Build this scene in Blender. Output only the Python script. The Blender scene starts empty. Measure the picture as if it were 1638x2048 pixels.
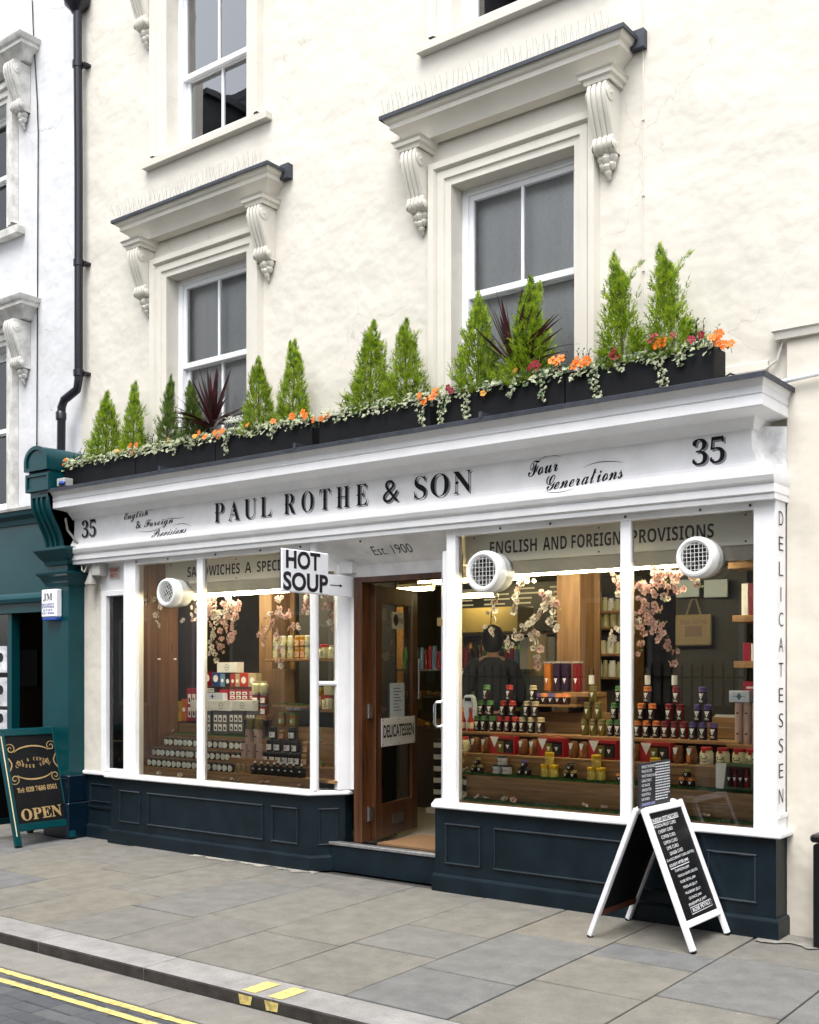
import bpy, bmesh, math, random
from mathutils import Vector, Matrix
random.seed(7)
R = random.Random(11)
sc = bpy.context.scene
COL = sc.collection
PI = math.pi

# ------------------------------------------------------------------ camera
YAW = math.radians(37.62546)
CX, CY, CZ = 2.35857, -6.63059, 1.6
FPX = 2250.0
cam = bpy.data.cameras.new('camera')
cam_o = bpy.data.objects.new('camera', cam)
COL.objects.link(cam_o)
cam_o.location = (CX, CY, CZ)
cam_o.rotation_euler = (PI / 2, 0, YAW)
cam.sensor_width = 36
cam.lens = FPX / 2048 * 36
cam.shift_y = (1342 - 1024) / 2048
cam.clip_start = 0.05
cam.clip_end = 800
sc.camera = cam_o

# ------------------------------------------------------------------ sky, sun, exposure
SUN_EL, SUN_AZ = math.radians(62), math.radians(160)      # azimuth from +y, clockwise
world = bpy.data.worlds.new('World')
sc.world = world
world.use_nodes = True
wn, wl = world.node_tree.nodes, world.node_tree.links
bg = wn['Background']
sky = wn.new('ShaderNodeTexSky')
sky.sky_type = 'NISHITA'
sky.sun_disc = False
sky.sun_elevation = SUN_EL
sky.sun_rotation = SUN_AZ
sky.air_density = 1.0
sky.dust_density = 3.0
hs = wn.new('ShaderNodeHueSaturation')
hs.inputs['Saturation'].default_value = 0.30          # a white overcast, not a blue sky
wl.new(sky.outputs[0], hs.inputs['Color'])
wl.new(hs.outputs[0], bg.inputs[0])
bg.inputs[1].default_value = 0.15
sun = bpy.data.lights.new('sun', 'SUN')
sun.energy = 0.95
sun.angle = math.radians(35)
sun.color = (1.0, 0.97, 0.92)
sun_o = bpy.data.objects.new('sun', sun)
COL.objects.link(sun_o)
sd = Vector((math.sin(SUN_AZ) * math.cos(SUN_EL), math.cos(SUN_AZ) * math.cos(SUN_EL), math.sin(SUN_EL)))
sun_o.rotation_euler = sd.to_track_quat('Z', 'Y').to_euler()
sun_o.location = (0, -4, 30)
vs = sc.view_settings
vs.view_transform = 'Standard'
vs.look = 'None'
vs.exposure = 1.52
vs.gamma = 1.0
try:
    sc.cycles.max_bounces = 8
    sc.cycles.transparent_max_bounces = 12
    sc.cycles.use_denoising = True
    sc.cycles.sample_clamp_indirect = 6.0
except Exception:
    pass

# ------------------------------------------------------------------ geometry helpers
_F = (-math.sin(YAW), math.cos(YAW)); _R = (math.cos(YAW), math.sin(YAW))
def onY(u, v, y):
    """survey helper: a photo point on the plane Y = y -> x, z (metres)"""
    k = (u - 819.0) / FPX
    dx, dy = _F[0] + _R[0] * k, _F[1] + _R[1] * k
    t = (y - CY) / dy
    return CX + t * dx, CZ - (v - 1342.0) / FPX * t
def onX(u, v, x):
    k = (u - 819.0) / FPX
    dx, dy = _F[0] + _R[0] * k, _F[1] + _R[1] * k
    t = (x - CX) / dx
    return CY + t * dy, CZ - (v - 1342.0) / FPX * t

ORI = {}
class MB:
    def __init__(s): s.v = []; s.f = []; s.m = []; s.mi = 0
    def mat(s, i): s.mi = i; return s
    def add(s, vs_, fs):
        o = len(s.v); s.v += [tuple(p) for p in vs_]
        s.f += [tuple(i + o for i in f) for f in fs]; s.m += [s.mi] * len(fs); return s
    def box(s, x0, x1, y0, y1, z0, z1):
        return s.add([(x0,y0,z0),(x1,y0,z0),(x1,y1,z0),(x0,y1,z0),(x0,y0,z1),(x1,y0,z1),(x1,y1,z1),(x0,y1,z1)],
            [(0,3,2,1),(4,5,6,7),(0,1,5,4),(1,2,6,5),(2,3,7,6),(3,0,4,7)])
    def obox(s, c, ax, ay, az):
        c, ax, ay, az = Vector(c), Vector(ax), Vector(ay), Vector(az)
        P = [c-ax-ay-az, c+ax-ay-az, c+ax+ay-az, c-ax+ay-az, c-ax-ay+az, c+ax-ay+az, c+ax+ay+az, c-ax+ay+az]
        return s.add(P, [(0,3,2,1),(4,5,6,7),(0,1,5,4),(1,2,6,5),(2,3,7,6),(3,0,4,7)])
    def beam(s, a, b, w, d, up=(0,0,1)):
        a, b = Vector(a), Vector(b); x = (b - a); l = x.length; x.normalize()
        u = Vector(up); y = u.cross(x)
        if y.length < 1e-5: y = Vector((0,1,0)).cross(x)
        y.normalize(); z = x.cross(y)
        return s.obox((a+b)/2, x*l/2, y*w/2, z*d/2)
    def prism(s, poly, axis, t0, t1):
        n = len(poly)
        def m(a, b, t): return {'x': (t,a,b), 'y': (a,t,b), 'z': (a,b,t)}[axis]
        vs_ = [m(a,b,t0) for a,b in poly] + [m(a,b,t1) for a,b in poly]
        return s.add(vs_, [tuple(range(n))[::-1], tuple(range(n,2*n))] + [(i,(i+1)%n,n+(i+1)%n,n+i) for i in range(n)])
    def tube(s, pts, r, n=8, cap=True):
        pts = [Vector(p) for p in pts]; k = len(pts)
        rs = r if isinstance(r, (list, tuple)) else [r]*k
        vs_ = []; pn = None
        for i, p in enumerate(pts):
            d = (pts[min(i+1,k-1)] - pts[max(i-1,0)]).normalized()
            if pn is None:
                pn = d.orthogonal().normalized()
            else:
                pn = pn - d * pn.dot(d)
                pn = pn.normalized() if pn.length > 1e-6 else d.orthogonal().normalized()
            b = d.cross(pn)
            for j in range(n):
                a = 2*PI*j/n
                vs_.append(p + (pn*math.cos(a) + b*math.sin(a))*rs[i])
        fs = [(i*n+j, i*n+(j+1)%n, (i+1)*n+(j+1)%n, (i+1)*n+j) for i in range(k-1) for j in range(n)]
        if cap: fs += [tuple(range(n))[::-1], tuple((k-1)*n+j for j in range(n))]
        return s.add(vs_, fs)
    def lathe(s, prof, c=(0,0,0), n=16, axis='z', cap=True):
        vs_ = []
        for r, h in prof:
            for j in range(n):
                a = 2*PI*j/n; p, q = r*math.cos(a), r*math.sin(a)
                vs_.append({'z': (c[0]+p, c[1]+q, c[2]+h), 'y': (c[0]+p, c[1]+h, c[2]+q), 'x': (c[0]+h, c[1]+p, c[2]+q)}[axis])
        k = len(prof)
        fs = [(i*n+j, i*n+(j+1)%n, (i+1)*n+(j+1)%n, (i+1)*n+j) for i in range(k-1) for j in range(n)]
        if cap: fs += [tuple(range(n))[::-1], tuple((k-1)*n+j for j in range(n))]
        return s.add(vs_, fs)
    def mould(s, prof, path, side=1, closed_prof=True, cap=True):
        """profile [(out, z)] run along a plan path [(x, y)] with mitred corners"""
        k = len(path); n = len(prof); vs_ = []
        for i in range(k):
            p = Vector(path[i])
            dirs = []
            if i > 0: dirs.append((p - Vector(path[i-1])).normalized())
            if i < k-1: dirs.append((Vector(path[i+1]) - p).normalized())
            ns = [Vector((d.y, -d.x)) * side for d in dirs]
            m = ns[0] if len(ns) == 1 else (ns[0] + ns[1]) / max(0.2, 1 + ns[0].dot(ns[1]))
            for d, z in prof: vs_.append((p.x + m.x*d, p.y + m.y*d, z))
        e = n if closed_prof else n-1
        fs = [(i*n+j, i*n+(j+1)%n, (i+1)*n+(j+1)%n, (i+1)*n+j) for i in range(k-1) for j in range(e)]
        if closed_prof and cap: fs += [tuple(range(n))[::-1], tuple((k-1)*n+j for j in range(n))]
        return s.add(vs_, fs)
    def text(s, body, style, rect, fn, extra=0.0, shear=0.0):
        """lettering fitted into rect (a0,b0,a1,b1); fn(a,b) -> xyz"""
        vs_, fs = text_mesh(body, style, extra)
        x0 = min(p[0] for p in vs_); x1 = max(p[0] for p in vs_); y0 = min(p[1] for p in vs_); y1 = max(p[1] for p in vs_)
        sx = (rect[2]-rect[0])/(x1-x0); sy = (rect[3]-rect[1])/(y1-y0)
        return s.add([fn(rect[0]+(x-x0)*sx, rect[1]+(y-y0)*sy + shear*(x-x0)*sx) for x, y in vs_], fs)
    def build(s, name, mats, parent=None, local=False, origin=None, smooth=None, bevel=0, share=None):
        o3 = Vector((0,0,0))
        if parent is not None and not local: o3 = ORI.get(parent, o3)
        if origin is not None: o3 = Vector(origin)
        if share is None:
            me = bpy.data.meshes.new(name)
            me.from_pydata([(p[0]-o3.x, p[1]-o3.y, p[2]-o3.z) for p in s.v], [], s.f)
            if not isinstance(mats, (list, tuple)): mats = [mats]
            for m in mats: me.materials.append(m)
            if len(mats) > 1: me.polygons.foreach_set('material_index', s.m)
            if smooth is not None:
                me.shade_smooth()
                me.set_sharp_from_angle(angle=math.radians(smooth))
            me.update()
        else: me = share
        return link(name, me, parent, origin, o3, bevel)
def link(name, me, parent=None, origin=None, o3=None, bevel=0):
    o = bpy.data.objects.new(name, me); COL.objects.link(o)
    if parent is not None:
        o.parent = parent
        ORI[o] = ORI.get(parent, Vector((0,0,0)))
    elif origin is not None:
        o.location = origin; ORI[o] = Vector(origin)
    if bevel:
        b = o.modifiers.new('bevel', 'BEVEL'); b.width = bevel; b.segments = 1; b.limit_method = 'ANGLE'; b.angle_limit = math.radians(40)
    return o
def T(name, label, cat, loc=(0,0,0), group=None, rz=0.0):
    o = bpy.data.objects.new(name, None); COL.objects.link(o)
    o.empty_display_size = 0.1
    o.location = loc; o.rotation_euler = (0,0,rz)
    o['label'] = label; o['category'] = cat
    if group: o['group'] = group
    ORI[o] = Vector(loc)
    return o
def tag(o, label, cat, group=None):
    o['label'] = label; o['category'] = cat
    if group: o['group'] = group
    return o
def kind(o, k): o['kind'] = k; return o
def copy_tree(src, parent=None):
    c = src.copy(); COL.objects.link(c)
    if parent is not None: c.parent = parent
    for ch in src.children: copy_tree(ch, c)
    return c

# lettering: Blender's own built-in font and its fallback alphabets
def _conv(t, U, L, D):
    o = ''
    for ch in t:
        if 'A' <= ch <= 'Z': o += chr(U + ord(ch) - 65)
        elif 'a' <= ch <= 'z': o += chr(L + ord(ch) - 97)
        elif '0' <= ch <= '9' and D: o += chr(D + ord(ch) - 48)
        else: o += ch
    return o
STY = {'serif': (0x1D400, 0x1D41A, 0x1D7CE), 'script': (0x1D4D0, 0x1D4EA, 0), 'sans': None, 'bold': (0x1D5D4, 0x1D5EE, 0x1D7EC), 'italic': (0x1D468, 0x1D482, 0)}
_tc = {}
def text_mesh(body, style, extra=0.0, spacing=1.0):
    key = (body, style, extra)
    if key in _tc: return _tc[key]
    c = bpy.data.curves.new('lettering', 'FONT')
    st = STY[style]
    c.body = _conv(body, *st) if st else body
    c.offset = extra
    c.resolution_u = 4
    o = bpy.data.objects.new('lettering', c)
    me = bpy.data.meshes.new_from_object(o)
    r = ([(v.co.x, v.co.y) for v in me.vertices], [tuple(p.vertices) for p in me.polygons])
    bpy.data.objects.remove(o); bpy.data.meshes.remove(me); bpy.data.curves.remove(c)
    _tc[key] = r
    return r

# ------------------------------------------------------------------ materials
def lin(h):
    h = h.lstrip('#'); c = [int(h[i:i+2], 16)/255 for i in (0,2,4)]
    return tuple(x/12.92 if x <= .04045 else ((x+.055)/1.055)**2.4 for x in c)
MATS = {}
def new_mat(name):
    m = bpy.data.materials.new(name); m.use_nodes = True
    nt = m.node_tree; return m, nt.nodes, nt.links, nt.nodes['Principled BSDF']
def M(name, col, rough=0.55, var=0.12, vs_=5.0, bump=0.0, bs=40.0, metal=0.0, spec=0.5, rnd=0.0, stretch=None, col2=None, dark=None, coat=0.0, sheen=0.0, dist=0.004):
    if name in MATS: return MATS[name]
    m, n, l, b = new_mat(name)
    if isinstance(col, str): col = lin(col)
    if isinstance(col2, str): col2 = lin(col2)
    geo = n.new('ShaderNodeNewGeometry'); pos = geo.outputs['Position']
    if stretch:
        mp = n.new('ShaderNodeMapping'); l.new(pos, mp.inputs[0]); mp.inputs['Scale'].default_value = stretch; pos = mp.outputs[0]
    nz = n.new('ShaderNodeTexNoise'); nz.inputs['Scale'].default_value = vs_; nz.inputs['Detail'].default_value = 6; nz.inputs['Roughness'].default_value = .6
    l.new(pos, nz.inputs['Vector'])
    rp = n.new('ShaderNodeValToRGB'); rp.color_ramp.elements[0].position = .3; rp.color_ramp.elements[1].position = .7
    a = [c*(1-var) for c in col]; z = list(col2) if col2 else [min(1, c*(1+var*.6)) for c in col]
    rp.color_ramp.elements[0].color = (*a, 1); rp.color_ramp.elements[1].color = (*z, 1)
    l.new(nz.outputs['Fac'], rp.inputs[0]); out = rp.outputs[0]
    if rnd:
        oi = n.new('ShaderNodeObjectInfo'); h = n.new('ShaderNodeHueSaturation')
        mr = n.new('ShaderNodeMapRange'); mr.inputs[3].default_value = 1-rnd; mr.inputs[4].default_value = 1+rnd
        l.new(oi.outputs['Random'], mr.inputs[0]); l.new(mr.outputs[0], h.inputs['Value']); l.new(out, h.inputs['Color']); out = h.outputs[0]
    l.new(out, b.inputs['Base Color'])
    b.inputs['Roughness'].default_value = rough; b.inputs['Metallic'].default_value = metal
    b.inputs['Specular IOR Level'].default_value = spec
    if coat: b.inputs['Coat Weight'].default_value = coat; b.inputs['Coat Roughness'].default_value = .08
    if bump:
        nb = n.new('ShaderNodeTexNoise'); nb.inputs['Scale'].default_value = bs; nb.inputs['Detail'].default_value = 5
        l.new(pos, nb.inputs['Vector'])
        bp = n.new('ShaderNodeBump'); bp.inputs['Strength'].default_value = bump; bp.inputs['Distance'].default_value = dist
        l.new(nb.outputs['Fac'], bp.inputs['Height']); l.new(bp.outputs[0], b.inputs['Normal'])
    MATS[name] = m
    return m
def stucco(name, col, stain, cracks=0.5, amp=0.012, rough=.75):
    """painted render: trowel undulation, hairline cracks, faint weathering"""
    m, n, l, b = new_mat(name)
    geo = n.new('ShaderNodeNewGeometry'); pos = geo.outputs['Position']
    def noise(s, d=5, r=.55):
        q = n.new('ShaderNodeTexNoise'); q.inputs['Scale'].default_value = s; q.inputs['Detail'].default_value = d; q.inputs['Roughness'].default_value = r
        l.new(pos, q.inputs['Vector']); return q.outputs['Fac']
    def mth(op, a, c=None):
        q = n.new('ShaderNodeMath'); q.operation = op
        for i, x in enumerate((a, c)):
            if x is None: continue
            if hasattr(x, 'links'): l.new(x, q.inputs[i])
            else: q.inputs[i].default_value = x
        return q.outputs[0]
    st = n.new('ShaderNodeMapRange'); st.inputs[1].default_value = .5; st.inputs[2].default_value = .75; l.new(noise(1.3, 8, .65), st.inputs[0])
    mp = n.new('ShaderNodeMapping'); mp.inputs['Scale'].default_value = (7, 7, .7); l.new(pos, mp.inputs[0])
    dr = n.new('ShaderNodeTexNoise'); dr.inputs['Scale'].default_value = 1.0; dr.inputs['Detail'].default_value = 6; l.new(mp.outputs[0], dr.inputs['Vector'])
    dm = n.new('ShaderNodeMapRange'); dm.inputs[1].default_value = .55; dm.inputs[2].default_value = .8; l.new(dr.outputs['Fac'], dm.inputs[0])
    fac = mth('MULTIPLY', mth('ADD', mth('MULTIPLY', st.outputs[0], .6), mth('MULTIPLY', dm.outputs[0], .4)), .55)
    # cracks
    wv = n.new('ShaderNodeVectorMath'); wv.operation = 'ADD'; nzc = n.new('ShaderNodeTexNoise'); nzc.inputs['Scale'].default_value = 3.0; nzc.inputs['Detail'].default_value = 4
    l.new(pos, nzc.inputs['Vector']); sv = n.new('ShaderNodeVectorMath'); sv.operation = 'SCALE'; sv.inputs['Scale'].default_value = .5; l.new(nzc.outputs['Color'], sv.inputs[0])
    l.new(pos, wv.inputs[0]); l.new(sv.outputs[0], wv.inputs[1])
    vo = n.new('ShaderNodeTexVoronoi'); vo.feature = 'DISTANCE_TO_EDGE'; vo.inputs['Scale'].default_value = .9; l.new(wv.outputs[0], vo.inputs['Vector'])
    cr = mth('LESS_THAN', vo.outputs['Distance'], .0035)
    msk = mth('GREATER_THAN', noise(.9, 2), .54)
    crack = mth('MULTIPLY', mth('MULTIPLY', cr, msk), cracks)
    mx = n.new('ShaderNodeMix'); mx.data_type = 'RGBA'; mx.inputs[6].default_value = (*col, 1); mx.inputs[7].default_value = (*stain, 1); l.new(fac, mx.inputs[0])
    m2 = n.new('ShaderNodeMix'); m2.data_type = 'RGBA'; m2.inputs[7].default_value = (*[c*.55 for c in stain], 1); l.new(mx.outputs[2], m2.inputs[6]); l.new(crack, m2.inputs[0])
    l.new(m2.outputs[2], b.inputs['Base Color'])
    b.inputs['Roughness'].default_value = rough; b.inputs['Specular IOR Level'].default_value = .35
    h = mth('ADD', mth('ADD', mth('MULTIPLY', noise(2.2, 3, .5), 1.0), mth('MULTIPLY', noise(9, 3, .5), .10)), mth('MULTIPLY', noise(70, 2), .012))
    h = mth('SUBTRACT', h, mth('MULTIPLY', crack, .25))
    bp = n.new('ShaderNodeBump'); bp.inputs['Strength'].default_value = .55; bp.inputs['Distance'].default_value = amp*4
    l.new(h, bp.inputs['Height']); l.new(bp.outputs[0], b.inputs['Normal'])
    MATS[name] = m
    return m
def wood(name, c1, c2, axis='x', rough=.5, scale=1.0, spec=.4, coat=0.0):
    m, n, l, b = new_mat(name)
    geo = n.new('ShaderNodeNewGeometry'); oi = n.new('ShaderNodeObjectInfo')
    ad = n.new('ShaderNodeVectorMath'); ad.operation = 'ADD'; l.new(geo.outputs['Position'], ad.inputs[0])
    sc_ = n.new('ShaderNodeVectorMath'); sc_.operation = 'SCALE'; sc_.inputs[0].default_value = (13, 7, 5); l.new(oi.outputs['Random'], sc_.inputs['Scale']); l.new(sc_.outputs[0], ad.inputs[1])
    mp = n.new('ShaderNodeMapping'); l.new(ad.outputs[0], mp.inputs[0])
    s = {'x': (1.6, 26, 26), 'y': (26, 1.6, 26), 'z': (26, 26, 1.6)}[axis]
    mp.inputs['Scale'].default_value = tuple(q*scale for q in s)
    a = n.new('ShaderNodeTexNoise'); a.inputs['Scale'].default_value = 1.0; a.inputs['Detail'].default_value = 8; a.inputs['Distortion'].default_value = 1.2; l.new(mp.outputs[0], a.inputs['Vector'])
    mk = n.new('ShaderNodeMapping'); s2 = {'x': (2.2, 7, 7), 'y': (7, 2.2, 7), 'z': (7, 7, 2.2)}[axis]; mk.inputs['Scale'].default_value = s2; l.new(ad.outputs[0], mk.inputs[0])
    vo = n.new('ShaderNodeTexVoronoi'); vo.inputs['Scale'].default_value = 1.0; l.new(mk.outputs[0], vo.inputs['Vector'])
    kn = n.new('ShaderNodeMapRange'); kn.inputs[1].default_value = .12; kn.inputs[2].default_value = .02; l.new(vo.outputs['Distance'], kn.inputs[0])
    rp = n.new('ShaderNodeValToRGB'); rp.color_ramp.elements[0].position = .3; rp.color_ramp.elements[1].position = .68
    rp.color_ramp.elements[0].color = (*c1, 1); rp.color_ramp.elements[1].color = (*c2, 1); l.new(a.outputs['Fac'], rp.inputs[0])
    mx = n.new('ShaderNodeMix'); mx.data_type = 'RGBA'; mx.inputs[7].default_value = (*[q*.4 for q in c1], 1); l.new(rp.outputs[0], mx.inputs[6]); l.new(kn.outputs[0], mx.inputs[0])
    h = n.new('ShaderNodeHueSaturation'); mr = n.new('ShaderNodeMapRange'); mr.inputs[3].default_value = .8; mr.inputs[4].default_value = 1.2
    l.new(oi.outputs['Random'], mr.inputs[0]); l.new(mr.outputs[0], h.inputs['Value']); l.new(mx.outputs[2], h.inputs['Color'])
    l.new(h.outputs[0], b.inputs['Base Color']); b.inputs['Roughness'].default_value = rough; b.inputs['Specular IOR Level'].default_value = spec
    if coat: b.inputs['Coat Weight'].default_value = coat; b.inputs['Coat Roughness'].default_value = .15
    bp = n.new('ShaderNodeBump'); bp.inputs['Strength'].default_value = .25; bp.inputs['Distance'].default_value = .002; l.new(a.outputs['Fac'], bp.inputs['Height']); l.new(bp.outputs[0], b.inputs['Normal'])
    MATS[name] = m
    return m
def glass(name, tint=(.93,.96,.95), ior=1.5, boost=1.0, wob=0.0):
    m, n, l, b = new_mat(name); n.remove(b)
    out = n['Material Output']
    fr = n.new('ShaderNodeFresnel'); fr.inputs['IOR'].default_value = ior
    tr = n.new('ShaderNodeBsdfTransparent'); tr.inputs[0].default_value = (*tint, 1)
    gl = n.new('ShaderNodeBsdfGlossy'); gl.inputs['Roughness'].default_value = 0.0
    mx = n.new('ShaderNodeMixShader')
    mu = n.new('ShaderNodeMath'); mu.operation = 'MULTIPLY'; mu.use_clamp = True; mu.inputs[1].default_value = boost
    l.new(fr.outputs[0], mu.inputs[0]); l.new(mu.outputs[0], mx.inputs[0]); l.new(tr.outputs[0], mx.inputs[1]); l.new(gl.outputs[0], mx.inputs[2]); l.new(mx.outputs[0], out.inputs[0])
    if wob:
        geo = n.new('ShaderNodeNewGeometry'); nz = n.new('ShaderNodeTexNoise'); nz.inputs['Scale'].default_value = 1.6; nz.inputs['Detail'].default_value = 1
        l.new(geo.outputs['Position'], nz.inputs['Vector'])
        bp = n.new('ShaderNodeBump'); bp.inputs['Strength'].default_value = wob; bp.inputs['Distance'].default_value = .01; l.new(nz.outputs['Fac'], bp.inputs['Height'])
        l.new(bp.outputs[0], gl.inputs['Normal']); l.new(bp.outputs[0], fr.inputs['Normal'])
    MATS[name] = m
    return m
def emit(name, col, s):
    m, n, l, b = new_mat(name)
    b.inputs['Base Color'].default_value = (*col, 1); b.inputs['Emission Color'].default_value = (*col, 1); b.inputs['Emission Strength'].default_value = s
    MATS[name] = m
    return m
def leafmat(name, c1, c2, rough=.5, trans=.25, vs_=30):
    m, n, l, b = new_mat(name)
    geo = n.new('ShaderNodeNewGeometry'); nz = n.new('ShaderNodeTexNoise'); nz.inputs['Scale'].default_value = vs_; nz.inputs['Detail'].default_value = 2
    l.new(geo.outputs['Position'], nz.inputs['Vector'])
    rp = n.new('ShaderNodeValToRGB'); rp.color_ramp.elements[0].position = .35; rp.color_ramp.elements[1].position = .65
    rp.color_ramp.elements[0].color = (*c1, 1); rp.color_ramp.elements[1].color = (*c2, 1)
    l.new(nz.outputs['Fac'], rp.inputs[0]); l.new(rp.outputs[0], b.inputs['Base Color']); b.inputs['Roughness'].default_value = rough
    t = n.new('ShaderNodeBsdfTranslucent'); l.new(rp.outputs[0], t.inputs[0]); mx = n.new('ShaderNodeMixShader'); mx.inputs[0].default_value = trans
    l.new(b.outputs[0], mx.inputs[1]); l.new(t.outputs[0], mx.inputs[2]); l.new(mx.outputs[0], n['Material Output'].inputs[0])
    MATS[name] = m
    return m

CREAM = stucco('cream_render', (.62,.592,.525), (.545,.505,.43), .22, .017)
CREAMTRIM = M('cream_paint', (.65,.62,.55), .55, .07, 3, .12, 60)
WHITEWALL = stucco('white_render', (.61,.62,.64), (.43,.42,.40), .4, .016)
NBTRIM = M('weathered_white_paint', (.62,.61,.58), .7, .38, 7, .3, 45)
BEIGE = stucco('beige_render', (.66,.62,.54), (.46,.42,.35), .8, .014)
WHITE = M('white_gloss_paint', (.80,.805,.82), .34, .06, 6, .08, 24)
WHITE2 = M('white_sash_paint', (.80,.81,.83), .4, .05, 4)
FASCIA = M('white_fascia_paint', (.83,.83,.84), .3, .10, 5, .06, 8)
STAIN = M('stained_white_paint', (.80,.80,.81), .5, .55, 5, .1, 20)
NAVY = M('navy_paint', (.0055,.0125,.0185), .42, .38, 5, .08, 25, spec=.24)
NAVYL = M('navy_edge_paint', (.010,.019,.026), .25, .2, 5, spec=.5)
TEAL = M('teal_gloss_paint', (.0008,.044,.053), .30, .18, 2.5, .05, 12, spec=.3)
LEAD = M('lead_sheet', (.055,.062,.078), .55, .35, 14, .3, 30, .35)
BLACK = M('black_paint', (.006,.006,.008), .4, .2, 6, .05, 40, spec=.3)
PIPE = M('black_pipe_paint', (.006,.006,.013), .3, .25, 6, .06, 30)
INK = M('black_lettering', (.006,.006,.007), .5, .1, spec=.2)
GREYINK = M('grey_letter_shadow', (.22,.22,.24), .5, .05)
GOLD = M('gold_lettering', (.52,.36,.16), .35, .25, 40, metal=.35)
PLANTER = M('black_planter', (.006,.0065,.008), .6, .3, 8, .1, 60, spec=.2)
SOIL = M('potting_soil', (.018,.012,.008), .9, .4, 40, .6, 80)
STEEL = M('steel', (.55,.55,.56), .25, .1, 20, metal=1.0)
IRON = M('black_iron', (.01,.01,.011), .4, .2, 10)
BOARD = M('blackboard', (.005,.0055,.0065), .55, .35, 5, .05, 30, spec=.2)
CHALK = M('chalk_white', (.80,.82,.84), .8, .15, 60)
DOORWOOD = wood('door_hardwood', (.024,.0075,.0024), (.085,.029,.0075), 'z', .35, .9, .5, .35)
PINE = wood('pine_board', (.20,.105,.042), (.37,.215,.095), 'x', .55)
PINEV = wood('pine_post', (.10,.052,.020), (.18,.10,.042), 'z', .55)
PLANKV = wood('brown_plank', (.075,.036,.020), (.125,.062,.035), 'z', .55)
GLASS = glass('window_glass', (.97,.985,.975), 1.5, 1.4)
GLASSUP = glass('old_window_glass', (.90,.92,.92), 1.55, 4.5, .25)
GLASSMID = glass('first_floor_glass', (.95,.96,.96), 1.5, 1.2, .25)
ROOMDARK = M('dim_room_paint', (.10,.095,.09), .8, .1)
NET = M('net_curtain', (.60,.605,.60), .9, .10, 60, .2, 160)
MAT_COIR = M('coir_mat', (.22,.12,.055), .95, .3, 120, .6, 300)
# ================================================================== the street
def slabmat(name, cols, rough=.75, bump=.35, vs_=7.0, speck=.26):
    m, n, l, b = new_mat(name)
    oi = n.new('ShaderNodeObjectInfo'); rp = n.new('ShaderNodeValToRGB'); rp.color_ramp.interpolation = 'LINEAR'
    e = rp.color_ramp.elements
    e[0].position = 0; e[0].color = (*cols[0], 1); e[1].position = 1; e[1].color = (*cols[-1], 1)
    for i, c in enumerate(cols[1:-1]):
        q = e.new((i+1)/(len(cols)-1)); q.color = (*c, 1)
    l.new(oi.outputs['Random'], rp.inputs[0])
    geo = n.new('ShaderNodeNewGeometry')
    def nz(s, d, r=.6):
        q = n.new('ShaderNodeTexNoise'); q.inputs['Scale'].default_value = s; q.inputs['Detail'].default_value = d; q.inputs['Roughness'].default_value = r
        l.new(geo.outputs['Position'], q.inputs['Vector']); return q
    a, c = nz(vs_, 8, .65), nz(90, 3)
    mr = n.new('ShaderNodeMapRange'); mr.inputs[1].default_value = .25; mr.inputs[2].default_value = .75; mr.inputs[3].default_value = 1-speck*1.25; mr.inputs[4].default_value = 1+speck*.6; l.new(a.outputs[0], mr.inputs[0])
    mr2 = n.new('ShaderNodeMapRange'); mr2.inputs[1].default_value = .3; mr2.inputs[2].default_value = .7; mr2.inputs[3].default_value = .88; mr2.inputs[4].default_value = 1.1; l.new(c.outputs[0], mr2.inputs[0])
    mu = n.new('ShaderNodeMath'); mu.operation = 'MULTIPLY'; l.new(mr.outputs[0], mu.inputs[0]); l.new(mr2.outputs[0], mu.inputs[1])
    # spots of old gum
    vo = n.new('ShaderNodeTexVoronoi'); vo.inputs['Scale'].default_value = 3.2; l.new(geo.outputs['Position'], vo.inputs['Vector'])
    lt = n.new('ShaderNodeMapRange'); lt.inputs[1].default_value = .055; lt.inputs[2].default_value = .04; lt.inputs[3].default_value = 1.0; lt.inputs[4].default_value = 1.3; l.new(vo.outputs['Distance'], lt.inputs[0])
    mu3 = n.new('ShaderNodeMath'); mu3.operation = 'MULTIPLY'; l.new(mu.outputs[0], mu3.inputs[0]); l.new(lt.outputs[0], mu3.inputs[1])
    h = n.new('ShaderNodeHueSaturation'); l.new(rp.outputs[0], h.inputs['Color']); l.new(mu3.outputs[0], h.inputs['Value']); l.new(h.outputs[0], b.inputs['Base Color'])
    b.inputs['Roughness'].default_value = rough; b.inputs['Specular IOR Level'].default_value = .3
    bp = n.new('ShaderNodeBump'); bp.inputs['Strength'].default_value = bump; bp.inputs['Distance'].default_value = .004
    ad = n.new('ShaderNodeMath'); ad.operation = 'ADD'; l.new(a.outputs[0], ad.inputs[0]); l.new(c.outputs[0], ad.inputs[1]); l.new(ad.outputs[0], bp.inputs['Height']); l.new(bp.outputs[0], b.inputs['Normal'])
    MATS[name] = m
    return m
SLAB = slabmat('york_stone', [(.150,.151,.148), (.172,.163,.141), (.157,.155,.145), (.184,.170,.139), (.143,.146,.147), (.176,.168,.147), (.154,.153,.144)])
KERBM = slabmat('granite_kerb', [(.25,.245,.24), (.28,.275,.27)], .7, .5, 6, .3)
KERBD = slabmat('grimy_shaded_kerb_face', [(.036,.033,.029), (.05,.045,.04)], .8, .6, 9, .5)  # dirty granite, with the shade on the upright face darkened into the colour
CHAN = slabmat('channel_stone', [(.20,.19,.175), (.24,.23,.21)], .75, .4, 5)
SETT = slabmat('dark_paving_block', [(.055,.06,.068), (.085,.09,.10), (.07,.075,.085), (.12,.125,.13), (.06,.066,.07)], .75, .4, 8, .25)
YELLOW = M('yellow_road_paint', (.62,.50,.17), .7, .55, 34, .4, 60)
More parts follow.
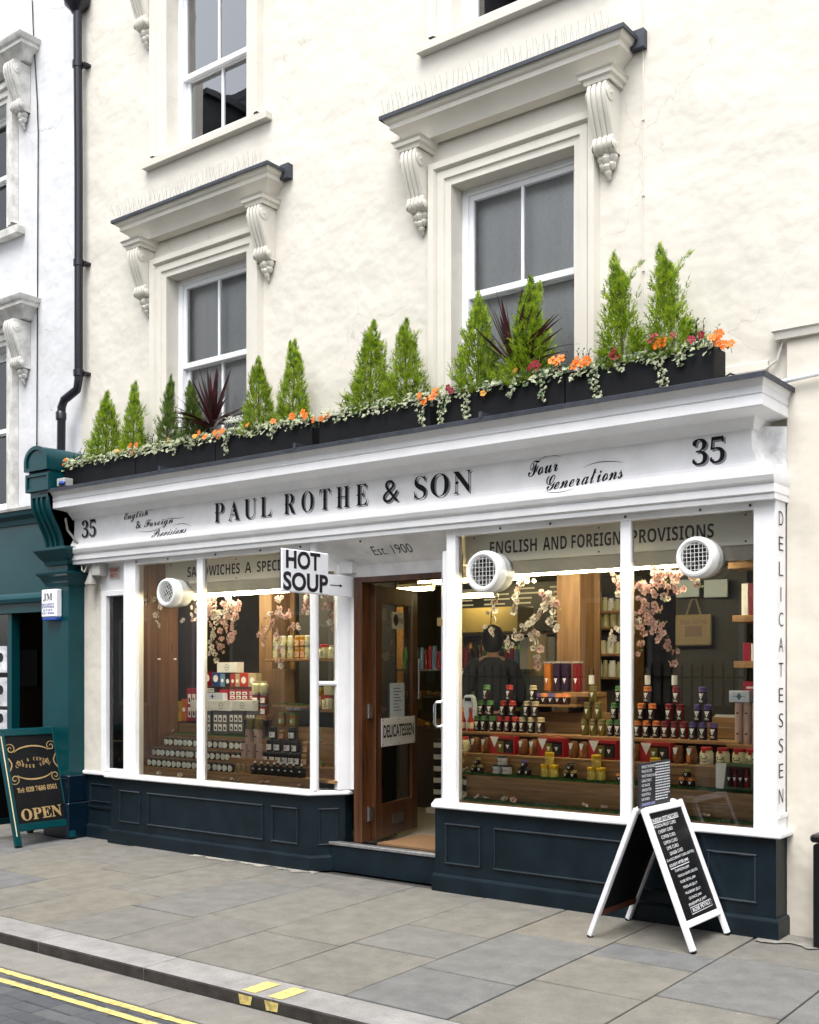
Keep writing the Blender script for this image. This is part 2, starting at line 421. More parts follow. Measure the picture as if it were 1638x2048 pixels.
JOINT = M('joint_mortar', (.045,.043,.039), .9, .4, 25, .4, 90)
CONC = M('cement_skirt', (.22,.21,.19), .85, .35, 9, .5, 50)
PALECEM = M('pale_cement', (.30,.285,.25), .85, .4, 9, .5, 50)
def pz(y): return .025 * min(y, 0.0)

g = MB(); g.add([(-250,-250,-.42),(250,-250,-.42),(250,250,-.42),(-250,250,-.42)], [(0,1,2,3)])
kind(g.build('ground', M('city_ground', (.10,.10,.10), .9)), 'structure')
# pavement: a mortar bed under separate flagstones, falling gently to the kerb
g = MB(); X0, X1 = -14.5, 6.4
g.add([(X0,-2.285,pz(-2.285)-.012),(X1,-2.285,pz(-2.285)-.012),(X1,.36,-.012),(X0,.36,-.012),(X0,-2.285,-.4),(X1,-2.285,-.4),(X1,.36,-.4),(X0,.36,-.4)],
    [(0,1,2,3),(4,5,1,0),(5,6,2,1),(6,7,3,2),(7,4,0,3)])
pave = kind(g.build('pavement', JOINT), 'structure')
def slab(parent, name, x0, x1, y0, y1, mat, th=.05, gap=.006, lift=0.0, zf=pz, bev=.003):
    g_, b = gap, bev
    x0 += g_; x1 -= g_; y0 += g_; y1 -= g_
    t = R.uniform(-.002, .002); w = R.uniform(-.0012, .0012); w2 = R.uniform(-.0012, .0012)
    vs_ = []
    for (x, y, dz) in ((x0,y0,-th),(x1,y0,-th),(x1,y1,-th),(x0,y1,-th),(x0,y0,-b),(x1,y0,-b),(x1,y1,-b),(x0,y1,-b),(x0+b,y0+b,0),(x1-b,y0+b,0),(x1-b,y1-b,0),(x0+b,y1-b,0)):
        k = (w if x > (x0+x1)/2 else -w) + (w2 if y > (y0+y1)/2 else -w2)
        vs_.append((x, y, zf(y) + dz + lift + t*.5 + (k if dz > -.01 else 0)))
    m = MB().add(vs_, [(0,1,5,4),(1,2,6,5),(2,3,7,6),(3,0,4,7),(4,5,9,8),(5,6,10,9),(6,7,11,10),(7,4,8,11),(8,9,10,11)])
    return m.build(name, mat, parent)
cols = [-4.64 + .645*(i-6) for i in range(0, 18)]
surv = {-4.64: [-1.29], -3.995: [-1.575,-.51], -3.35: [-1.45,-.40], -2.705: [-1.575], -2.06: [-1.465,-.93], -1.415: [-1.65,-.72], -.77: [-1.5,-.89,-.585], -.125: [-1.385,-.5], .52: [-1.6,-.55]}
for i in range(len(cols)-1):
    a, b = cols[i], cols[i+1]
    br = None
    for k, v in surv.items():
        if abs(k-a) < .06: br = v
    if br is None: br = sorted(R.uniform(-1.9,-1.2) if q == 0 else R.uniform(-.9,-.4) for q in range(2))
    ys = [-2.283] + sorted(br) + [.02]
    if a < -6.3 or a > -.2: ys[-1] = .30
    for j in range(len(ys)-1): slab(pave, 'paving_slab', a, b, ys[j], ys[j+1], SLAB)
# cement fillet along the wall foot and a pale patch by the left window
g = MB()
for (xa, xb, w, mt) in ((-5.1,-3.66,.11,0),(-.1,1.4,.12,1)):
    n_ = 60; top = []
    for q in range(n_+1):
        x = xa + (xb-xa)*q/n_; top.append((x, -w*(.5+.35*math.sin(q*.55+xa)*math.sin(q*.21)+.3*R.random())))
    g.mat(mt)
    for q in range(n_):
        (xa_, ya), (xb_, yb) = top[q], top[q+1]
        g.add([(xa_,ya,pz(ya)+.0045),(xb_,yb,pz(yb)+.0045),(xb_,.0 if mt == 0 else .16,.006),(xa_,.0 if mt == 0 else .16,.006)], [(0,1,2,3)])
g.build('cement_fillet', [PALECEM, CONC], pave)
# kerb
kerb = kind(MB().box(X0, X1, -2.535, -2.285, -.42, pz(-2.3)-.06).build('kerb', JOINT), 'structure')
kx = -2.68 - 12
while kx < X1:
    z1 = pz(-2.4)-.004; a, b = kx+.003, min(kx+.997, X1-.003); c = .012
    prof = [(-2.54,z1-.13),(-2.54,z1-c),(-2.54+c*.5,z1-c*.3),(-2.54+c*1.6,z1),(-2.286,z1+.003),(-2.286,z1-.13)]
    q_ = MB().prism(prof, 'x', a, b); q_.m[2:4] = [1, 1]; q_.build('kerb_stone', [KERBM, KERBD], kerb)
    kx += 1.0
for xa in (-1.915, -1.725):                       # the pair of yellow loading marks
    z1 = pz(-2.4)-.004
    MB().add([(xa,-2.52,z1+.003),(xa+.10,-2.52,z1+.003),(xa+.10,-2.33,z1+.006),(xa,-2.33,z1+.006)], [(0,1,2,3)]).build('kerb_marking', YELLOW, kerb)
    MB().add([(xa+.012,-2.5435,z1-.062),(xa+.09,-2.5435,z1-.058),(xa+.10,-2.5435,z1-.012),(xa,-2.5435,z1-.012)], [(0,1,2,3)]).build('kerb_marking', YELLOW, kerb)
# road: channel stones, then dark blocks with double yellow lines
RZ = -.134
def rz(y): return RZ + .02*max(-1.2, min(0, y+2.85)) * -1 * .4
g = MB().box(X0, X1, -6.6, -2.541, -.415, RZ-.012)
road = kind(g.build('road', JOINT), 'structure')
cx_ = -2.29 - 12
while cx_ < 4.5:
    slab(road, 'channel_stone', cx_, cx_+1.0, -2.865, -2.542, CHAN, .05, .003, 0, lambda y: RZ)
    cx_ += 1.0
BW, BL = .105, .21
nb = 0
for r_ in range(16):
    y1 = -2.868 - r_*BW; off = (r_ % 3) * BL/3
    x = -6.0 + off
    while x < .4:
        ll = BL * R.choice([1,1,1,.66,1.33]); slab(road, 'paving_block', x, x+ll, y1-BW, y1, SETT, .04, .0025, R.uniform(-.0015,.0015), lambda y: RZ, .004) if nb < 300 and (x+ll > -5.0 and x < -1.2 and (-2.2*(x+1.0) > (-2.7 - y1)*3.0 - .5)) else None
        nb += 1 if (x+ll > -5.0 and x < -1.2 and (-2.2*(x+1.0) > (-2.7 - y1)*3.0 - .5)) else 0
        x += ll
g = MB().add([(X0,-6.4,RZ-.004),(-5.0,-6.4,RZ-.004),(-5.0,-2.87,RZ-.004),(X0,-2.87,RZ-.004),(-1.0,-6.4,RZ-.004),(X1,-6.4,RZ-.004),(X1,-2.87,RZ-.004),(-1.0,-2.87,RZ-.004)], [(0,1,2,3),(4,5,6,7)])
kind(g.build('block_paving_beyond', SETT, road), 'stuff')
for ya in (-2.895, -3.01):
    n_ = 60; g = MB()
    for q in range(n_):
        x0 = -9 + q*.2; w0 = .05
        g.add([(x0,ya-w0+R.uniform(-.003,.003),RZ+.0035),(x0+.2,ya-w0+R.uniform(-.003,.003),RZ+.0035),(x0+.2,ya+R.uniform(-.003,.003),RZ+.0035),(x0,ya+R.uniform(-.003,.003),RZ+.0035)], [(0,1,2,3)])
    g.build('yellow_line', YELLOW, road)
g = MB().box(X0, X1, -9.2, -6.35, -.4, -.03)
kind(g.build('opposite_pavement', SLAB), 'structure')

# ================================================================== buildings
def wall_holes(x0, x1, z0, z1, y0, y1, holes, fine=0):
    """front sheet at y0 with openings (xa,xb,za,zb), reveals back to y1"""
    g = MB()
    xs = sorted(set([x0,x1] + [h[0] for h in holes] + [h[1] for h in holes])); zs = sorted(set([z0,z1] + [h[2] for h in holes] + [h[3] for h in holes]))
    xs = [x for x in xs if x0 <= x <= x1]; zs = [z for z in zs if z0 <= z <= z1]
    for i in range(len(xs)-1):
        for j in range(len(zs)-1):
            mx, mz = (xs[i]+xs[i+1])/2, (zs[j]+zs[j+1])/2
            if any(h[0] < mx < h[1] and h[2] < mz < h[3] for h in holes): continue
            g.add([(xs[i],y0,zs[j]),(xs[i+1],y0,zs[j]),(xs[i+1],y0,zs[j+1]),(xs[i],y0,zs[j+1])], [(0,1,2,3)])
    for a, b, c, d in holes:
        g.add([(a,y0,c),(a,y1,c),(a,y1,d),(a,y0,d),(b,y0,c),(b,y1,c),(b,y1,d),(b,y0,d)], [(0,1,2,3),(5,4,7,6),(3,2,6,7),(1,0,4,5)])
    g.add([(x0,y0,z1),(x1,y0,z1),(x1,y1,z1),(x0,y1,z1),(x0,y0,z0),(x1,y0,z0),(x1,y1,z0),(x0,y1,z0)], [(0,1,2,3),(4,7,6,5),(0,3,7,4),(1,5,6,2)])
    return g
WY = .22
def rect_frame(g, xa, xb, za, zb, y0, y1, w, wt=None, wb=None):
    wt = w if wt is None else wt; wb = w if wb is None else wb
    g.box(xa, xa+w, y0, y1, za, zb); g.box(xb-w, xb, y0, y1, za, zb)
    g.box(xa+w, xb-w, y0, y1, zb-wt, zb); g.box(xa+w, xb-w, y0, y1, za, za+wb); return g
def sash_window(bld, xa, xb, za, zb, zm, net=True, glassm=None):
    """box sash in its reveal; xa..xb opening, zm meeting rail"""
    y = .345
    fr = rect_frame(MB(), xa, xb, za, zb, y, y+.10, .055, .05, .06).build('window', WHITE2, bld, bevel=.003)
    fr['label'] = 'white timber sash window'
    a, b = xa+.055, xb-.055
    up = rect_frame(MB(), a, b, zm-.02, zb-.05, y+.015, y+.055, .04, .04, .05).build('upper_sash', WHITE2, fr, bevel=.003)
    lo = rect_frame(MB(), a, b, za+.06, zm+.02, y+.06, y+.098, .04, .045, .07).build('lower_sash', WHITE2, fr, bevel=.003)
    m = (a+b)/2
    MB().box(m-.011, m+.011, y+.022, y+.05, zm+.03, zb-.09).build('glazing_bar', WHITE2, fr)
    MB().box(m-.011, m+.011, y+.066, y+.094, za+.13, zm-.025).build('glazing_bar', WHITE2, fr)
    gm = glassm or GLASSUP
    for (p, q) in ((a+.04, m-.011), (m+.011, b-.04)):
        MB().add([(p,y+.035,zm+.03),(q,y+.035,zm+.03),(q,y+.035,zb-.09),(p,y+.035,zb-.09)], [(0,1,2,3)]).build('pane', gm, fr)
        MB().add([(p,y+.08,za+.13),(q,y+.08,za+.13),(q,y+.08,zm-.025),(p,y+.08,zm-.025)], [(0,1,2,3)]).build('pane', gm, fr)
    if net:
        g = MB(); n_ = 60; xs = [xa-.1 + (xb-xa+.2)*i/n_ for i in range(n_+1)]
        ys = [.472 + .0025*math.sin(i*.9+.7*math.sin(i*.31)) + .004*math.sin(i*.23+xa) for i in range(n_+1)]
        for i in range(n_): g.add([(xs[i],ys[i],za),(xs[i+1],ys[i+1],za),(xs[i+1],ys[i+1],zb),(xs[i],ys[i],zb)], [(0,1,2,3)])
        g.build('net_curtain', NET, fr, smooth=60)
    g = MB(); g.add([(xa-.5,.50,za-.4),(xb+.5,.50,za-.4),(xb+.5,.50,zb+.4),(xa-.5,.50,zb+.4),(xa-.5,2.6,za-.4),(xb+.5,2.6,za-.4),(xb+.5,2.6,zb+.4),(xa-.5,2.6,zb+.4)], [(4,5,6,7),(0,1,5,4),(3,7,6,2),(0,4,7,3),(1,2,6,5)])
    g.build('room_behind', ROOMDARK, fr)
    return fr
ARCH = [(0,.0),(.0,.03),(.012,.036),(.016,.085),(.03,.095),(.034,.15),(.05,.16),(.052,.185),(.0,.19)]
def architrave(bld, xa, xb, za, zb, w=.185, mat=None, y=WY):
    """stepped architrave round an opening, as one part"""
    g = MB(); s = [(0,0),(.018,.0),(.022,.048),(.038,.054),(.042,.110),(.030,.116),(.046,.122),(.066,.132),(.07,.178),(.0,.19)]
    pts = [(xa,za),(xa,zb),(xb,zb),(xb,za)]
    # left, head, right as mitred lofts: out = distance from opening edge
    def ring(p, nx, nz): return [(p[0]+nx*o, y-d, p[1]+nz*o) for d, o in s]
    rs = [ring(pts[0],-1,0), ring(pts[1],-1,1), ring(pts[2],1,1), ring(pts[3],1,0)]
    n_ = len(s); vs_ = [q for r in rs for q in r]
    fs = [(i*n_+j, i*n_+j+1, (i+1)*n_+j+1, (i+1)*n_+j) for i in range(3) for j in range(n_-1)]
    g.add(vs_, fs)
    return g.build('window_surround', mat or CREAMTRIM, bld, smooth=20)
def console(parent, xc, ztop, w=.15, h=.52, proj=.2, mat=None, y=WY):
    """scrolled acanthus console under the hood"""
    g = MB()
    def outline(grow=0.0):
        P_ = [(.185,0),(.198,-.03),(.202,-.07),(.193,-.12),(.172,-.18),(.146,-.24),(.120,-.30),(.104,-.342),(.114,-.362),(.120,-.388),(.112,-.418),(.09,-.44),(.05,-.45)]
        return [(0,0)] + [(d*proj/.2+grow, z) for d, z in P_] + [(0,-.45)]
    o = outline(); g.prism([(y-d, ztop+z*h/.52) for d, z in o], 'x', xc-w/2, xc+w/2)
    o2 = outline(.011)
    for k in (-.38, -.13, .13, .38):
        g.prism([(y-d, ztop+z*h/.52) for d, z in o2], 'x', xc+w*k-.013, xc+w*k+.013)
    for sx in (-1, 1):                                 # spiral bosses on the flanks
        g.lathe([(.05,0),(.05,.006),(.03,.012),(.014,.010),(.012,.018),(.0,.02)], (xc+sx*w/2, y-proj*.78, ztop-.078*h/.52), 14, 'x', False) if sx > 0 else g.lathe([(.05,0),(.05,-.006),(.03,-.012),(.014,-.010),(.012,-.018),(.0,-.02)], (xc+sx*w/2, y-proj*.78, ztop-.078*h/.52), 14, 'x', False)
        g.lathe([(.03,0),(.03,sx*.006),(.012,sx*.012),(0,sx*.014)], (xc+sx*w/2, y-proj*.48, ztop-.405*h/.52), 12, 'x', False)
    z0 = ztop-.44*h/.52                                # leaf drop below the scroll
    for k, (ox, oz, r, d) in enumerate([(-.042,-.03,.034,.06),(.042,-.03,.034,.06),(0,-.035,.040,.08),(-.032,-.075,.03,.055),(.032,-.075,.03,.055),(0,-.085,.032,.07),(0,-.12,.028,.05),(0,-.15,.018,.03)]):
        g.lathe([(.002,-r*1.25),(r*.7,-r*.8),(r,0),(r*.75,r*.8),(.002,r*1.2)], (xc+ox, y-d*.6, z0+oz), 8, 'z', False)
    return g.build('bracket', mat or CREAMTRIM, parent, smooth=35)
HOODP = [(0,-.30),(.035,-.30),(.04,-.265),(.07,-.255),(.075,-.215),(.085,-.205),(.10,-.175),(.135,-.13),(.175,-.10),(.185,-.095),(.185,-.06),(.205,-.05),(.225,-.022),(.228,-.006),(0,-.006)]
def hood(bld, xa, xb, zt, mat=None, lead=True, y=WY, k=1.0, spikes=True):
    path = [(xa+.24,y),(xa+.24,y-.015),(xb-.24,y-.015),(xb-.24,y)]
    path = [(xa+.235,y+.01),(xa+.235,y-.02),(xb-.235,y-.02),(xb-.235,y+.01)]
    main = [(d*k if False else d, zt+z) for d, z in HOODP if z >= -.216]
    main = [(0, zt-.215)] + [(d, zt+z) for d, z in HOODP if -.21 <= z] 
    g = MB(); g.mould(main, path, side=1)
    h = g.build('hood', mat or CREAMTRIM, bld, smooth=25)
    # blocks over the brackets where the mould breaks forward
    if lead:
        g = MB(); g.mould([(0,zt+.022),(0,zt-.004),(.236,zt-.012),(.236,zt-.026),(.243,zt-.026),(.243,zt+.002)], path, side=1)
        g.box(xb-.045, xb+.05, y-.06, y-.004, zt-.075, zt+.045)
        g.build('lead_capping', LEAD, h)
    if spikes:
        g = MB(); n_ = int((xb-xa-.1)/.045)
        for i in range(n_):
            x = xa+.03 + i*.045 + R.uniform(-.004,.004)
            for yy, ln in ((y-.235, -.03), (y-.20, .02)):
                b0 = (x, yy, zt+.004); tip = (x+R.uniform(-.022,.022), yy+ln+R.uniform(-.01,.01), zt+.13+R.uniform(-.012,.008))
                g.tube([b0, tip], .0017, 3, False)
        g.build('bird_spikes', STEEL, h)
    return h
def sill(bld, xa, xb, zt, th=.065, proj=.06, mat=None, y=WY):
    g = MB(); g.mould([(0,zt-th),(proj,zt-th+.004),(proj+.004,zt-.012),(proj-.006,zt-.004),(0,zt+.012)], [(xa,y+.16),(xa,y),(xb,y),(xb,y+.16)], side=1, cap=False)
    g.add([(xa,y,zt+.012),(xb,y,zt+.012),(xb,y+.16,zt+.02),(xa,y+.16,zt+.02)], [(0,1,2,3)])
    return g.build('window_sill', mat or CREAMTRIM, bld)

house = T('terrace_house', 'cream rendered house above the white deli shopfront with hooded sash windows', 'building', (-3.5, .22, 0))
WL, WR = (-5.735, -4.685), (-2.517, -1.475)
XB = -7.03
holes = []
for xa, xb in (WL, WR): holes += [(xa, xb, 3.45, 5.225), (xa, xb, 6.40, 8.05)]
holes.append((-6.62, -.06, 0.0, 2.72))
wall_holes(XB, 3.6, 0.0, 8.9, WY, .45, holes).build('wall', CREAM, house)
for xa, xb in (WL, WR):
    c = (xa+xb)/2
    sash_window(house, xa, xb, 3.45, 5.225, 4.42, True, GLASSMID)
    sash_window(house, xa, xb, 6.40, 8.05, 7.09, False)
    architrave(house, xa, xb, 3.40, 5.225)
    architrave(house, xa, xb, 6.36, 8.05)
    hood(house, c-1.01, c+1.01, 5.785)
    sill(house, xa-.22, xb+.22, 6.345, .07, .07)
    for s in (-1, 1):
        xk = c + s*.787
        console(house, xk, 5.50, .15, .50, .19)
        MB().mould([(0,5.575),(0,5.50),(.0,5.50),(.012,5.50),(.016,5.525),(.035,5.535),(.04,5.56),(.055,5.572)], [(xk-.085,WY+.0),(xk-.085,WY-.18),(xk+.085,WY-.18),(xk+.085,WY+.0)], side=1).build('bracket_cap', CREAMTRIM, house)
        console(house, xk, 8.0, .15, .50, .19)
# thin cable clipped down the cream wall
cb = MB(); xk, _ = onY(1286, 300, WY-.008)
cb.tube([(xk, WY-.006, 8.8), (xk-.003, WY-.007, 6.5), (xk, WY-.006, 5.0), (xk-.004, WY-.007, 3.45)], .0045, 6)
c_o = cb.build('cable', CREAMTRIM, origin=(xk, WY, 3.45))
tag(c_o, 'thin cream cable clipped down the wall right of the right-hand window', 'cable')
for z in (4.25, 4.75, 5.25, 5.75, 6.3, 6.9): MB().box(xk-.009, xk+.009, WY-.016, WY-.001, z-.006, z+.006).build('clip', CREAMTRIM, c_o)

# white house on the left
nbh = T('neighbour_house', 'white painted house with weathered window hoods left of the downpipe', 'building', (-9.5, .22, 0))
h2 = [(-9.35, -8.30, 3.30, 5.05), (-9.35, -8.30, 6.30, 7.62), (-10.4, -7.32, -.01, 3.1)]
wall_holes(-13.5, XB-.002, 0.0, 9.6, WY+.004, .5, h2).build('wall', WHITEWALL, nbh)
for (xa, xb, za, zb), zm, zh in ((h2[0], 4.2, 5.44), (h2[1], 6.95, 8.10)):
    sash_window(nbh, xa, xb, za, zb, zm, False, GLASSMID)
    architrave(nbh, xa, xb, za, zb, mat=NBTRIM)
    hood(nbh, xa-.66, xb+.60, zh, NBTRIM, False, spikes=False)
    sill(nbh, xa-.22, xb+.22, za-.05, .09, .09, NBTRIM)
    for xk in (xa-.33, xb+.32):
        console(nbh, xk, zh-.22, .17, .56, .20, NBTRIM)
# scored ashlar lines on the white wall are in its render; a loose cable runs down it
xk, _ = onY(75, 400, WY-.01)
pts = [onY(64, 0, WY-.012), onY(66, 60, WY-.012), onY(74, 200, WY-.012), onY(76, 270, WY-.012), onY(75, 480, WY-.012), onY(74, 700, WY-.012), onY(73, 905, WY-.012)]
o = MB().tube([(x, WY-.010, z) for x, z in pts], .006, 6).build('cable', BLACK, origin=(xk, WY, 3.5))
tag(o, 'dark loose cable hanging down the white wall left of the downpipe', 'cable')
# right-hand neighbour: the beige ground-floor wall
rb = T('corner_building', 'beige rendered ground-floor wall to the right of the shopfront', 'building', (2.0, .18, 0))
zt = onY(1572, 676, .18)[1]
MB().box(.004, 3.6, .178, .60, .0, zt).build('wall', BEIGE, rb)
MB().mould([(0,zt-.01),(.03,zt-.01),(.038,zt+.03),(.05,zt+.04),(.05,zt+.09),(.0,zt+.10)], [(-.03,.24),(-.03,.18),(3.6,.18)], side=1).build('string_course', CREAMTRIM, rb)
MB().mould([(0,3.42),(.018,3.425),(.028,3.46),(.024,3.51),(0,3.52)], [(-.62,WY),(-.12,WY)], side=1).build('old_moulding', CREAMTRIM, rb)
g = MB().tube([(-.14,WY-.03,3.455),(-.06,WY-.03,3.50),(-.02,WY-.035,3.62),(.0,WY-.04,3.68)], .008, 6); o = g.build('cable', CREAMTRIM, origin=(-.1,WY,3.45)); tag(o, 'cream cable curling round the broken moulding at the shopfront corner', 'cable')
za = onY(1545, 748, .14)[1]
o = MB().tube([(-.08,.14,za-.06),(.6,.14,za-.02),(1.8,.14,za+.02)], .014, 8).build('pipe', WHITE2, origin=(.0,.14,za)); tag(o, 'thin white pipe running right from the shopfront cornice end', 'pipe')
o = MB().tube([(-.34,.03,3.345),(-.33,.02,3.40),(-.29,.02,3.42),(-.25,.02,3.40),(-.235,.02,3.335)], .006, 6).build('hose', BLACK, origin=(-.3,.02,3.335)); tag(o, 'short black hose looping out at the right end of the planters', 'hose')

# cast-iron downpipe between the two houses
dp = T('downpipe', 'black cast-iron downpipe between the white and the cream house', 'pipe', (-6.94, .12, 3.6))
xp, yp = -6.945, .125
MB().tube([(xp-.03,yp,9.0),(xp,yp,6.5),(xp,yp,4.46),(xp-.02,yp-.005,4.36),(-7.10,.07,4.27),(-7.13,.06,4.20),(-7.14,.06,3.62)], .042, 14).build('pipe', PIPE, dp, smooth=40)
for z in (7.55, 5.6, 4.52):
    MB().lathe([(.042,-.035),(.052,-.03),(.052,.03),(.042,.035)], (xp-.015*(z>6), yp, z), 14).build('collar', PIPE, dp, smooth=40)
    MB().box(xp-.012, xp+.07, yp+.02, yp+.10, z-.012, z+.012).build('wall_bracket', PIPE, dp)
MB().lathe([(.043,-.03),(.052,-.02),(.052,.05),(.044,.06)], (-7.138, .06, 4.10), 14).build('collar', PIPE, dp, smooth=40)
MB().lathe([(.05,-.02),(.06,.0),(.12,.06),(.14,.16),(.12,.2)], (xp-.03, yp, 8.08), 10).build('hopper', PIPE, dp, smooth=40)

# ------------------------------------------------------------------ teal barber's front
bar = T('barber_shopfront', 'teal painted barber shopfront with a tall bracketed pilaster', 'shopfront', (-7.6, 0, 0))
PF, PX0, PX1 = -.10, -7.13, -6.79
MB().box(PX0, PX1, PF, .21, .24, 2.46).build('pilaster', TEAL, bar, bevel=.004)
MB().box(PX0-.03, PX1+.035, PF-.03, .2, 0.0, .34).box(PX0-.012, PX1+.018, PF-.012, .2, .34, .60).build('pilaster_plinth', M('teal_navy_paint', (.0015,.010,.022), .25, .3, 4), bar, bevel=.008)
MB().mould([(0,2.42),(.012,2.42),(.02,2.45),(.03,2.46),(.055,2.51),(.075,2.525),(.08,2.545),(.0,2.56)], [(PX0,.2),(PX0,PF),(PX1,PF),(PX1,.2)], side=1).build('pilaster_capital', TEAL, bar, smooth=25)
MB().box(PX0+.01, PX1-.02, PF+.0, .2, 2.545, 2.66).build('pilaster_neck', TEAL, bar)
MB().mould([(0,2.62),(.02,2.62),(.03,2.66),(.05,2.68),(.09,2.74),(.105,2.76),(.105,2.785),(.0,2.80)], [(PX0+.01,.2),(PX0+.01,PF),(PX1-.02,PF),(PX1-.02,.2)], side=1).build('bracket_base', TEAL, bar, smooth=25)
# S-curved console with flutes
def barbconsole():
    g = MB(); prof = []
    for i in range(13):
        t = i/12; z = 2.79 + t*.50; d = .03 + .16*(.5-.5*math.cos(PI*min(1, t*1.15))); prof.append((d, z))
    poly = [(.2, 2.79)] + [(PF-d, z) for d, z in prof] + [(.2, 3.29)]
    g.prism(poly, 'x', PX0+.03, PX1-.03)
    pr = [(.2, 2.79)] + [(PF-d-.018, z) for d, z in prof] + [(.2, 3.29)]
    w = PX1-PX0-.06
    for k in (0.0, .30, .56, .90): g.prism(pr, 'x', PX0+.03+w*k, PX0+.03+w*(k+.10))
    g.box(PX0+.03, PX1-.03, PF-.21, .2, 3.25, 3.31)
    return g
barbconsole().build('console', TEAL, bar, smooth=30)
g = MB(); xa, xb = PX0-.02, PX1+.01
g.box(xa, xb, PF-.22, .2, 3.305, 3.475); rect_frame(g, xa, xb, 3.305, 3.475, PF-.235, PF-.22, .03)
g.box(xa+.01, xb-.01, PF-.20, .2, 3.475, 3.50)
g.build('console_block', TEAL, bar, bevel=.003)
g = MB(); arc = [((xa+xb)/2 + (xb-xa)/2*math.cos(math.radians(a)), 3.585+.15*math.sin(math.radians(a))) for a in range(0, 181, 15)]
g.prism([(xb,3.50)]+arc+[(xa,3.50)], 'y', PF-.235, .24)
inner = [((xa+xb)/2 + (xb-xa)*.40*math.cos(math.radians(a)), 3.585+.115*math.sin(math.radians(a))) for a in range(0, 181, 15)]
o_ = [(xb-.002,3.50)]+arc+[(xa+.002,3.50)]; i_ = [(xb-.04,3.53)]+inner+[(xa+.04,3.53)]; n_ = len(o_)
g.add([(a,PF-.25,b) for a,b in o_]+[(a,PF-.25,b) for a,b in i_]+[(a,PF-.236,b) for a,b in o_]+[(a,PF-.236,b) for a,b in i_],
    [(k,(k+1)%n_,n_+(k+1)%n_,n_+k) for k in range(n_)]+[(k,2*n_+k,2*n_+(k+1)%n_,(k+1)%n_) for k in range(n_)]+[(n_+k,n_+(k+1)%n_,3*n_+(k+1)%n_,3*n_+k) for k in range(n_)])
g.build('arched_cap', TEAL, bar, smooth=30)
MB().box(-10.4, PX0, .10, .21, 2.34, 3.16).build('fascia', TEAL, bar)
MB().mould([(0,3.10),(.02,3.10),(.03,3.15),(.07,3.19),(.08,3.23),(0,3.235)], [(-10.4,.10),(PX0,.10)], side=1).build('fascia_cornice', TEAL, bar)
MB().mould([(0,3.236),(.09,3.236),(.10,3.262),(.0,3.27)], [(-10.4,.10),(PX0,.10)], side=1).build('stone_ledge', NBTRIM, bar)
MB().mould([(0,2.30),(.04,2.30),(.05,2.34),(.02,2.37),(.0,2.40)], [(-10.4,.10),(PX0,.10)], side=1).box(-10.4, PX0, .10, .20, 2.20, 2.30).build('transom', TEAL, bar)
xd0, xd1 = onY(30, 1400, .18)[0], onY(92, 1400, .18)[0]
MB().box(onY(18,1300,.16)[0], xd0, .14, .24, .02, 2.20).box(xd1-.0, PX0, .14, .22, .02, 2.2).build('door_frame', TEAL, bar, bevel=.004)
xs0 = onY(18,1300,.16)[0]
MB().box(-10.4, xs0, .12, .22, .02, .5).build('stall_riser', M('grey_stall', (.22,.22,.21), .6), bar)
MB().add([(-10.4,.17,.5),(xs0,.17,.5),(xs0,.17,2.2),(-10.4,.17,2.2)], [(0,1,2,3)]).build('pane', GLASS, bar)
g = MB(); g.add([(-10.4,.24,0),(-7.13,.24,0),(-7.13,2.2,0),(-10.4,2.2,0),(-10.4,.24,2.4),(-7.13,.24,2.4),(-7.13,2.2,2.4),(-10.4,2.2,2.4)], [(0,1,2,3),(4,7,6,5),(3,2,6,7),(0,3,7,4),(1,5,6,2)])
g.build('room_behind', M('brown_room_paint', (.10,.072,.055), .8), bar)
xa, z0 = onY(40, 1372, 1.2); xb, z1 = onY(82, 1300, 1.2)
o = MB().box(xa, xb, 1.15, 1.2, z0, z1).build('television', BLACK, origin=((xa+xb)/2, 1.18, z0)); tag(o, 'black wall screen inside the barber doorway', 'screen')
POSTER = M('poster_paper', (.62,.63,.66), .6, .5, 9)
for k, (v0, v1) in enumerate(((1345,1292),(1412,1355),(1460,1420))):
    xa, z0 = onY(-6, v0, .165); xb, z1 = onY(14, v1, .165)
    g = MB().box(xa-.05, xb, .164, .168, z0, z1); o = g.build('poster', POSTER, origin=(xa, .166, z0)); tag(o, ('grey portrait poster, uppermost', 'pale notice, middle', 'grey portrait poster, lowest')[k] + ' in the barber window at the left edge', 'poster')
    MB().lathe([(.0,0),(.045,-.001),(.05,-.002)], ((xa+xb)/2-.02, .1635, (z0+z1)/2+.02), 12, 'y', False).build('portrait', BLACK, o)
# alarm box on the pilaster
ab = T('alarm_box', 'white security alarm box with blue base on the teal pilaster', 'alarm', (-6.98, PF, 2.0))
xa, z1 = onY(86, 1180, PF-.05); xb, z0 = onY(118, 1240, PF-.05)
MB().box(xa, xb-.02, PF-.07, PF, z0+.03, z1).build('case', WHITE2, ab, bevel=.01)
MB().box(xa+.006, xb-.026, PF-.066, PF, z0, z0+.03).build('base', M('blue_plastic', (.01,.06,.35), .4), ab, bevel=.006)
g = MB(); f_ = lambda a, b: (a, PF-.0715, b)
w = xb-.02-xa
g.text('JM', 'serif', (xa+.035, z1-.115, xa+w*.75, z1-.04), f_); g.build('lettering', INK, ab)
g = MB(); g.text('SECURITY', 'bold', (xa+.015, z1-.155, xb-.05, z1-.135), f_); g.text('SYSTEMS', 'bold', (xa+.015, z1-.18, xb-.05, z1-.16), f_); g.text('0121', 'bold', (xa+.035, z1-.21, xb-.08, z1-.192), f_); g.text('551 2026', 'bold', (xa+.02, z1-.238, xb-.05, z1-.22), f_)
g.build('lettering', M('blue_ink', (.02,.05,.30), .5), ab)
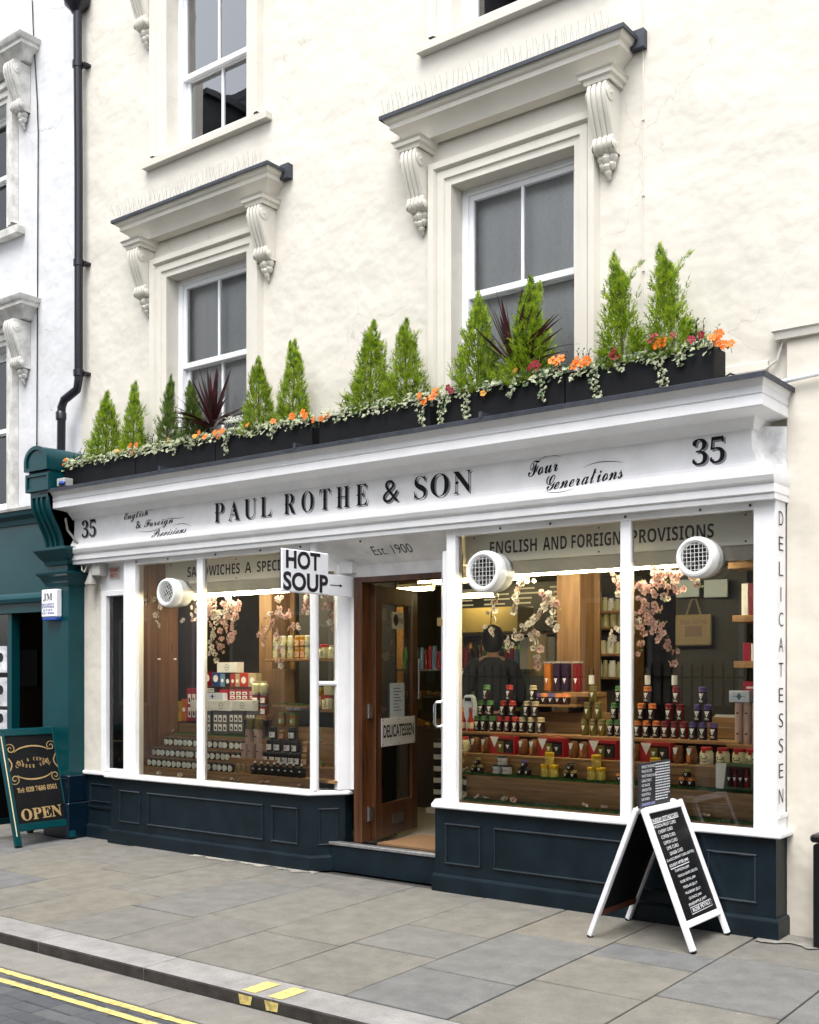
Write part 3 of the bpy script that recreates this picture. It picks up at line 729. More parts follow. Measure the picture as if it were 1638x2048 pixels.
# little camera with a blue tag left on the cornice end
g = T('junction_box', 'small grey junction box with blue tape beside the teal arched cap', 'box', (-6.70, -.22, 3.34))
MB().box(-6.74, -6.62, -.27, -.17, 3.335, 3.41).build('case', M('grey_plastic', (.4,.4,.38), .5), g, bevel=.006)
MB().tube([(-6.68,-.28,3.35),(-6.64,-.29,3.36),(-6.60,-.28,3.355)], [.012,.02,.014], 8).build('tape', M('blue_tape', (.02,.07,.35), .4), g, smooth=40)

# ------------------------------------------------------------------ the house opposite (seen in the glass)
STONE = M('pale_stucco', (.62,.60,.55), .8, .15, 2, .1, 20)
RUST = M('grey_rustication', (.44,.435,.42), .8, .3, 2, .2, 20)
SLATE = M('roof_slate', (.035,.04,.05), .5, .35, 6, .3, 30)
OGL = M('opposite_glass', (.02,.022,.025), .08)
def facade(t, xa, xb, zt, rows):
    MB().box(xa, xb, -9.7, -9.3, 3.4, zt).build('wall', STONE, t)
    g = MB().box(xa, xb, -9.7, -9.3, -.1, 3.4)
    for a in (.55,1.0,1.45,1.9,2.35,2.8): g.box(xa, xb, -9.3, -9.268, a+.012, a+.43)
    g.build('rusticated_base', RUST, t)
    k = xa + .75
    while k < xb - 1.2:
        for za, zb in rows:
            w_ = MB().box(k, k+1.1, -9.31, -9.262, za, zb).build('window', OGL, t)
            rect_frame(MB(), k-.06, k+1.16, za-.06, zb+.06, -9.26, -9.22, .07).build('frame', WHITE2, w_)
        k += 2.6
    MB().mould([(0,3.25),(.25,3.3),(.28,3.45),(0,3.5)], [(xa,-9.27),(xb,-9.27)], side=-1).mould([(0,zt-.4),(.3,zt-.25),(.34,zt-.05),(0,zt)], [(xa,-9.27),(xb,-9.27)], side=-1).build('cornice', STONE, t)
opp = T('opposite_terrace', 'tall pale terrace with slate mansard mirrored in the upper windows', 'building', (-13, -9.4, 0))
facade(opp, -19, -7.2, 11.8, ((.9,2.7),(4.5,6.8),(8.2,10.2)))
opl = T('opposite_house', 'low pale stucco house mirrored in the shop windows', 'building', (4, -9.4, 0))
facade(opl, -7.15, 16, 6.9, ((.9,2.7),(4.3,6.0)))  # unseen roofline kept low so more skylight reaches the shop displays
g = MB()
for i in range(10):
    z0, z1 = 11.7+i*.36, 11.7+(i+1)*.36; y0, y1 = -9.5-i*.16, -9.5-(i+1)*.16
    x = -19 - (i % 2)*.3
    while x < -7.5:
        g.add([(x+.006,y0+.02,z0),(x+.6,y0+.02,z0),(x+.6,y1+.005,z1),(x+.006,y1+.005,z1)], [(0,1,2,3)]); x += .606
g.build('roof', SLATE, opp)
MB().box(-19, -7.2, -14, -11.2, 11.6, 15.35).build('roof_core', SLATE, opp)
MB().box(-7.15, 16, -14, -9.8, 6.7, 6.85).build('roof', SLATE, opl)
for xk in (-17.2, -13.9, -9.9):
    d = MB().box(xk-.7, xk+.7, -11.0, -9.55, 11.8, 14.4).box(xk-.8, xk+.8, -11.0, -9.45, 14.4, 14.55).build('dormer', SLATE, opp)
    rect_frame(MB(), xk-.5, xk+.5, 12.3, 14.1, -9.54, -9.50, .08).build('dormer_frame', WHITE2, d)
rail = T('iron_railing', 'black iron area railing mirrored in the right-hand shop window', 'railing', (0, -8.0, 0))
MB().box(-10, 8, -8.12, -7.88, -.03, 1.12).build('plinth', M('black_plinth', (.015,.015,.016), .6), rail)
MB().box(-10, 8, -8.02, -7.98, 1.50, 1.525).build('top_rail', IRON, rail)
bm_ = None
for i in range(118):
    x = -9.9 + i*.15
    if bm_ is None:
        q = MB().tube([(0,0,1.10),(0,0,1.62)], .017, 6).lathe([(.017,1.6),(.024,1.63),(.004,1.72)], n=6); o = q.build('bar', IRON, rail, local=True); bm_ = o.data
    else: o = link('bar', bm_, rail)
    o.location = (x, 0, 0)
for x in (-2.35, -6.6, 2.6):
    MB().tube([(x,-8,1.1),(x,-8,1.55)], .03, 8).lathe([(.02,1.5),(.05,1.56),(.03,1.62),(.06,1.72),(.02,1.82),(.035,1.9),(.004,1.97)], (x,-8,0), 10).build('post', IRON, rail)
# ================================================================== the deli shopfront
shop = T('shopfront', 'white deli shopfront with navy stall risers and lettered fascia', 'shopfront', (-3.3, 0, 0))
SZ = .605                                           # stall-riser height
LX0, LX1, RX0 = -6.28, -3.766, -2.517
def poly_wall(pts, z0, z1, mat, name, parent=shop, **k):
    return MB().prism(pts, 'z', z0, z1).build(name, mat, parent, **k)
SRL = poly_wall([(LX0,0),(LX1,0),(-3.60,.25),(-3.60,.34),(LX0,.34)], 0, SZ, NAVY, 'stall_riser', bevel=.003)
SRR = poly_wall([(RX0,0),(0,0),(0,.178),(-.02,.34),(-2.62,.34),(-2.60,.2)], 0, SZ, NAVY, 'stall_riser', bevel=.003)
SRS = MB().box(-6.80, LX0, .10, .34, 0, SZ-.0).build('stall_riser', NAVY, shop, bevel=.003)
SK = [(0,0),(.022,0),(.022,.105),(.017,.118),(.008,.124),(0,.126)]
MB().mould(SK, [(LX0,.33),(LX0,0),(LX1,0),(-3.63,.205)], side=1).build('skirting', NAVY, SRL)
MB().mould(SK, [(-2.56,.10),(RX0,0),(0,0),(0,.178)], side=1).build('skirting', NAVY, SRR)
MB().mould(SK, [(-6.80,.10),(LX0,.10)], side=1).mould([(0,.28),(.012,.28),(.016,.30),(0,.305)], [(-6.80,.10),(LX0,.10)], side=1).build('skirting', NAVY, SRS)
# raised panel mouldings
def panel(parent, xa, xb, z0, z1, o=(0,0), d=(1,0), y=0.0):
    """rectangular bead frame on a riser; o + d*t plan line"""
    nx, ny = d[1], -d[0]
    g = MB(); w = .017
    def bar(t0, t1, za, zb):
        def P(t, n_): return (o[0]+d[0]*t+nx*n_, o[1]+d[1]*t+ny*n_)
        horiz = (t1-t0) > (zb-za)
        if horiz:
            m = (za+zb)/2; c = [(0,za),(.010,za+.002),(.014,m),(.010,zb-.002),(.0,zb)]
            vs_ = [(*P(t0,n_),z) for n_, z in c] + [(*P(t1,n_),z) for n_, z in c]
        else:
            m = (t0+t1)/2; c = [(0,t0),(.010,t0+.002),(.014,m),(.010,t1-.002),(.0,t1)]
            vs_ = [(*P(t,n_),za) for n_, t in c] + [(*P(t,n_),zb) for n_, t in c]
        g.add(vs_, [(i,i+1,i+6,i+5) for i in range(4)]+[(0,1,2,3,4),(9,8,7,6,5)])
    bar(xa, xb, z0, z0+w); bar(xa, xb, z1-w, z1); bar(xa, xa+w, z0+w, z1-w); bar(xb-w, xb, z0+w, z1-w)
    return g.build('panel_moulding', NAVYL, parent)
def ux(u, y=0.0): return onY(u, 1600, y)[0]
for ua, ub in ((240,281),(296,527),(544,597)): panel(SRL, ux(ua), ux(ub), .20, .50)
dl = math.hypot(-3.60-LX1, .25); panel(SRL, .075, dl-.06, .20, .50, (LX1,0), ((-3.60-LX1)/dl, .25/dl))
for ua, ub in ((891,962),(988,1388),(1415,1514)): panel(SRR, ux(ua), ux(ub), .20, .50)
panel(SRS, -6.72, -6.34, .34, .52, (0,.10), (1,0))
# sills
SP = [(-.01,SZ),(.035,SZ),(.042,SZ+.008),(.042,SZ+.026),(.034,SZ+.036),(-.09,SZ+.046),(-.09,SZ)]
sl = MB(); sl.mould(SP, [(LX0-.01,.12),(LX0-.01,0),(LX1,0),(-3.585,.25),(-3.585,.30)], side=1)
sl.box(-6.20, -3.80, .06, .14, SZ, SZ+.044); sl.build('window_sill', WHITE, shop, smooth=25)
sr = MB(); sr.mould(SP, [(-2.62,.20),(RX0+.02,0),(0.0,0),(0.0,.178)], side=1); sr.box(-2.4, -.12, .06, .14, SZ, SZ+.044); sr.build('window_sill', WHITE, shop, smooth=25)
MB().mould(SP, [(-6.80,.10),(LX0-.02,.10)], side=1).build('window_sill', WHITE, shop, smooth=25)
ZW = SZ + .04; ZH = 2.575                              # glass from sill to head
# posts and mullions
def post(x0, x1, y0, y1, z0=ZW, z1=ZH+.08, name='post', m=WHITE):
    return MB().box(x0, x1, y0, y1, z0, z1).build(name, m, shop, bevel=.006)
post(-6.09, -5.925, -.005, .10)
post(-5.112, -5.036, .012, .075, name='mullion')
MB().lathe([(.036,ZW),(.036,ZH+.06)], (-3.735,.03,0), 16).build('mullion', WHITE, shop, smooth=40)
post(-2.415, -2.335, -.004, .09)
post(-1.032, -.958, .012, .075, name='mullion')
post(-.14, -.002, .002, .175)
g = MB().box(-.138, .004, -.001, .176, ZW, ZW+.07).box(-.09, .012, .02, .176, ZW+.07, ZW+.10); g.build('pilaster_plinth', WHITE, shop, bevel=.004)
# splayed posts beside the door
poly_wall([(-3.655,.17),(-3.60,.155),(-3.54,.25),(-3.47,.27),(-3.47,.34),(-3.63,.34)], ZW, ZH-.12, WHITE, 'post', bevel=.004)
poly_wall([(-2.62,.22),(-2.47,.03),(-2.418,.03),(-2.40,.10),(-2.55,.34),(-2.62,.34)], .18, ZH-.10, WHITE, 'post', bevel=.004)
# side transom and rails of the left return window
def along(t, off=0.0): return (-3.735+(.125)*t, .03+.155*t)
a, b = along(0), along(1)
g = MB(); g.tube([(a[0],a[1],1.50),(b[0],b[1],1.50)], .020, 10); g.build('transom', WHITE, shop, smooth=40)
g = MB().prism([(a[0]-.0,a[1]),(b[0]+.02,b[1]-.02),(b[0]+.02,b[1]+.02),(a[0],a[1]+.04)], 'z', ZH-.01, ZH+.06); g.build('head_rail', WHITE, shop)
# panes
def pane(xa, xb, y, z0=ZW, z1=ZH+.02): return MB().add([(xa,y,z0),(xb,y,z0),(xb,y,z1),(xa,y,z1)], [(0,1,2,3)]).build('pane', GLASS, shop)
pane(-5.93, -5.105, .045); pane(-5.04, -3.75, .045); pane(-2.34, -1.026, .045); pane(-.962, -.135, .045)
for z0, z1 in ((ZW, 1.49), (1.51, ZH-.01)):
    MB().add([(a[0],a[1]+.01,z0),(b[0],b[1]+.01,z0),(b[0],b[1]+.01,z1),(a[0],a[1]+.01,z1)], [(0,1,2,3)]).build('pane', GLASS, shop)
# narrow strip light at the far left with its cream pier
MB().box(-6.82, -6.53, .08, .44, ZW, 2.62).build('pier', CREAM, shop)
rect_frame(MB(), -6.53, -6.12, ZW, 2.36, .075, .16, .075, .05, .03).build('window_frame', WHITE, shop, bevel=.004)
MB().box(-6.53, -6.1, .085, .40, 2.36, 2.62).build('head_panel', WHITE, shop)
MB().add([(-6.46,.12,ZW+.02),(-6.19,.12,ZW+.02),(-6.19,.12,2.32),(-6.46,.12,2.32)], [(0,1,2,3)]).build('pane', GLASS, shop)
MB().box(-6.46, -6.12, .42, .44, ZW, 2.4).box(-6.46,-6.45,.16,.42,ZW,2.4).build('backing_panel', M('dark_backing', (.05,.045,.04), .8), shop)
# head rail over the glass
MB().box(-6.10, -3.735, .005, .10, ZH, 2.70).box(-2.42, -.012, .004, .10, ZH, 2.70).box(-3.735,-2.42,.03,.10,2.62,2.70).build('head_rail', WHITE, shop, bevel=.005)
# fascia: shallow hollow board whose ends flare outward
FX0, FX1 = -6.86, -.02
def fy(z):
    t = max(0, min(1, (z-2.775)/.10)); return -.085 + .05*(1-(1-t)**2)
def flare(z):
    t = max(0, min(1, (z-2.775)/.20)); return .115*(1-(1-t)**2.2)
g = MB(); zs = [2.765 + .32*i/14 for i in range(15)]; n_ = 15
for i in range(n_-1):
    za, zb = zs[i], zs[i+1]
    g.add([(FX0+flare(za)*.6,fy(za),za),(FX1-flare(za),fy(za),za),(FX1-flare(zb),fy(zb),zb),(FX0+flare(zb)*.6,fy(zb),zb)], [(0,1,2,3)])
fas = g.build('fascia', FASCIA, shop, smooth=40)
g = MB(); m_ = 8                                       # hollow return at the right end, against the wall
for i in range(n_-1):
    for j in range(m_):
        q = []
        for z, t in ((zs[i],j/m_),(zs[i],(j+1)/m_),(zs[i+1],(j+1)/m_),(zs[i+1],j/m_)):
            xf, yf = FX1-flare(z), fy(z); xe, ye = .003, .178
            s = t; bulge = .10*math.sin(PI*t)*(flare(z)/.115)
            q.append((xf+(xe-xf)*s - bulge*.35, yf+(ye-yf)*s**.8, z))
        g.add(q, [(0,1,2,3)])
g.build('fascia_end', STAIN, shop, smooth=60)
g = MB()
for i in range(n_-1):
    za, zb = zs[i], zs[i+1]
    g.add([(FX0+flare(za)*.6,fy(za),za),(FX0+flare(zb)*.6,fy(zb),zb),(FX0+.10,.2,zb),(FX0+.10,.2,za)], [(0,1,2,3)])
g.build('fascia_end', BLACK, shop)
# moulding under the fascia
g = MB(); g.mould([(0,2.62),(.055,2.62),(.06,2.64),(.055,2.655),(.075,2.66),(.08,2.70),(.072,2.71),(.10,2.725),(.115,2.755),(.115,2.775),(0,2.79)], [(-6.94,.18),(-6.94,-.0),(.0,.0),(.0,.178)], side=1)
g.v = [(x*.22 if x > 0 else x, y, z) for x, y, z in g.v]; g.box(-6.9, -6.1, .0, .2, 2.62, 2.70)
g.build('fascia_moulding', WHITE, shop, smooth=20)
# cornice and lead
CP = [(0,3.055),(.012,3.05),(.02,3.07),(.03,3.085),(.055,3.115),(.10,3.125),(.215,3.135),(.22,3.14),(.22,3.195),(.212,3.20),(.212,3.205),(.222,3.21),(.222,3.25),(.235,3.262),(.25,3.285),(.268,3.30),(0,3.305)]
cp = [(-6.68,.2),(-6.68,-.035),(-.225,-.035),(-.225,.178)]
def ends(g):
    # the returns overhang less than the front
    g.v = [((-.13+(x+.225)*.64) if x > -.2251 else (-6.80+(x+6.68)*.56) if x < -6.6799 else x, y, z) for x, y, z in g.v]; return g
ends(MB().mould(CP, cp, side=1)).build('cornice', WHITE, shop, smooth=18)
g = MB(); g.mould([(0,3.345),(0,3.306),(.262,3.301),(.262,3.286),(.284,3.283),(.286,3.312),(.27,3.318)], cp, side=1); ends(g); g.box(-6.60,-.3,-.04,.22,3.306,3.342)
g.build('lead_capping', LEAD, shop)
for x in (-5.2, -3.62, -1.9): MB().box(x-.012, x+.012, -.326, -.04, 3.31, 3.352).build('lead_roll', LEAD, shop)
# small fixing pips under the moulding
for u in (272, 335, 430, 520, 600, 720, 1000, 1100, 1250, 1400, 1500):
    x = ux(u, .0); MB().lathe([(.009,0),(.009,-.006),(.004,-.011)], (x, .006, 2.60), 8, 'y').build('screw_head', LEAD, shop)
# lettering on the fascia
FE = .0025
def fm(e): return lambda a, b: (a, fy(b)-e, b)
def sign(words, style, rects, extra=0.0, shear=0.0, mat=INK, e=FE, name='lettering'):
    g = MB()
    for w_, r in zip(words, rects): g.text(w_, style, r, fm(e), extra, shear)
    return g.build(name, mat, shop)
main = [('P',0),('A',0),('U',0),('L',0)]
def spaced(word, xa, xb, z0, z1, dz=0.0, e=FE, mat=INK, dx=0.0, narrow=.8):
    g = MB(); wid = []
    for ch in word:
        vs_, _ = text_mesh(ch, 'serif', -.008); wid.append((max(p[0] for p in vs_)-min(p[0] for p in vs_)))
    tot = sum(wid); gap = (xb-xa)*.075 if len(word) > 1 else 0
    k = (xb-xa-gap*(len(word)-1))/tot; x = xa
    for ch, w_ in zip(word, wid):
        lo = .035 if ch in 'O&SU' else 0
        g.text(ch, 'serif', (x+dx, z0+dz-(z1-z0)*lo*.5, x+w_*k+dx, z1+dz+(z1-z0)*(lo*.5 if ch in 'O&S' else 0)), fm(e), -.008); x += w_*k+gap
    if mat is INK:                                        # the pointed mid-stem spurs of the painted letters
        x = xa
        for ch, w_ in zip(word, wid):
            zc = (z0+z1)/2; sx = {'P': .22,'L': .25,'R': .22,'T': .5,'H': .22,'E': .22,'U': .24,'N': .2,'A': .5}.get(ch)
            if sx is not None:
                c = x+w_*k*sx; g.add([fm(e-.0002)(c-.020,zc), fm(e-.0002)(c,zc-.012), fm(e-.0002)(c+.020,zc), fm(e-.0002)(c,zc+.012)], [(0,1,2,3)])
            x += w_*k+gap
    return g.build('lettering', mat, shop)
for w_, ua, ub in (('PAUL',428,542),('ROTHE',567,734),('&',765,797),('SON',828,943)):
    xa, xb = ux(ua,-.04), ux(ub,-.04)
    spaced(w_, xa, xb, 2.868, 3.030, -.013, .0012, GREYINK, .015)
    spaced(w_, xa, xb, 2.868, 3.030)
for ua, ub in ((163,191),(1384,1449)):
    xa, xb = ux(ua,-.04), ux(ub,-.04)
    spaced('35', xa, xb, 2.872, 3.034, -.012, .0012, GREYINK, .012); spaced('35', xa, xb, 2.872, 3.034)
def swash(g, pts, w=.004, e=FE):
    n_ = 24; P_ = []
    for i in range(n_+1):
        t = i/n_; u_ = 1-t; P_.append(tuple(u_**3*pts[0][k]+3*u_*u_*t*pts[1][k]+3*u_*t*t*pts[2][k]+t**3*pts[3][k] for k in (0,1)))
    for i in range(n_):
        (xa, za), (xb, zb) = P_[i], P_[i+1]; L_ = math.hypot(xb-xa, zb-za) or 1; nx, nz = -(zb-za)/L_, (xb-xa)/L_
        wa, wb = w*math.sin(PI*i/n_)+.0008, w*math.sin(PI*(i+1)/n_)+.0008; f = fm(e)
        g.add([f(xa-nx*wa/2,za-nz*wa/2), f(xb-nx*wb/2,zb-nz*wb/2), f(xb+nx*wb/2,zb+nz*wb/2), f(xa+nx*wa/2,za+nz*wa/2)], [(0,1,2,3)])
g = MB()
g.text('English', 'script', (-6.04,2.955,-5.70,3.055), fm(FE), 0, .05); g.text('& Foreign', 'script', (-5.87,2.865,-5.36,2.962), fm(FE), 0, .03); g.text('Provisions', 'script', (-5.62,2.79,-5.17,2.868), fm(FE), 0, .03)
g.add([(x+.0016,y-.0004,z+.0005) for x,y,z in g.v], list(g.f)); swash(g, [(-6.02,3.06),(-5.9,3.09),(-5.75,3.05),(-5.62,3.045)]); swash(g, [(-5.84,2.872),(-5.7,2.845),(-5.6,2.85),(-5.5,2.89)]); swash(g, [(-5.5,2.94),(-5.35,2.965),(-5.32,2.93),(-5.2,2.95)]); swash(g, [(-5.35,2.88),(-5.25,2.905),(-5.2,2.89),(-5.12,2.86)])
g.build('lettering', INK, shop)
g = MB()
g.text('Four', 'script', (-1.70,2.925,-1.465,3.028), fm(FE), 0, .08); g.text('Generations', 'script', (-1.555,2.815,-.985,2.918), fm(FE), 0, .05)
g.add([(x+.0016,y-.0004,z+.0005) for x,y,z in g.v], list(g.f)); swash(g, [(-1.62,3.03),(-1.56,3.06),(-1.50,3.06),(-1.44,3.035)]); swash(g, [(-1.27,2.945),(-1.18,2.985),(-1.05,2.965),(-.98,2.945)]); swash(g, [(-1.56,2.815),(-1.48,2.785),(-1.38,2.79),(-1.32,2.815)])
g.build('lettering', INK, shop)
# vertical DELICATESSEN on the pilaster flank (faces right)
g = MB()
for k, ch in enumerate('DELICATESSEN'):
    v = 1022 + k*50.6; y_, zt_ = onX(1561, v, .004)
    g.text(ch, 'sans', (.050 if ch != 'I' else .078, zt_-.085, .122 if ch != 'I' else .090, zt_), lambda a, b: (.0012, a, b), -.012)
g.build('lettering', INK, shop)
# canted soffit board over the door, with its date
y0, z0, y1, z1 = .035, 2.63, .23, 2.44
g = MB()
g.add([(-3.70,y0,z0),(-2.42,y0,z0),(-2.56,y1,z1),(-3.47,y1,z1)], [(0,1,2,3)])
g.add([(-3.70,y0,z0),(-3.47,y1,z1),(-3.60,.20,2.40),(-3.71,.05,2.40)], [(0,1,2,3)]); g.add([(-2.42,y0,z0),(-2.40,.05,2.42),(-2.56,.22,2.42),(-2.56,y1,z1)], [(0,1,2,3)])
g.box(-3.50, -2.56, .228, .30, 2.345, 2.445)
g.box(-3.64,-3.46,.17,.30,2.38,2.47)
g.build('door_soffit', M('soffit_white_paint', (.78,.77,.76), .45, .2, 4), shop)
g = MB(); f_ = lambda a, b: (a, y0+(y1-y0)*b-.0015, z0+(z1-z0)*b-.0015)
xa, xb = onY(738,1105,.1)[0], onY(818,1105,.1)[0]
vs_, fs = text_mesh('Est. 1900', 'sans', -.008)
w_ = max(p[0] for p in vs_)
g.add([f_(xa+p[0]/w_*(xb-xa), .66-p[1]*.48) for p in vs_], fs); g.build('lettering', INK, shop)
# door frame, step, mat
DFR = MB().box(-3.47, -3.385, .20, .34, .235, 2.345).box(-3.47, -2.56, .205, .34, 2.30, 2.3445).box(-2.605, -2.565, .235, .34, .235, 2.30).build('door_frame', DOORWOOD, shop, bevel=.004)
MB().prism([(-3.665,.14),(-2.53,.14),(-2.57,.42),(-3.6,.42)], 'z', .0, .205).build('step', NAVY, shop, bevel=.004)
MB().prism([(-3.675,.128),(-2.525,.128),(-2.57,.20),(-3.62,.20)], 'z', .206, .232).build('step_nosing', M('worn_aluminium', (.42,.42,.43), .4, .3, 30, metal=.8), shop, bevel=.004)
# the open door, swung inwards
HX, HY = -3.375, .33
EX, EY = -3.56, 1.13
dv = Vector((EX-HX, EY-HY, 0)).normalized(); nv = Vector((dv.y, -dv.x, 0))       # nv faces right
DL = .82
def dpt(t, n_, z): p = Vector((HX,HY,0)) + dv*t + nv*n_; return (p.x, p.y, z)
def dbox(g, t0, t1, n0, n1, z0, z1):
    return g.obox(dpt((t0+t1)/2,(n0+n1)/2,(z0+z1)/2), dv*(t1-t0)/2, nv*(n1-n0)/2, (0,0,(z1-z0)/2))
g = MB(); dbox(g,0,.115,-.022,.022,.245,2.29); dbox(g,DL-.115,DL,-.022,.022,.245,2.29); dbox(g,.115,DL-.115,-.022,.022,2.15,2.29); dbox(g,.115,DL-.115,-.022,.022,.245,.52); dbox(g,.115,DL-.115,-.022,.022,1.0,1.10)
door = g.build('door', DOORWOOD, shop, bevel=.004)
for za, zb in ((.52,1.0),(1.10,2.15)):
    MB().add([dpt(.11,0,za),dpt(DL-.11,0,za),dpt(DL-.11,0,zb),dpt(.11,0,zb)], [(0,1,2,3)]).build('pane', GLASS, door)
g = MB(); dbox(g,.095,DL-.07,.024,.030,.985,1.215); pl = g.build('sign_plate', M('brushed_plate', (.60,.60,.59), .35, .12, 60, metal=.3), door, bevel=.002)
g = MB(); f_ = lambda a, b: dpt(a, .0315, b)
g.text('DELICATESSEN', 'sans', (.125,1.055,DL-.10,1.16), f_, .022); 
for t in (.115, (DL+.025)/2, DL-.09):
    for z in (1.0, 1.2): g.add([f_(t-.006,z-.006),f_(t+.006,z-.006),f_(t+.006,z+.006),f_(t-.006,z+.006)], [(0,1,2,3)])
g.build('lettering', INK, door)
g = MB(); dbox(g,.30,.58,.006,.008,1.215,1.50); g.build('paper_notice', M('blue_grey_paper', (.32,.37,.41), .8, .1), door)
g = MB()
for k in range(8): f2 = lambda a, b: dpt(a, .0092, b); g.add([f2(.36,1.27+k*.026),f2(.52-.03*(k%3),1.27+k*.026),f2(.52-.03*(k%3),1.276+k*.026),f2(.36,1.276+k*.026)], [(0,1,2,3)])
g.build('lettering', INK, door)
g = MB(); dbox(g,.35,.56,.006,.008,1.95,2.09); g.build('window_sticker', M('sticker_paper', (.45,.45,.40), .6, .1), door)
g = MB(); g.add([dpt(.41+.045*math.cos(q*PI/8), .0092, 2.025+.05*math.sin(q*PI/8)) for q in range(16)], [tuple(range(16))]); g.text('1920', 'sans', (.46,2.0,.545,2.04), lambda a, b: dpt(a,.0092,b)); g.build('lettering', INK, door)
for n_ in (.06, -.06):
    MB().tube([dpt(DL-.06,n_*.4,1.36),dpt(DL-.06,n_,1.36),dpt(DL-.06,n_,1.70),dpt(DL-.06,n_*.4,1.70)], .009, 8).build('pull_handle', STEEL, door, smooth=40)
g = MB(); dbox(g,.30,.52,.024,.030,.34,.42); g.build('letter_plate', STEEL, door, bevel=.002)
for z in (.46, 1.28):
    MB().box(HX-.016, HX+.018, HY-.055, HY-.02, z-.055, z+.055).lathe([(.008,-.06),(.008,.06)], (HX-.004,HY-.058,z), 8).build('hinge', STEEL, door)
# pull handle and bell push on the right-hand post
hp = [onY(880, 1413, .04), onY(880, 1448, .04)]
g = MB(); zt_, zb_ = 1.37, 1.19; px, py = -2.515, .085; ov = Vector((-.78,-.62,0)).normalized()*.055
g.tube([(px,py,zt_),(px+ov.x*.7,py+ov.y*.7,zt_),(px+ov.x,py+ov.y,zt_-.02),(px+ov.x,py+ov.y,zb_+.02),(px+ov.x*.7,py+ov.y*.7,zb_),(px,py,zb_)], .011, 8)
for z in (zt_, zb_): g.tube([(px-ov.x*.1,py-ov.y*.1,z),(px+ov.x*.14,py+ov.y*.14,z)], .026, 12)
g.build('pull_handle', STEEL, shop, smooth=40)
g = MB(); g.box(-2.53,-2.492,.04,.075,1.93,1.99).build('bell_push', M('brass_plate', (.45,.33,.14), .3, metal=.8), shop, bevel=.003)
g = MB().prism([(-3.36,.36),(-2.62,.36),(-2.62,.95),(-3.36,.95)], 'z', .207, .222); o = g.build('door_mat', MAT_COIR, origin=(-3.0,.65,.207)); tag(o, 'brown coir mat just inside the open door', 'mat')

# hanging signs behind the glass
def inner_sign(words, xa, xb, z0, z1, rects, label, y=.25):
    s = T('sign_board', label, 'sign', ((xa+xb)/2, y, z0))
    MB().box(xa, xb, y, y+.012, z0, z1).build('board', M('grey_white_board', (.72,.74,.72), .5, .06), s)
    g = MB()
    for w_, r in zip(words, rects): g.text(w_, 'bold', r, lambda a, b: (a, y-.0015, b))
    g.build('lettering', INK, s)
    for x in (xa+.08, (xa+xb)/2, xb-.08):
        for z in (z0+.02, z1-.02): MB().lathe([(.007,0),(.007,-.003)], (x, y-.0005, z), 8, 'y').build('screw', LEAD, s)
    return s
def R_(ua, ub, y): return onY(ua,1100,y)[0], onY(ub,1100,y)[0]
a1 = R_(980,1074,.25); a2 = R_(1086,1134,.25); a3 = R_(1143,1241,.25); a4 = R_(1262,1428,.25)
inner_sign(['ENGLISH','AND','FOREIGN','PROVISIONS'], -2.42, -.20, 2.395, 2.60, [(a1[0],2.452,a1[1],2.545),(a2[0],2.452,a2[1],2.545),(a3[0],2.452,a3[1],2.545),(a4[0],2.452,a4[1],2.545)], 'long white sign reading ENGLISH AND FOREIGN PROVISIONS inside the right window')
b1 = R_(375,480,.25); b2 = R_(490,503,.25); b3 = (onY(514,1100,.25)[0], onY(600,1100,.25)[0])
inner_sign(['SANDWICHES','A','SPECIALITY'], -5.80, -3.92, 2.395, 2.60, [(b1[0],2.452,b1[1],2.545),(b2[0],2.452,b2[1],2.545),(b3[0],2.452,-4.03,2.545)], 'long white sign reading SANDWICHES A SPECIALITY inside the left window')
g = MB().box(-5.9, -3.78, .20, .40, 2.60, 2.74).box(-2.45, -.15, .20, .40, 2.60, 2.74).build('bulkhead', M('grey_bulkhead', (.38,.38,.36), .7), shop)
MB().box(-5.8, -3.8, .27, .30, 2.30, 2.395).box(-2.42, -.16, .27, .30, 2.30, 2.395).build('sign_rail', M('grey_rail', (.36,.36,.34), .6), shop)

# ------------------------------------------------------------------ HOT SOUP blade sign
hsn = T('hanging_sign', 'white blade sign reading HOT SOUP with an arrow, fixed by the door', 'sign', (-3.5, .28, 2.19))
SX = -3.5
MB().box(SX-.012, SX+.012, -.60, -.075, 2.19, 2.515).build('panel', M('white_sign_paint', (.82,.83,.86), .4, .05), hsn, bevel=.008)
MB().box(SX-.010, SX+.010, -.075, .30, 2.19, 2.355).build('arm', M('white_sign_paint', (.8,.8,.8)), hsn, bevel=.003)
MB().box(SX-.02, SX+.022, .285, .33, 2.06, 2.29).build('fixing_plate', M('grey_metal_plate', (.45,.46,.47), .4, .1, metal=.5), hsn)
g = MB(); f_ = lambda a, b: (SX+.0135, a, b)
g.text('HOT', 'sans', (-.555,2.368,-.175,2.508), f_, .034); g.text('SOUP', 'sans', (-.585,2.203,-.085,2.345), f_, .034)
g.build('lettering', M('plum_black_ink', (.014,.008,.012), .5), hsn)
g = MB(); f_ = lambda a, b: (SX+.0115, a, b)
g.add([f_(-.06,2.268),f_(.06,2.268),f_(.06,2.275),f_(-.06,2.275)], [(0,1,2,3)]); g.add([f_(.055,2.258),f_(.088,2.2715),f_(.055,2.285)], [(0,1,2)]); g.build('lettering', INK, hsn)
MB().box(SX-.004, SX+.004, -.602, -.598, 2.19, 2.51).build('black_edge', BLACK, hsn)
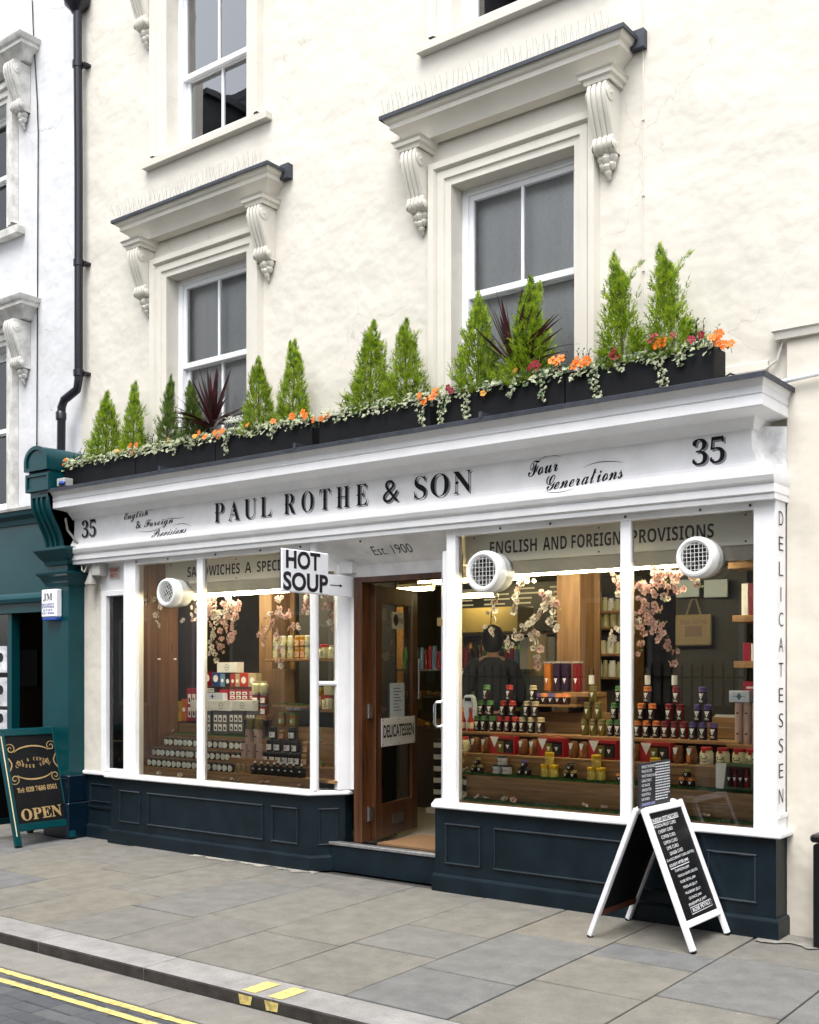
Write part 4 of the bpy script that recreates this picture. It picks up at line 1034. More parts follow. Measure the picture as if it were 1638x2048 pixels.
# flood light and its box under the left end of the fascia
fl = T('flood_light', 'grey flood lamp and switch box under the left end of the fascia', 'lamp', (-6.66, .05, 2.6))
x, z = onY(182, 1165, 0.0)
MB().lathe([(.012,.16),(.02,.10),(.03,.06),(.055,.0),(.058,-.02),(.05,-.022)], (x, .0, z), 14).build('lamp_head', M('grey_lamp_paint', (.28,.27,.25), .5), fl, smooth=40)
MB().tube([(x,.0,z+.15),(x-.02,.02,z+.22),(x-.06,.04,z+.26)], .012, 8).build('stem', M('grey_lamp_paint', (.3,.3,.3)), fl)
MB().box(x+.03, x+.15, -.02, .08, z+.06, z+.20).build('switch_box', M('grey_switch_box', (.42,.42,.40), .6), fl, bevel=.006)
MB().tube([(x-.14,-.0,z+.26),(x-.10,-.03,z+.12),(x-.06,-.03,z+.10),(x-.04,.0,z+.2)], .008, 6).build('flex', M('grey_switch_box', (.4,.4,.4)), fl)
xa, z0 = onY(218, 1158, .07); xb, z1 = onY(237, 1132, .07)
o = MB().box(xa, xb, .074, .084, z0, z1).build('warning_plate', M('pale_plate', (.55,.52,.48), .6), origin=(xa,.08,z0)); tag(o, 'tiny pale warning plate with red print above the narrow left window', 'plate')
g = MB(); g.text('FIREMANS', 'bold', (xa+.008,(z0+z1)/2+.003,xb-.008,z1-.014), lambda a, b: (a,.0725,b)); g.text('SWITCH', 'bold', (xa+.014,z0+.012,xb-.014,(z0+z1)/2-.006), lambda a, b: (a,.0725,b)); g.build('lettering', M('red_print', (.45,.03,.02), .5), o)
o = MB().tube([(-6.80,-.13,3.06),(-6.81,-.10,2.95),(-6.74,-.06,2.85),(-6.70,-.04,2.80)], .012, 8).build('conduit', M('grey_lamp_paint', (.3,.3,.3)), origin=(-6.75,-.08,2.8)); tag(o, 'grey conduit bending down between teal console and white fascia', 'conduit')

# ------------------------------------------------------------------ round extractor fans in the glass
VENTW = M('white_fan_plastic', (.76,.77,.76), .38, .05)
VENTG = M('grey_fan_plastic', (.42,.43,.42), .4, .08)
def vent(x, z, r, label, tilt=0.0):
    t = T('extractor_fan', label, 'fan', (x, -.0, z), 'round fans set in the shop glass')
    MB().lathe([(r*.70,-.085),(r*.715,-.110),(r*.82,-.120),(r*.93,-.116),(r*1.0,-.095),(r*1.02,-.06),(r*1.0,-.03),(r*.985,-.022)], n=32, axis='y', cap=False).build('bezel', VENTW, t, local=True, smooth=35)
    MB().lathe([(r*.97,-.022),(r*.97,.035),(r*.88,.10),(r*.55,.13),(r*.5,.16)], n=28, axis='y').build('housing', VENTG, t, local=True, smooth=35)
    MB().lathe([(0.001,-.02),(r*.95,-.02)], n=24, axis='y', cap=False).lathe([(.03,-.02),(.03,-.05),(.02,-.055)], n=12, axis='y').build('fan_back', M('dark_fan_core', (.006,.005,.004), .6), t, local=True)
    for q in range(6):
        a_ = q*PI/3; c_, s_ = math.cos(a_), math.sin(a_)
        MB().add([(c_*.03-s_*.012,-.04,s_*.03+c_*.012),(c_*r*.72-s_*.035,-.055,s_*r*.72+c_*.035),(c_*r*.72+s_*.035,-.03,s_*r*.72-c_*.035),(c_*.03+s_*.012,-.04,s_*.03-c_*.012)], [(0,1,2,3)]).build('blade', M('brown_fan_blade', (.03,.014,.008), .6), t, local=True)
    g = MB(); n_ = 7; rr = r*.71; w = .0014
    for i in range(n_):
        c_ = -rr + 2*rr*(i+.5)/n_; h = math.sqrt(max(0, rr*rr-c_*c_)); ct, st_ = math.cos(tilt), math.sin(tilt)
        for (ax, az, bx, bz) in ((c_,-h,c_,h),(-h,c_,h,c_)):
            p0 = (ax*ct-az*st_, ax*st_+az*ct); p1 = (bx*ct-bz*st_, bx*st_+bz*ct)
            g.beam((p0[0],-.108,p0[1]), (p1[0],-.108,p1[1]), w*2, w*2, (0,1,0))
    g.build('grille', VENTW, t, local=True)
    for a_ in (.3, 2.4, 4.4): MB().box(r*.9*math.cos(a_)-.004, r*.9*math.cos(a_)+.012, -.03, -.014, r*.9*math.sin(a_)-.012, r*.9*math.sin(a_)+.012).build('clip', VENTG, t, local=True)
    return t
for (u, v, pr, lab, tl) in ((332,1185,29,'smallest-looking round white fan with slanted grille in the left window',.5),(965,1143,33,'round white fan with square grille at the left of the right window',.0),(1389,1114,39,'round white fan with square grille at the right end of the right window',.02)):
    x, z = onY(u, v, -.11); vent(x, z, .147 if u == 965 else .127, lab, tl)
# ================================================================== planters and plants on the cornice
PZ = 3.345
PY0, PY1 = -.15, .035
trs = [(-6.80,-5.745),(-5.735,-4.70),(-4.69,-3.60),(-3.52,-2.455),(-2.375,-1.352),(-1.342,-.325)]
NUM = ['first','second','third','fourth','fifth','sixth','seventh','eighth','ninth','tenth','eleventh','twelfth','thirteenth','fourteenth','fifteenth','sixteenth','seventeenth','eighteenth','nineteenth','twentieth']
for i, (xa, xb) in enumerate(trs):
    lab = ('leftmost' if i == 0 else 'rightmost' if i == 5 else NUM[i]+' from the left') + ' of the black trough planters on the shop cornice'
    t = T('trough_planter', lab, 'planter', ((xa+xb)/2, (PY0+PY1)/2, PZ), 'black troughs along the cornice')
    h = .215
    g = MB().box(xa, xb, PY0, PY0+.012, PZ, PZ+h).box(xa, xb, PY1-.012, PY1, PZ, PZ+h).box(xa, xa+.012, PY0+.012, PY1-.012, PZ, PZ+h).box(xb-.012, xb, PY0+.012, PY1-.012, PZ, PZ+h).box(xa+.012, xb-.012, PY0+.012, PY1-.012, PZ, PZ+.02)
    g.build('trough', PLANTER, t, bevel=.002)
    MB().box(xa+.012, xb-.012, PY0+.012, PY1-.012, PZ+.02, PZ+h-.03).build('soil', SOIL, t)
CON = leafmat('conifer_green', (.065,.14,.004), (.38,.52,.018), .6, .28, 26)
COND = leafmat('conifer_dull_green', (.045,.09,.008), (.16,.25,.025), .6, .2, 22)
STEMM = M('plant_stem', (.06,.04,.02), .8)
def spray(g, p, d, L, w, rnd):
    """a small feathery frond: central sliver plus side slivers"""
    d = d.normalized(); s = d.cross(Vector((0,0,1)))
    if s.length < .1: s = d.cross(Vector((0,1,0)))
    s.normalize(); a = rnd.uniform(0, 2*PI); n_ = s*math.cos(a) + d.cross(s)*math.sin(a)
    vs_ = [p - n_*w*.35, p + n_*w*.35, p + d*L]; fs = [(0,1,2)]
    for k in range(4):
        t = .15 + .2*k; q = p + d*L*t; sd_ = 1 if k % 2 else -1
        e = (d*.75 + n_*sd_*.75).normalized()*L*(.5-.1*k)
        o = len(vs_); vs_ += [q - d*w*.4, q + d*w*.4, q + e]; fs.append((o,o+1,o+2))
    g.add(vs_, fs)
def conifer_mesh(name, h, r, seed, mat, gap=0.0, lean=None):
    rnd = random.Random(seed); g = MB(); N = int(2500*(h/.75)*(1-gap*.35)); lead = [(0,0,0),(rnd.uniform(-.05,.05),rnd.uniform(-.03,.03),rnd.uniform(.05,.14)),(rnd.uniform(-.05,.05),rnd.uniform(-.03,.03),rnd.uniform(.08,.2))]; bow = (rnd.uniform(-.04,.04),0)
    tufts = [(rnd.uniform(0,2*PI), rnd.random()**1.2, rnd.uniform(.72,1.45)) for _ in range(60)]
    for _ in range(N):
        t = rnd.random()**1.35                        # denser low down
        a = rnd.uniform(0, 2*PI)
        base = r*(1-t**1.45)**.85*(.78+.22*min(1, t/.16))
        for ta, tt, tm in tufts:
            dd = abs((a-ta+PI) % (2*PI)-PI)
            if dd < .45 and abs(t-tt) < .09: base *= 1+(tm-1)*(1-dd/.45)*1.1
        rr = base*(rnd.uniform(.25,1.0)**.5)*(1.22 if rnd.random() < .10 else 1.0)
        if gap and rnd.random() < gap and t > .35: rr *= .4
        ld = lead[rnd.randrange(3)]; k_ = max(0, (t-.68)/.32); p = Vector((rr*math.cos(a)+ld[0]*k_+bow[0]*t*t, rr*math.sin(a)+ld[1]*k_, t*h*.97*(1-ld[2]*k_)))
        d = Vector((math.cos(a)*(.75-.5*t), math.sin(a)*(.75-.5*t), .65+.75*t)) + Vector((rnd.uniform(-.3,.3),)*3)
        spray(g, p, d, rnd.uniform(.038,.090)*(1-.35*t), .0105, rnd)
    if lean:
        for (z0, ax, az, L, nn) in lean:
            for i in range(nn):
                q = i/nn; p = Vector((ax*L*q, -.01, z0+az*L*q)); spray(g, p+Vector((rnd.uniform(-.02,.02),rnd.uniform(-.02,.02),0)), Vector((ax+rnd.uniform(-.5,.5),rnd.uniform(-.4,.4),az+.3)), .045, .007, rnd)
    me = g.build(name, mat, None); m = me.data; bpy.data.objects.remove(me)
    tr = MB().tube([(0,0,-.03),(0,0,h*.35),(0,0,h*.8)], [.012,.008,.003], 6); to = tr.build('trunk', STEMM, None); tm_ = to.data; bpy.data.objects.remove(to)
    return m, tm_
cv = [conifer_mesh('foliage', .74, .135, 1, CON, .05, [(.5,-.3,.8,.18,25)]), conifer_mesh('foliage', .78, .125, 2, CON, .12, [(.35,.6,.6,.16,20)]), conifer_mesh('foliage', .70, .12, 3, COND, .45), conifer_mesh('foliage', .80, .14, 4, CON, .25, [(.45,.5,.7,.28,60)]), conifer_mesh('foliage', .86, .13, 5, CON, .5, [(.55,.55,.75,.24,50),(.5,-.35,.8,.2,30)]), conifer_mesh('foliage', .72, .13, 6, CON)]
clist = [(212,4.193,0,.13,'leftmost small conifer in the first trough'),(265,4.25,1,.12,'second conifer from the left, tall and even'),(332,4.221,2,.10,'duller thin conifer left of the left red cordyline'),(388,4.10,2,.11,'duller low conifer in front of the left red cordyline'),(518,4.16,5,.13,'broad bright conifer right of the left window glass'),(583,4.268,1,.12,'tall bright conifer just right of the left window'),(738,4.248,0,.14,'left one of the conifer pair between the windows'),(815,4.197,3,.13,'right one of the conifer pair between the windows, side shoot to the right'),(955,4.273,5,.14,'conifer left of the right red cordyline'),(1056,4.284,1,.145,'bright conifer in front of the right red cordyline'),(1245,4.318,4,.14,'open-topped conifer right of the right window'),(1345,4.296,4,.14,'rightmost conifer with a spreading side shoot')]
zb = PZ+.18
for k, (u, zt_, vi, rr, lab) in enumerate(clist):
    x = onY(u, 700, -.03)[0]
    c_ = T('conifer', lab, 'conifer', (x, -.03 + (.02 if vi == 2 and k == 2 else 0), zb), 'dwarf conifers along the cornice', R.uniform(-.5,.5) if vi < 3 or vi == 5 else 0)
    c_.rotation_euler = (R.uniform(-.03,.05), R.uniform(-.07,.07), c_.rotation_euler.z + (2.1*k if vi in (0,1,2,5) else 0)); rr *= R.uniform(.92,1.12)
    f, tm_ = cv[vi]; hh = {0:.74,1:.78,2:.70,3:.80,4:.86,5:.72}[vi]; s = (zt_-zb+.02)/hh
    for nm, me in (('foliage', f), ('trunk', tm_)):
        o = link(nm, me, c_); o.scale = (rr/.13, rr/.13, s)
# red cordylines
CORD = leafmat('cordyline_leaf', (.030,.006,.010), (.075,.016,.022), .35, .1, 12)
for (u, lab) in ((425, 'dark red spiky cordyline in front of the left window'), (1028, 'dark red spiky cordyline in front of the right window')):
    x = onY(u, 800, .0)[0]; rnd = random.Random(u)
    t = T('cordyline', lab, 'cordyline', (x, .0, zb))
    MB().tube([(x,0,zb-.03),(x,0,zb+.16)], .02, 8).build('stem', STEMM, t)
    for k in range(56):
        a = rnd.uniform(0, 2*PI); el = math.radians(rnd.choice([80,70,60,50,40,30,22,15,8]) + rnd.uniform(-6,6)); L = rnd.uniform(.42,.58); w = rnd.uniform(.018,.027)
        if math.sin(a) > .3: L *= .62                 # leaves toward the wall stay short
        d = Vector((math.cos(a)*math.cos(el), math.sin(a)*math.cos(el)*.75, math.sin(el))); s = d.cross(Vector((0,0,1))).normalized(); p = Vector((x, 0, zb+.17)); g = MB(); vs_ = []
        drop = rnd.uniform(.02,.16)*math.cos(el)
        for i in range(7):
            q = i/6; c_ = p + d*L*q - Vector((0,0,drop*q*q)); ww = w*(.55+.9*q-1.42*q*q)*1.3 + .0006; up = s.cross(d)*ww*.35
            vs_ += [c_ - s*ww + up, c_, c_ + s*ww + up]
        g.add(vs_, [(i*3+j, i*3+j+1, i*3+j+4, i*3+j+3) for i in range(6) for j in range(2)])
        g.build('leaf', CORD, t, smooth=80)
# variegated ivy spilling over the trough rims
IVG = leafmat('ivy_green', (.025,.06,.018), (.075,.14,.045), .45, .15, 40)
IVC = leafmat('ivy_cream_edge', (.38,.42,.24), (.55,.56,.38), .45, .15, 40)
IVD = leafmat('dark_leaf', (.012,.035,.010), (.035,.085,.02), .4, .15, 40)
def leaf(g, p, n_, r, roll, rnd, rim=True):
    n_ = n_.normalized(); u_ = n_.orthogonal().normalized(); v_ = n_.cross(u_)
    c_, s_ = math.cos(roll), math.sin(roll); U, V = u_*c_+v_*s_, v_*c_-u_*s_
    shp = [(0,-.55),(.38,-.5),(.75,-.1),(.42,.1),(.35,.42),(0,1.0),(-.35,.42),(-.42,.1),(-.75,-.1),(-.38,-.5)]
    q = [p + U*a*r + V*b*r + n_*(-.12*r*abs(a)) for a, b in shp]
    if rim: g.mat(1); g.add(q + [p+n_*r*.12], [(i,(i+1)%10,10) for i in range(10)]); g.mat(0); g.add([p + U*a*r*.66 + V*b*r*.66 + n_*(r*.08-.10*r*abs(a)) for a, b in shp], [(0,1,2,3,4,5,6,7,8,9)])
    else: g.mat(0); g.add(q + [p+n_*r*.1], [(i,(i+1)%10,10) for i in range(10)])
trail = {0: [(.10,.05),(.28,.06),(.45,.03),(.8,.05)], 1: [(.3,.07),(.5,.10),(.75,.08)], 2: [(.12,.17),(.35,.06),(.62,.11),(.85,.05)], 3: [(.2,.07),(.55,.06),(.93,.22)], 4: [(.07,.26),(.22,.24),(.45,.05),(.62,.12),(.85,.17)], 5: [(.2,.25),(.4,.07),(.65,.27),(.8,.10)]}
for i, (xa, xb) in enumerate(trs):
    rnd = random.Random(50+i); lab = 'variegated ivy spilling from the ' + ('leftmost' if i == 0 else 'rightmost' if i == 5 else NUM[i]) + ' trough'
    t = T('ivy', lab, 'ivy', ((xa+xb)/2, PY0, PZ+.2), 'ivy in the troughs')
    g = MB(); W = xb-xa; top = PZ+.215
    for k in range(400):
        q = rnd.random(); x = xa + W*q; y = rnd.uniform(PY0-.04, PY0+.09); z = top + rnd.uniform(-.02,.065) - (max(0, PY0-y))*1.2
        leaf(g, Vector((x,y,z)), Vector((rnd.uniform(-.7,.7), -1.0+rnd.uniform(-.3,.5), .75+rnd.uniform(-.5,.5))), rnd.uniform(.014,.028), rnd.uniform(0,6.28), rnd, rnd.random() < (.85 if i < 4 else .55))
    st = MB()
    for q, L in trail[i]:
        x0 = xa + W*q; n_ = max(6, int(L/.011)*2); dx = rnd.uniform(-.35,.35)
        st.tube([(x0,PY0+.02,top+.01),(x0+dx*L*.3,PY0-.02,top-.01),(x0+dx*L*.7,PY0-.025,top-L*.6),(x0+dx*L,PY0-.03,top-L)], .0022, 4, False)
        for k in range(n_):
            s_ = k/n_; p = Vector((x0+dx*L*s_+rnd.uniform(-.035,.035)*(1.3-.6*s_), PY0-.02-rnd.uniform(0,.02), top+.01-L*s_+rnd.uniform(-.012,.012)))
            leaf(g, p, Vector((rnd.uniform(-.5,.5),-1,rnd.uniform(-.1,.6))), rnd.uniform(.012,.02), rnd.uniform(0,6.28), rnd, rnd.random() < .8)
    kind(g.build('leaves', [IVG, IVC], t), 'stuff'); kind(st.build('stems', STEMM, t), 'stuff')
if True:                                              # dark leafy filler plants
    for k, (u, v, w, lab) in enumerate([(160,905,.16,'dark leafy sprig at the left end of the first trough'),(300,865,.14,'dark leafy plant behind the third conifer'),(690,805,.14,'dark leafy sprig left of the conifer pair'),(460,850,.16,'low dark foliage under the left cordyline'),(925,745,.16,'dark leafy sprig left of the right cordyline'),(1110,705,.18,'dark green leafy plant right of the bright conifer'),(1180,715,.15,'leafy green sprig at the start of the last trough'),(1300,675,.16,'dark leafy plant between the last two conifers'),(1400,655,.18,'tall leafy green plant at the right end of the last trough'),(845,760,.12,'dark sprig right of the conifer pair')]):
        x, z = onY(u, v, -.06); rnd = random.Random(u); t = T('leafy_plant', lab, 'plant', (x, -.06, zb)); g = MB(); st = MB()
        for s_ in range(9):
            bx = x + rnd.uniform(-w/2, w/2); H = rnd.uniform(.10,.20) + (.06 if u == 1400 else 0); by = -.06 + rnd.uniform(-.05,.05); lx = rnd.uniform(-.04,.04)
            st.tube([(bx,by,zb),(bx+lx,by,zb+H)], .002, 4, False)
            for j in range(14):
                q = (j+1)/14; a = j*2.4
                d = Vector((math.cos(a), math.sin(a), .7)).normalized(); c_ = Vector((bx+lx*q, by, zb+H*q)); L = .034*(1.1-.4*q); sv = d.cross(Vector((0,0,1))).normalized()*.006
                g.add([c_, c_+d*L*.5+sv, c_+d*L, c_+d*L*.5-sv], [(0,1,2,3)])
        kind(g.build('leaves', IVD, t), 'stuff'); kind(st.build('stems', STEMM, t), 'stuff')
# pansies
ORG = leafmat('orange_petal', (.80,.16,.008), (.88,.23,.012), .5, .2, 60); ORG2 = leafmat('amber_petal', (.80,.36,.03), (.85,.45,.06), .5, .2, 60); REDP = leafmat('crimson_petal', (.22,.004,.02), (.38,.008,.03), .5, .2, 60); WHP = leafmat('white_floret', (.55,.58,.48), (.75,.76,.68), .6, .2, 60)
EYE = M('flower_eye', (.25,.10,.01), .6)
def flower(t, p, r, mat, rnd):
    g = MB(); n_ = Vector((rnd.uniform(-.5,.6), -1, rnd.uniform(-.1,.7))).normalized(); u_ = n_.orthogonal().normalized(); v_ = n_.cross(u_); a0 = rnd.uniform(0,6.28)
    for k in range(5):
        a = a0 + k*2*PI/5; d = u_*math.cos(a)+v_*math.sin(a); s_ = n_.cross(d); c_ = p + n_*.004*(k % 2)
        o = [c_ + d*.1*r, c_ + d*.45*r + s_*.42*r + n_*.10*r, c_ + d*.95*r + s_*.38*r + n_*.02*r, c_ + d*1.05*r + n_*.10*r, c_ + d*.95*r - s_*.38*r + n_*.02*r, c_ + d*.45*r - s_*.42*r + n_*.10*r]
        g.add(o, [(0,1,2,3),(0,3,4,5)])
    f = g.build('flower', mat, t); MB().lathe([(.18*r,0),(.1*r,.1*r),(.01*r,.14*r)], tuple(p + n_*.012), 6).build('flower_eye', EYE, f)
    MB().tube([p, p+Vector((0,.02,-.05))], .0018, 4, False).build('stalk', STEMM, f)
fl_ = [('orange pansy with one small bloom at the left tip of the first trough', ORG, [(133,920),(125,930)], .017), ('cluster of three orange pansies in the first trough', ORG, [(262,892),(275,890),(268,905)], .022), ('pale amber pansies beside the first orange cluster', ORG2, [(236,902),(248,902)], .016), ('amber pansies below the left cordyline, left bloom', ORG2, [(338,880),(391,873)], .018), ('orange pansies below the left cordyline', ORG, [(400,866),(411,874)], .022), ('double orange pansies right of the trough joint', ORG, [(432,866),(446,862),(438,873)], .022), ('single orange pansy under the broad conifer', ORG, [(497,850)], .020), ('orange pansy left of the big orange cluster', ORG, [(548,843)], .020), ('big orange pansies at the end of the third trough', ORG, [(586,833),(607,825),(612,832),(629,840)], .024), ('orange red pansy at the start of the fourth trough', ORG, [(655,832),(644,838)], .019), ('orange pansies at the gap between fourth and fifth troughs', ORG, [(840,793),(850,803),(873,784),(866,795)], .024), ('small crimson flowers left of the right cordyline', REDP, [(898,776),(904,782)], .020), ('single amber pansy hanging low on the fifth trough', ORG2, [(968,787)], .018), ('crimson flowers under the bright conifer', REDP, [(1062,735),(1072,728),(1078,735)], .022), ('pale orange bloom beside the crimson flowers', ORG2, [(1032,741)], .017), ('pair of large orange pansies at the end of the fifth trough', ORG, [(1107,722),(1122,718),(1118,725)], .027), ('large orange pansies at the start of the last trough', ORG, [(1153,722),(1163,728),(1150,732),(1175,722)], .027), ('crimson flowers under the open-topped conifer', REDP, [(1226,710),(1234,714),(1229,704)], .022), ('big orange pansy between the last two conifers', ORG, [(1316,688),(1328,686)], .030), ('crimson flowers around the big orange pansy', REDP, [(1303,682),(1347,672),(1310,672)], .020), ('crimson flowers left of the last orange pansies', REDP, [(1384,680),(1404,671)], .022), ('orange pansies at the right tip of the last trough', ORG, [(1426,676),(1440,668),(1448,690),(1462,688),(1436,684)], .024)]
for lab, m_, ps, r in fl_:
    x, z = onY(*ps[0], PY0-.02); t = T('flowering_plant', lab, 'flowers', (x, PY0, PZ+.2)); rnd = random.Random(ps[0][0])
    for u, v in ps:
        x, z = onY(u, v, PY0-.02); flower(t, Vector((x, PY0-.03, z)), r*1.22, m_, rnd)
    g = MB()
    for k in range(7): leaf(g, Vector((x+rnd.uniform(-.06,.06), PY0+.01, z-.03+rnd.uniform(-.02,.02))), Vector((rnd.uniform(-.6,.6),-1,.5)), .022, rnd.uniform(0,6), rnd, False)
    g.build('leaves', IVD, t)
x, z = onY(466, 840, -.08); t = T('white_flower_plant', 'mound of tiny white flowers below the left cordyline', 'flowers', (x, -.08, zb)); g = MB(); rnd = random.Random(3)
for k in range(170):
    p = Vector((x+rnd.gauss(0,.055), -.09+rnd.uniform(-.05,.05), z-.02+abs(rnd.gauss(0,.022)))); leaf(g, p, Vector((rnd.uniform(-.6,.6),-1,.8)), .0085, rnd.uniform(0,6), rnd, False)
kind(g.build('florets', WHP, t), 'stuff')

# ================================================================== sandwich boards
sb = T('sandwich_board', 'white framed chalkboard A-board listing curds and jams by the right window', 'signboard', (-.6, -.3, -.008))
BX0, BXR, BX1 = -.275, -.605, -.945
BY0, BY1 = -.575, -.03
def leafboard(xb, xt, zt, name, parent, frame, y0, y1, w, th=.03, zbot=.155, face=1, lower_mat=None):
    """one leaf of an A-board: two legs, rails and the slate"""
    zb0, zb1 = pz(y0), pz(y1)
    def pt(t, y, n_=0.0):
        zb_ = zb0 + (zb1-zb0)*((y-y0)/(y1-y0)); d = Vector((xt-xb, 0, zt-zb_)); L = d.length; d.normalize(); nn = Vector((d.z, 0, -d.x))*face
        return Vector((xb,y,zb_)) + d*t + nn*n_
    d = Vector((xt-xb, 0, zt)).normalized(); L = math.hypot(xt-xb, zt); nn = Vector((d.z,0,-d.x))*face
    parts = []
    for y in (y0, y1):
        yc = y+w/2 if y == y0 else y-w/2
        g = MB().obox((pt(.012,yc)+pt(L,yc))/2, (pt(L,yc)-pt(.012,yc))/2, Vector((0,w/2,0)), nn*th/2); o = g.build('leg', frame, parent, bevel=.004)
        MB().obox(pt(.0065,yc), d*.0055, Vector((0,w/2-.003,0)), nn*(th/2-.003)).build('rubber_foot', BLACK, o)
    ym = (y0+y1)/2; hw = (y1-y0)/2-w
    MB().obox(pt(L-w/2,ym), d*w/2, Vector((0,hw,0)), nn*th/2).build('top_rail', frame, parent, bevel=.004)
    MB().obox(pt(zbot,ym), d*w*.5, Vector((0,hw,0)), nn*th/2).build('bottom_rail', lower_mat or frame, parent, bevel=.004)
    MB().obox((pt(zbot+w*.5,ym)+pt(L-w,ym))/2, (pt(L-w,ym)-pt(zbot+w*.5,ym))/2, Vector((0,hw,0)), nn*.004).build('slate', BOARD, parent)
    return pt, L
WF = M('white_board_paint', (.78,.78,.81), .5, .12, 6, .15, 30)
pt, L = leafboard(BX0, BXR+.012, .80, 'front', sb, WF, BY0, BY1, .040)
leafboard(BX1, BXR-.022, .80, 'back', sb, WF, BY0, BY1, .040, face=-1, lower_mat=M('red_brown_wood', (.10,.03,.015), .5))
lines = [('THURSDAY COTTAGE CURDS',.05,.86,1),('PASSION FRUIT CURD',.06,.72,0),('CHERRY CURD',.14,.56,0),('COFFEE CURD',.17,.58,0),('LEMON CURD',.19,.58,0),('LIME CURD',.22,.56,0),('GINGER CURD',.25,.64,0),('BLACKCURRANT CURD (GIFTED)',.10,.94,0),('SOUGHT AFTER JAMS',.12,.70,1),('DAMSON JAM',.23,.64,0),('FRENCH GRAPE (SEEDED)',.26,.86,0),('ROSE PETAL JAM',.27,.72,0),('MEDLAR JELLY',.30,.72,0),('MULBERRY JELLY',.30,.76,0),('QUINCE JAM',.34,.72,0),('PINEAPPLE JAM',.28,.82,0),('ROSE PETALS',.34,.88,2)]
g = MB(); t0, t1 = .205, L-.062; n_ = len(lines); y0, y1 = BY0+.052, BY1-.052; e = .0062; rnd = random.Random(4)
def cf(a, b, off=e): return tuple(pt(b, y0+(y1-y0)*a, off))
for k, (s_, a0, a1, fl2) in enumerate(lines):
    tb = t1 - (k+1)*(t1-t0)/n_*1.0 + .004; hh = (t1-t0)/n_*(.56 if fl2 == 0 else .64)
    a0 = a0 - .05; a1 = a1 - .02; sh = rnd.uniform(-.004,.010)
    g.text(s_, 'sans', (a0, tb, a1, tb+hh), lambda a, b: cf(a, b+sh*(a-a0)), -.004 if fl2 == 0 else .006)
    if fl2 == 1: g.add([cf(a0,tb-.007),cf(a1,tb-.007+sh*.5),cf(a1,tb-.003+sh*.5),cf(a0,tb-.003)], [(0,1,2,3)])
    if fl2 == 2:
        for (p0, p1, q0, q1) in ((a0-.05,tb-.009,a1+.04,tb-.006),(a0-.05,tb+hh+.006,a1+.04,tb+hh+.009),(a0-.055,tb-.009,a0-.05,tb+hh+.009),(a1+.04,tb-.009,a1+.045,tb+hh+.009)): g.add([cf(p0,p1),cf(q0,p1),cf(q0,q1),cf(p0,q1)], [(0,1,2,3)])
g.build('chalk_lettering', CHALK, sb)
# second slate standing on its ridge
xk = -.612; s2 = T('chalkboard', 'small chalkboard with two columns of writing standing on the A-board ridge', 'signboard', (xk, -.33, .80))
ya, yb, za, zb2 = -.56, -.14, .79, 1.055
MB().box(xk-.012, xk+.004, ya, yb, za, zb2).build('slate', M('chalkboard_panel', (.018,.02,.024), .5, .3, 6), s2, bevel=.002)
g = MB(); f_ = lambda a, b: (xk+.0055, a, b)
L1 = ['BEHOLD THE SMOKED','PEANUT BUTTER','WHITE TRUFFLE HONEY','GARLIC PASTE','HOT SAUCES','APPLE BUTTER','ROSE PETALS','RAW HONEYS']
for k, s_ in enumerate(L1):
    zt_ = zb2-.014-k*.0275; g.text(s_, 'sans', (ya+.02, zt_-.017, ya+.02+.0118*len(s_)*.9, zt_), f_)
rnd = random.Random(8)
for k in range(14):
    zt_ = zb2-.012-k*.0165; q = ya+.205; mx = yb-.012-(.03 if k > 11 else 0)
    while q < mx-.012:
        w_ = rnd.uniform(.012,.035); e2 = min(mx, q+w_); g.add([f_(q,zt_-.0075),f_(e2,zt_-.0075+.0005),f_(e2,zt_),f_(q,zt_-.0005)], [(0,1,2,3)]); q = e2+.004
g.build('chalk_lettering', CHALK, s2)
g = MB(); g.text('TRY RASPBERRY & ROSE', 'italic', (ya+.02, za+.012, ya+.20, za+.028), f_, .01); g.build('chalk_lettering', M('lilac_chalk', (.40,.42,.78), .8), s2)
# barber's board
bb = T('sandwich_board', 'teal framed A-board of the barber shop reading OPEN in gold', 'signboard', (-7.1, -.36, -.005))
y0b, y1b = -.70, -.05
pt2, L2 = leafboard(-6.75, -7.06, 1.06, 'front', bb, TEAL, y0b, y1b, .066, .035, .17)
leafboard(-7.45, -7.10, 1.06, 'back', bb, TEAL, y0b, y1b, .066, .035, .17, -1)
def bf(a, b, off=.0205): return tuple(pt2(b, y0b+(y1b-y0b)*a, off))
g = MB()
for a in (.028, .955): g.add([bf(a,.10),bf(a+.017,.10),bf(a+.017,L2-.06),bf(a,L2-.06)], [(0,1,2,3)])
g.build('gold_pinstripe', M('pale_gold', (.70,.62,.42), .4, .1), bb)
sl_ = .0062; hb = L2; fb = lambda a, b: bf(a, b, sl_)
g = MB(); g.text('OPEN', 'serif', (.17,.235,.84,.345), fb, .01); g.build('gold_lettering', GOLD, bb); g = MB(); g.text('Tel: 020 7486 0561', 'serif', (.17,.50,.83,.548), fb, .008)
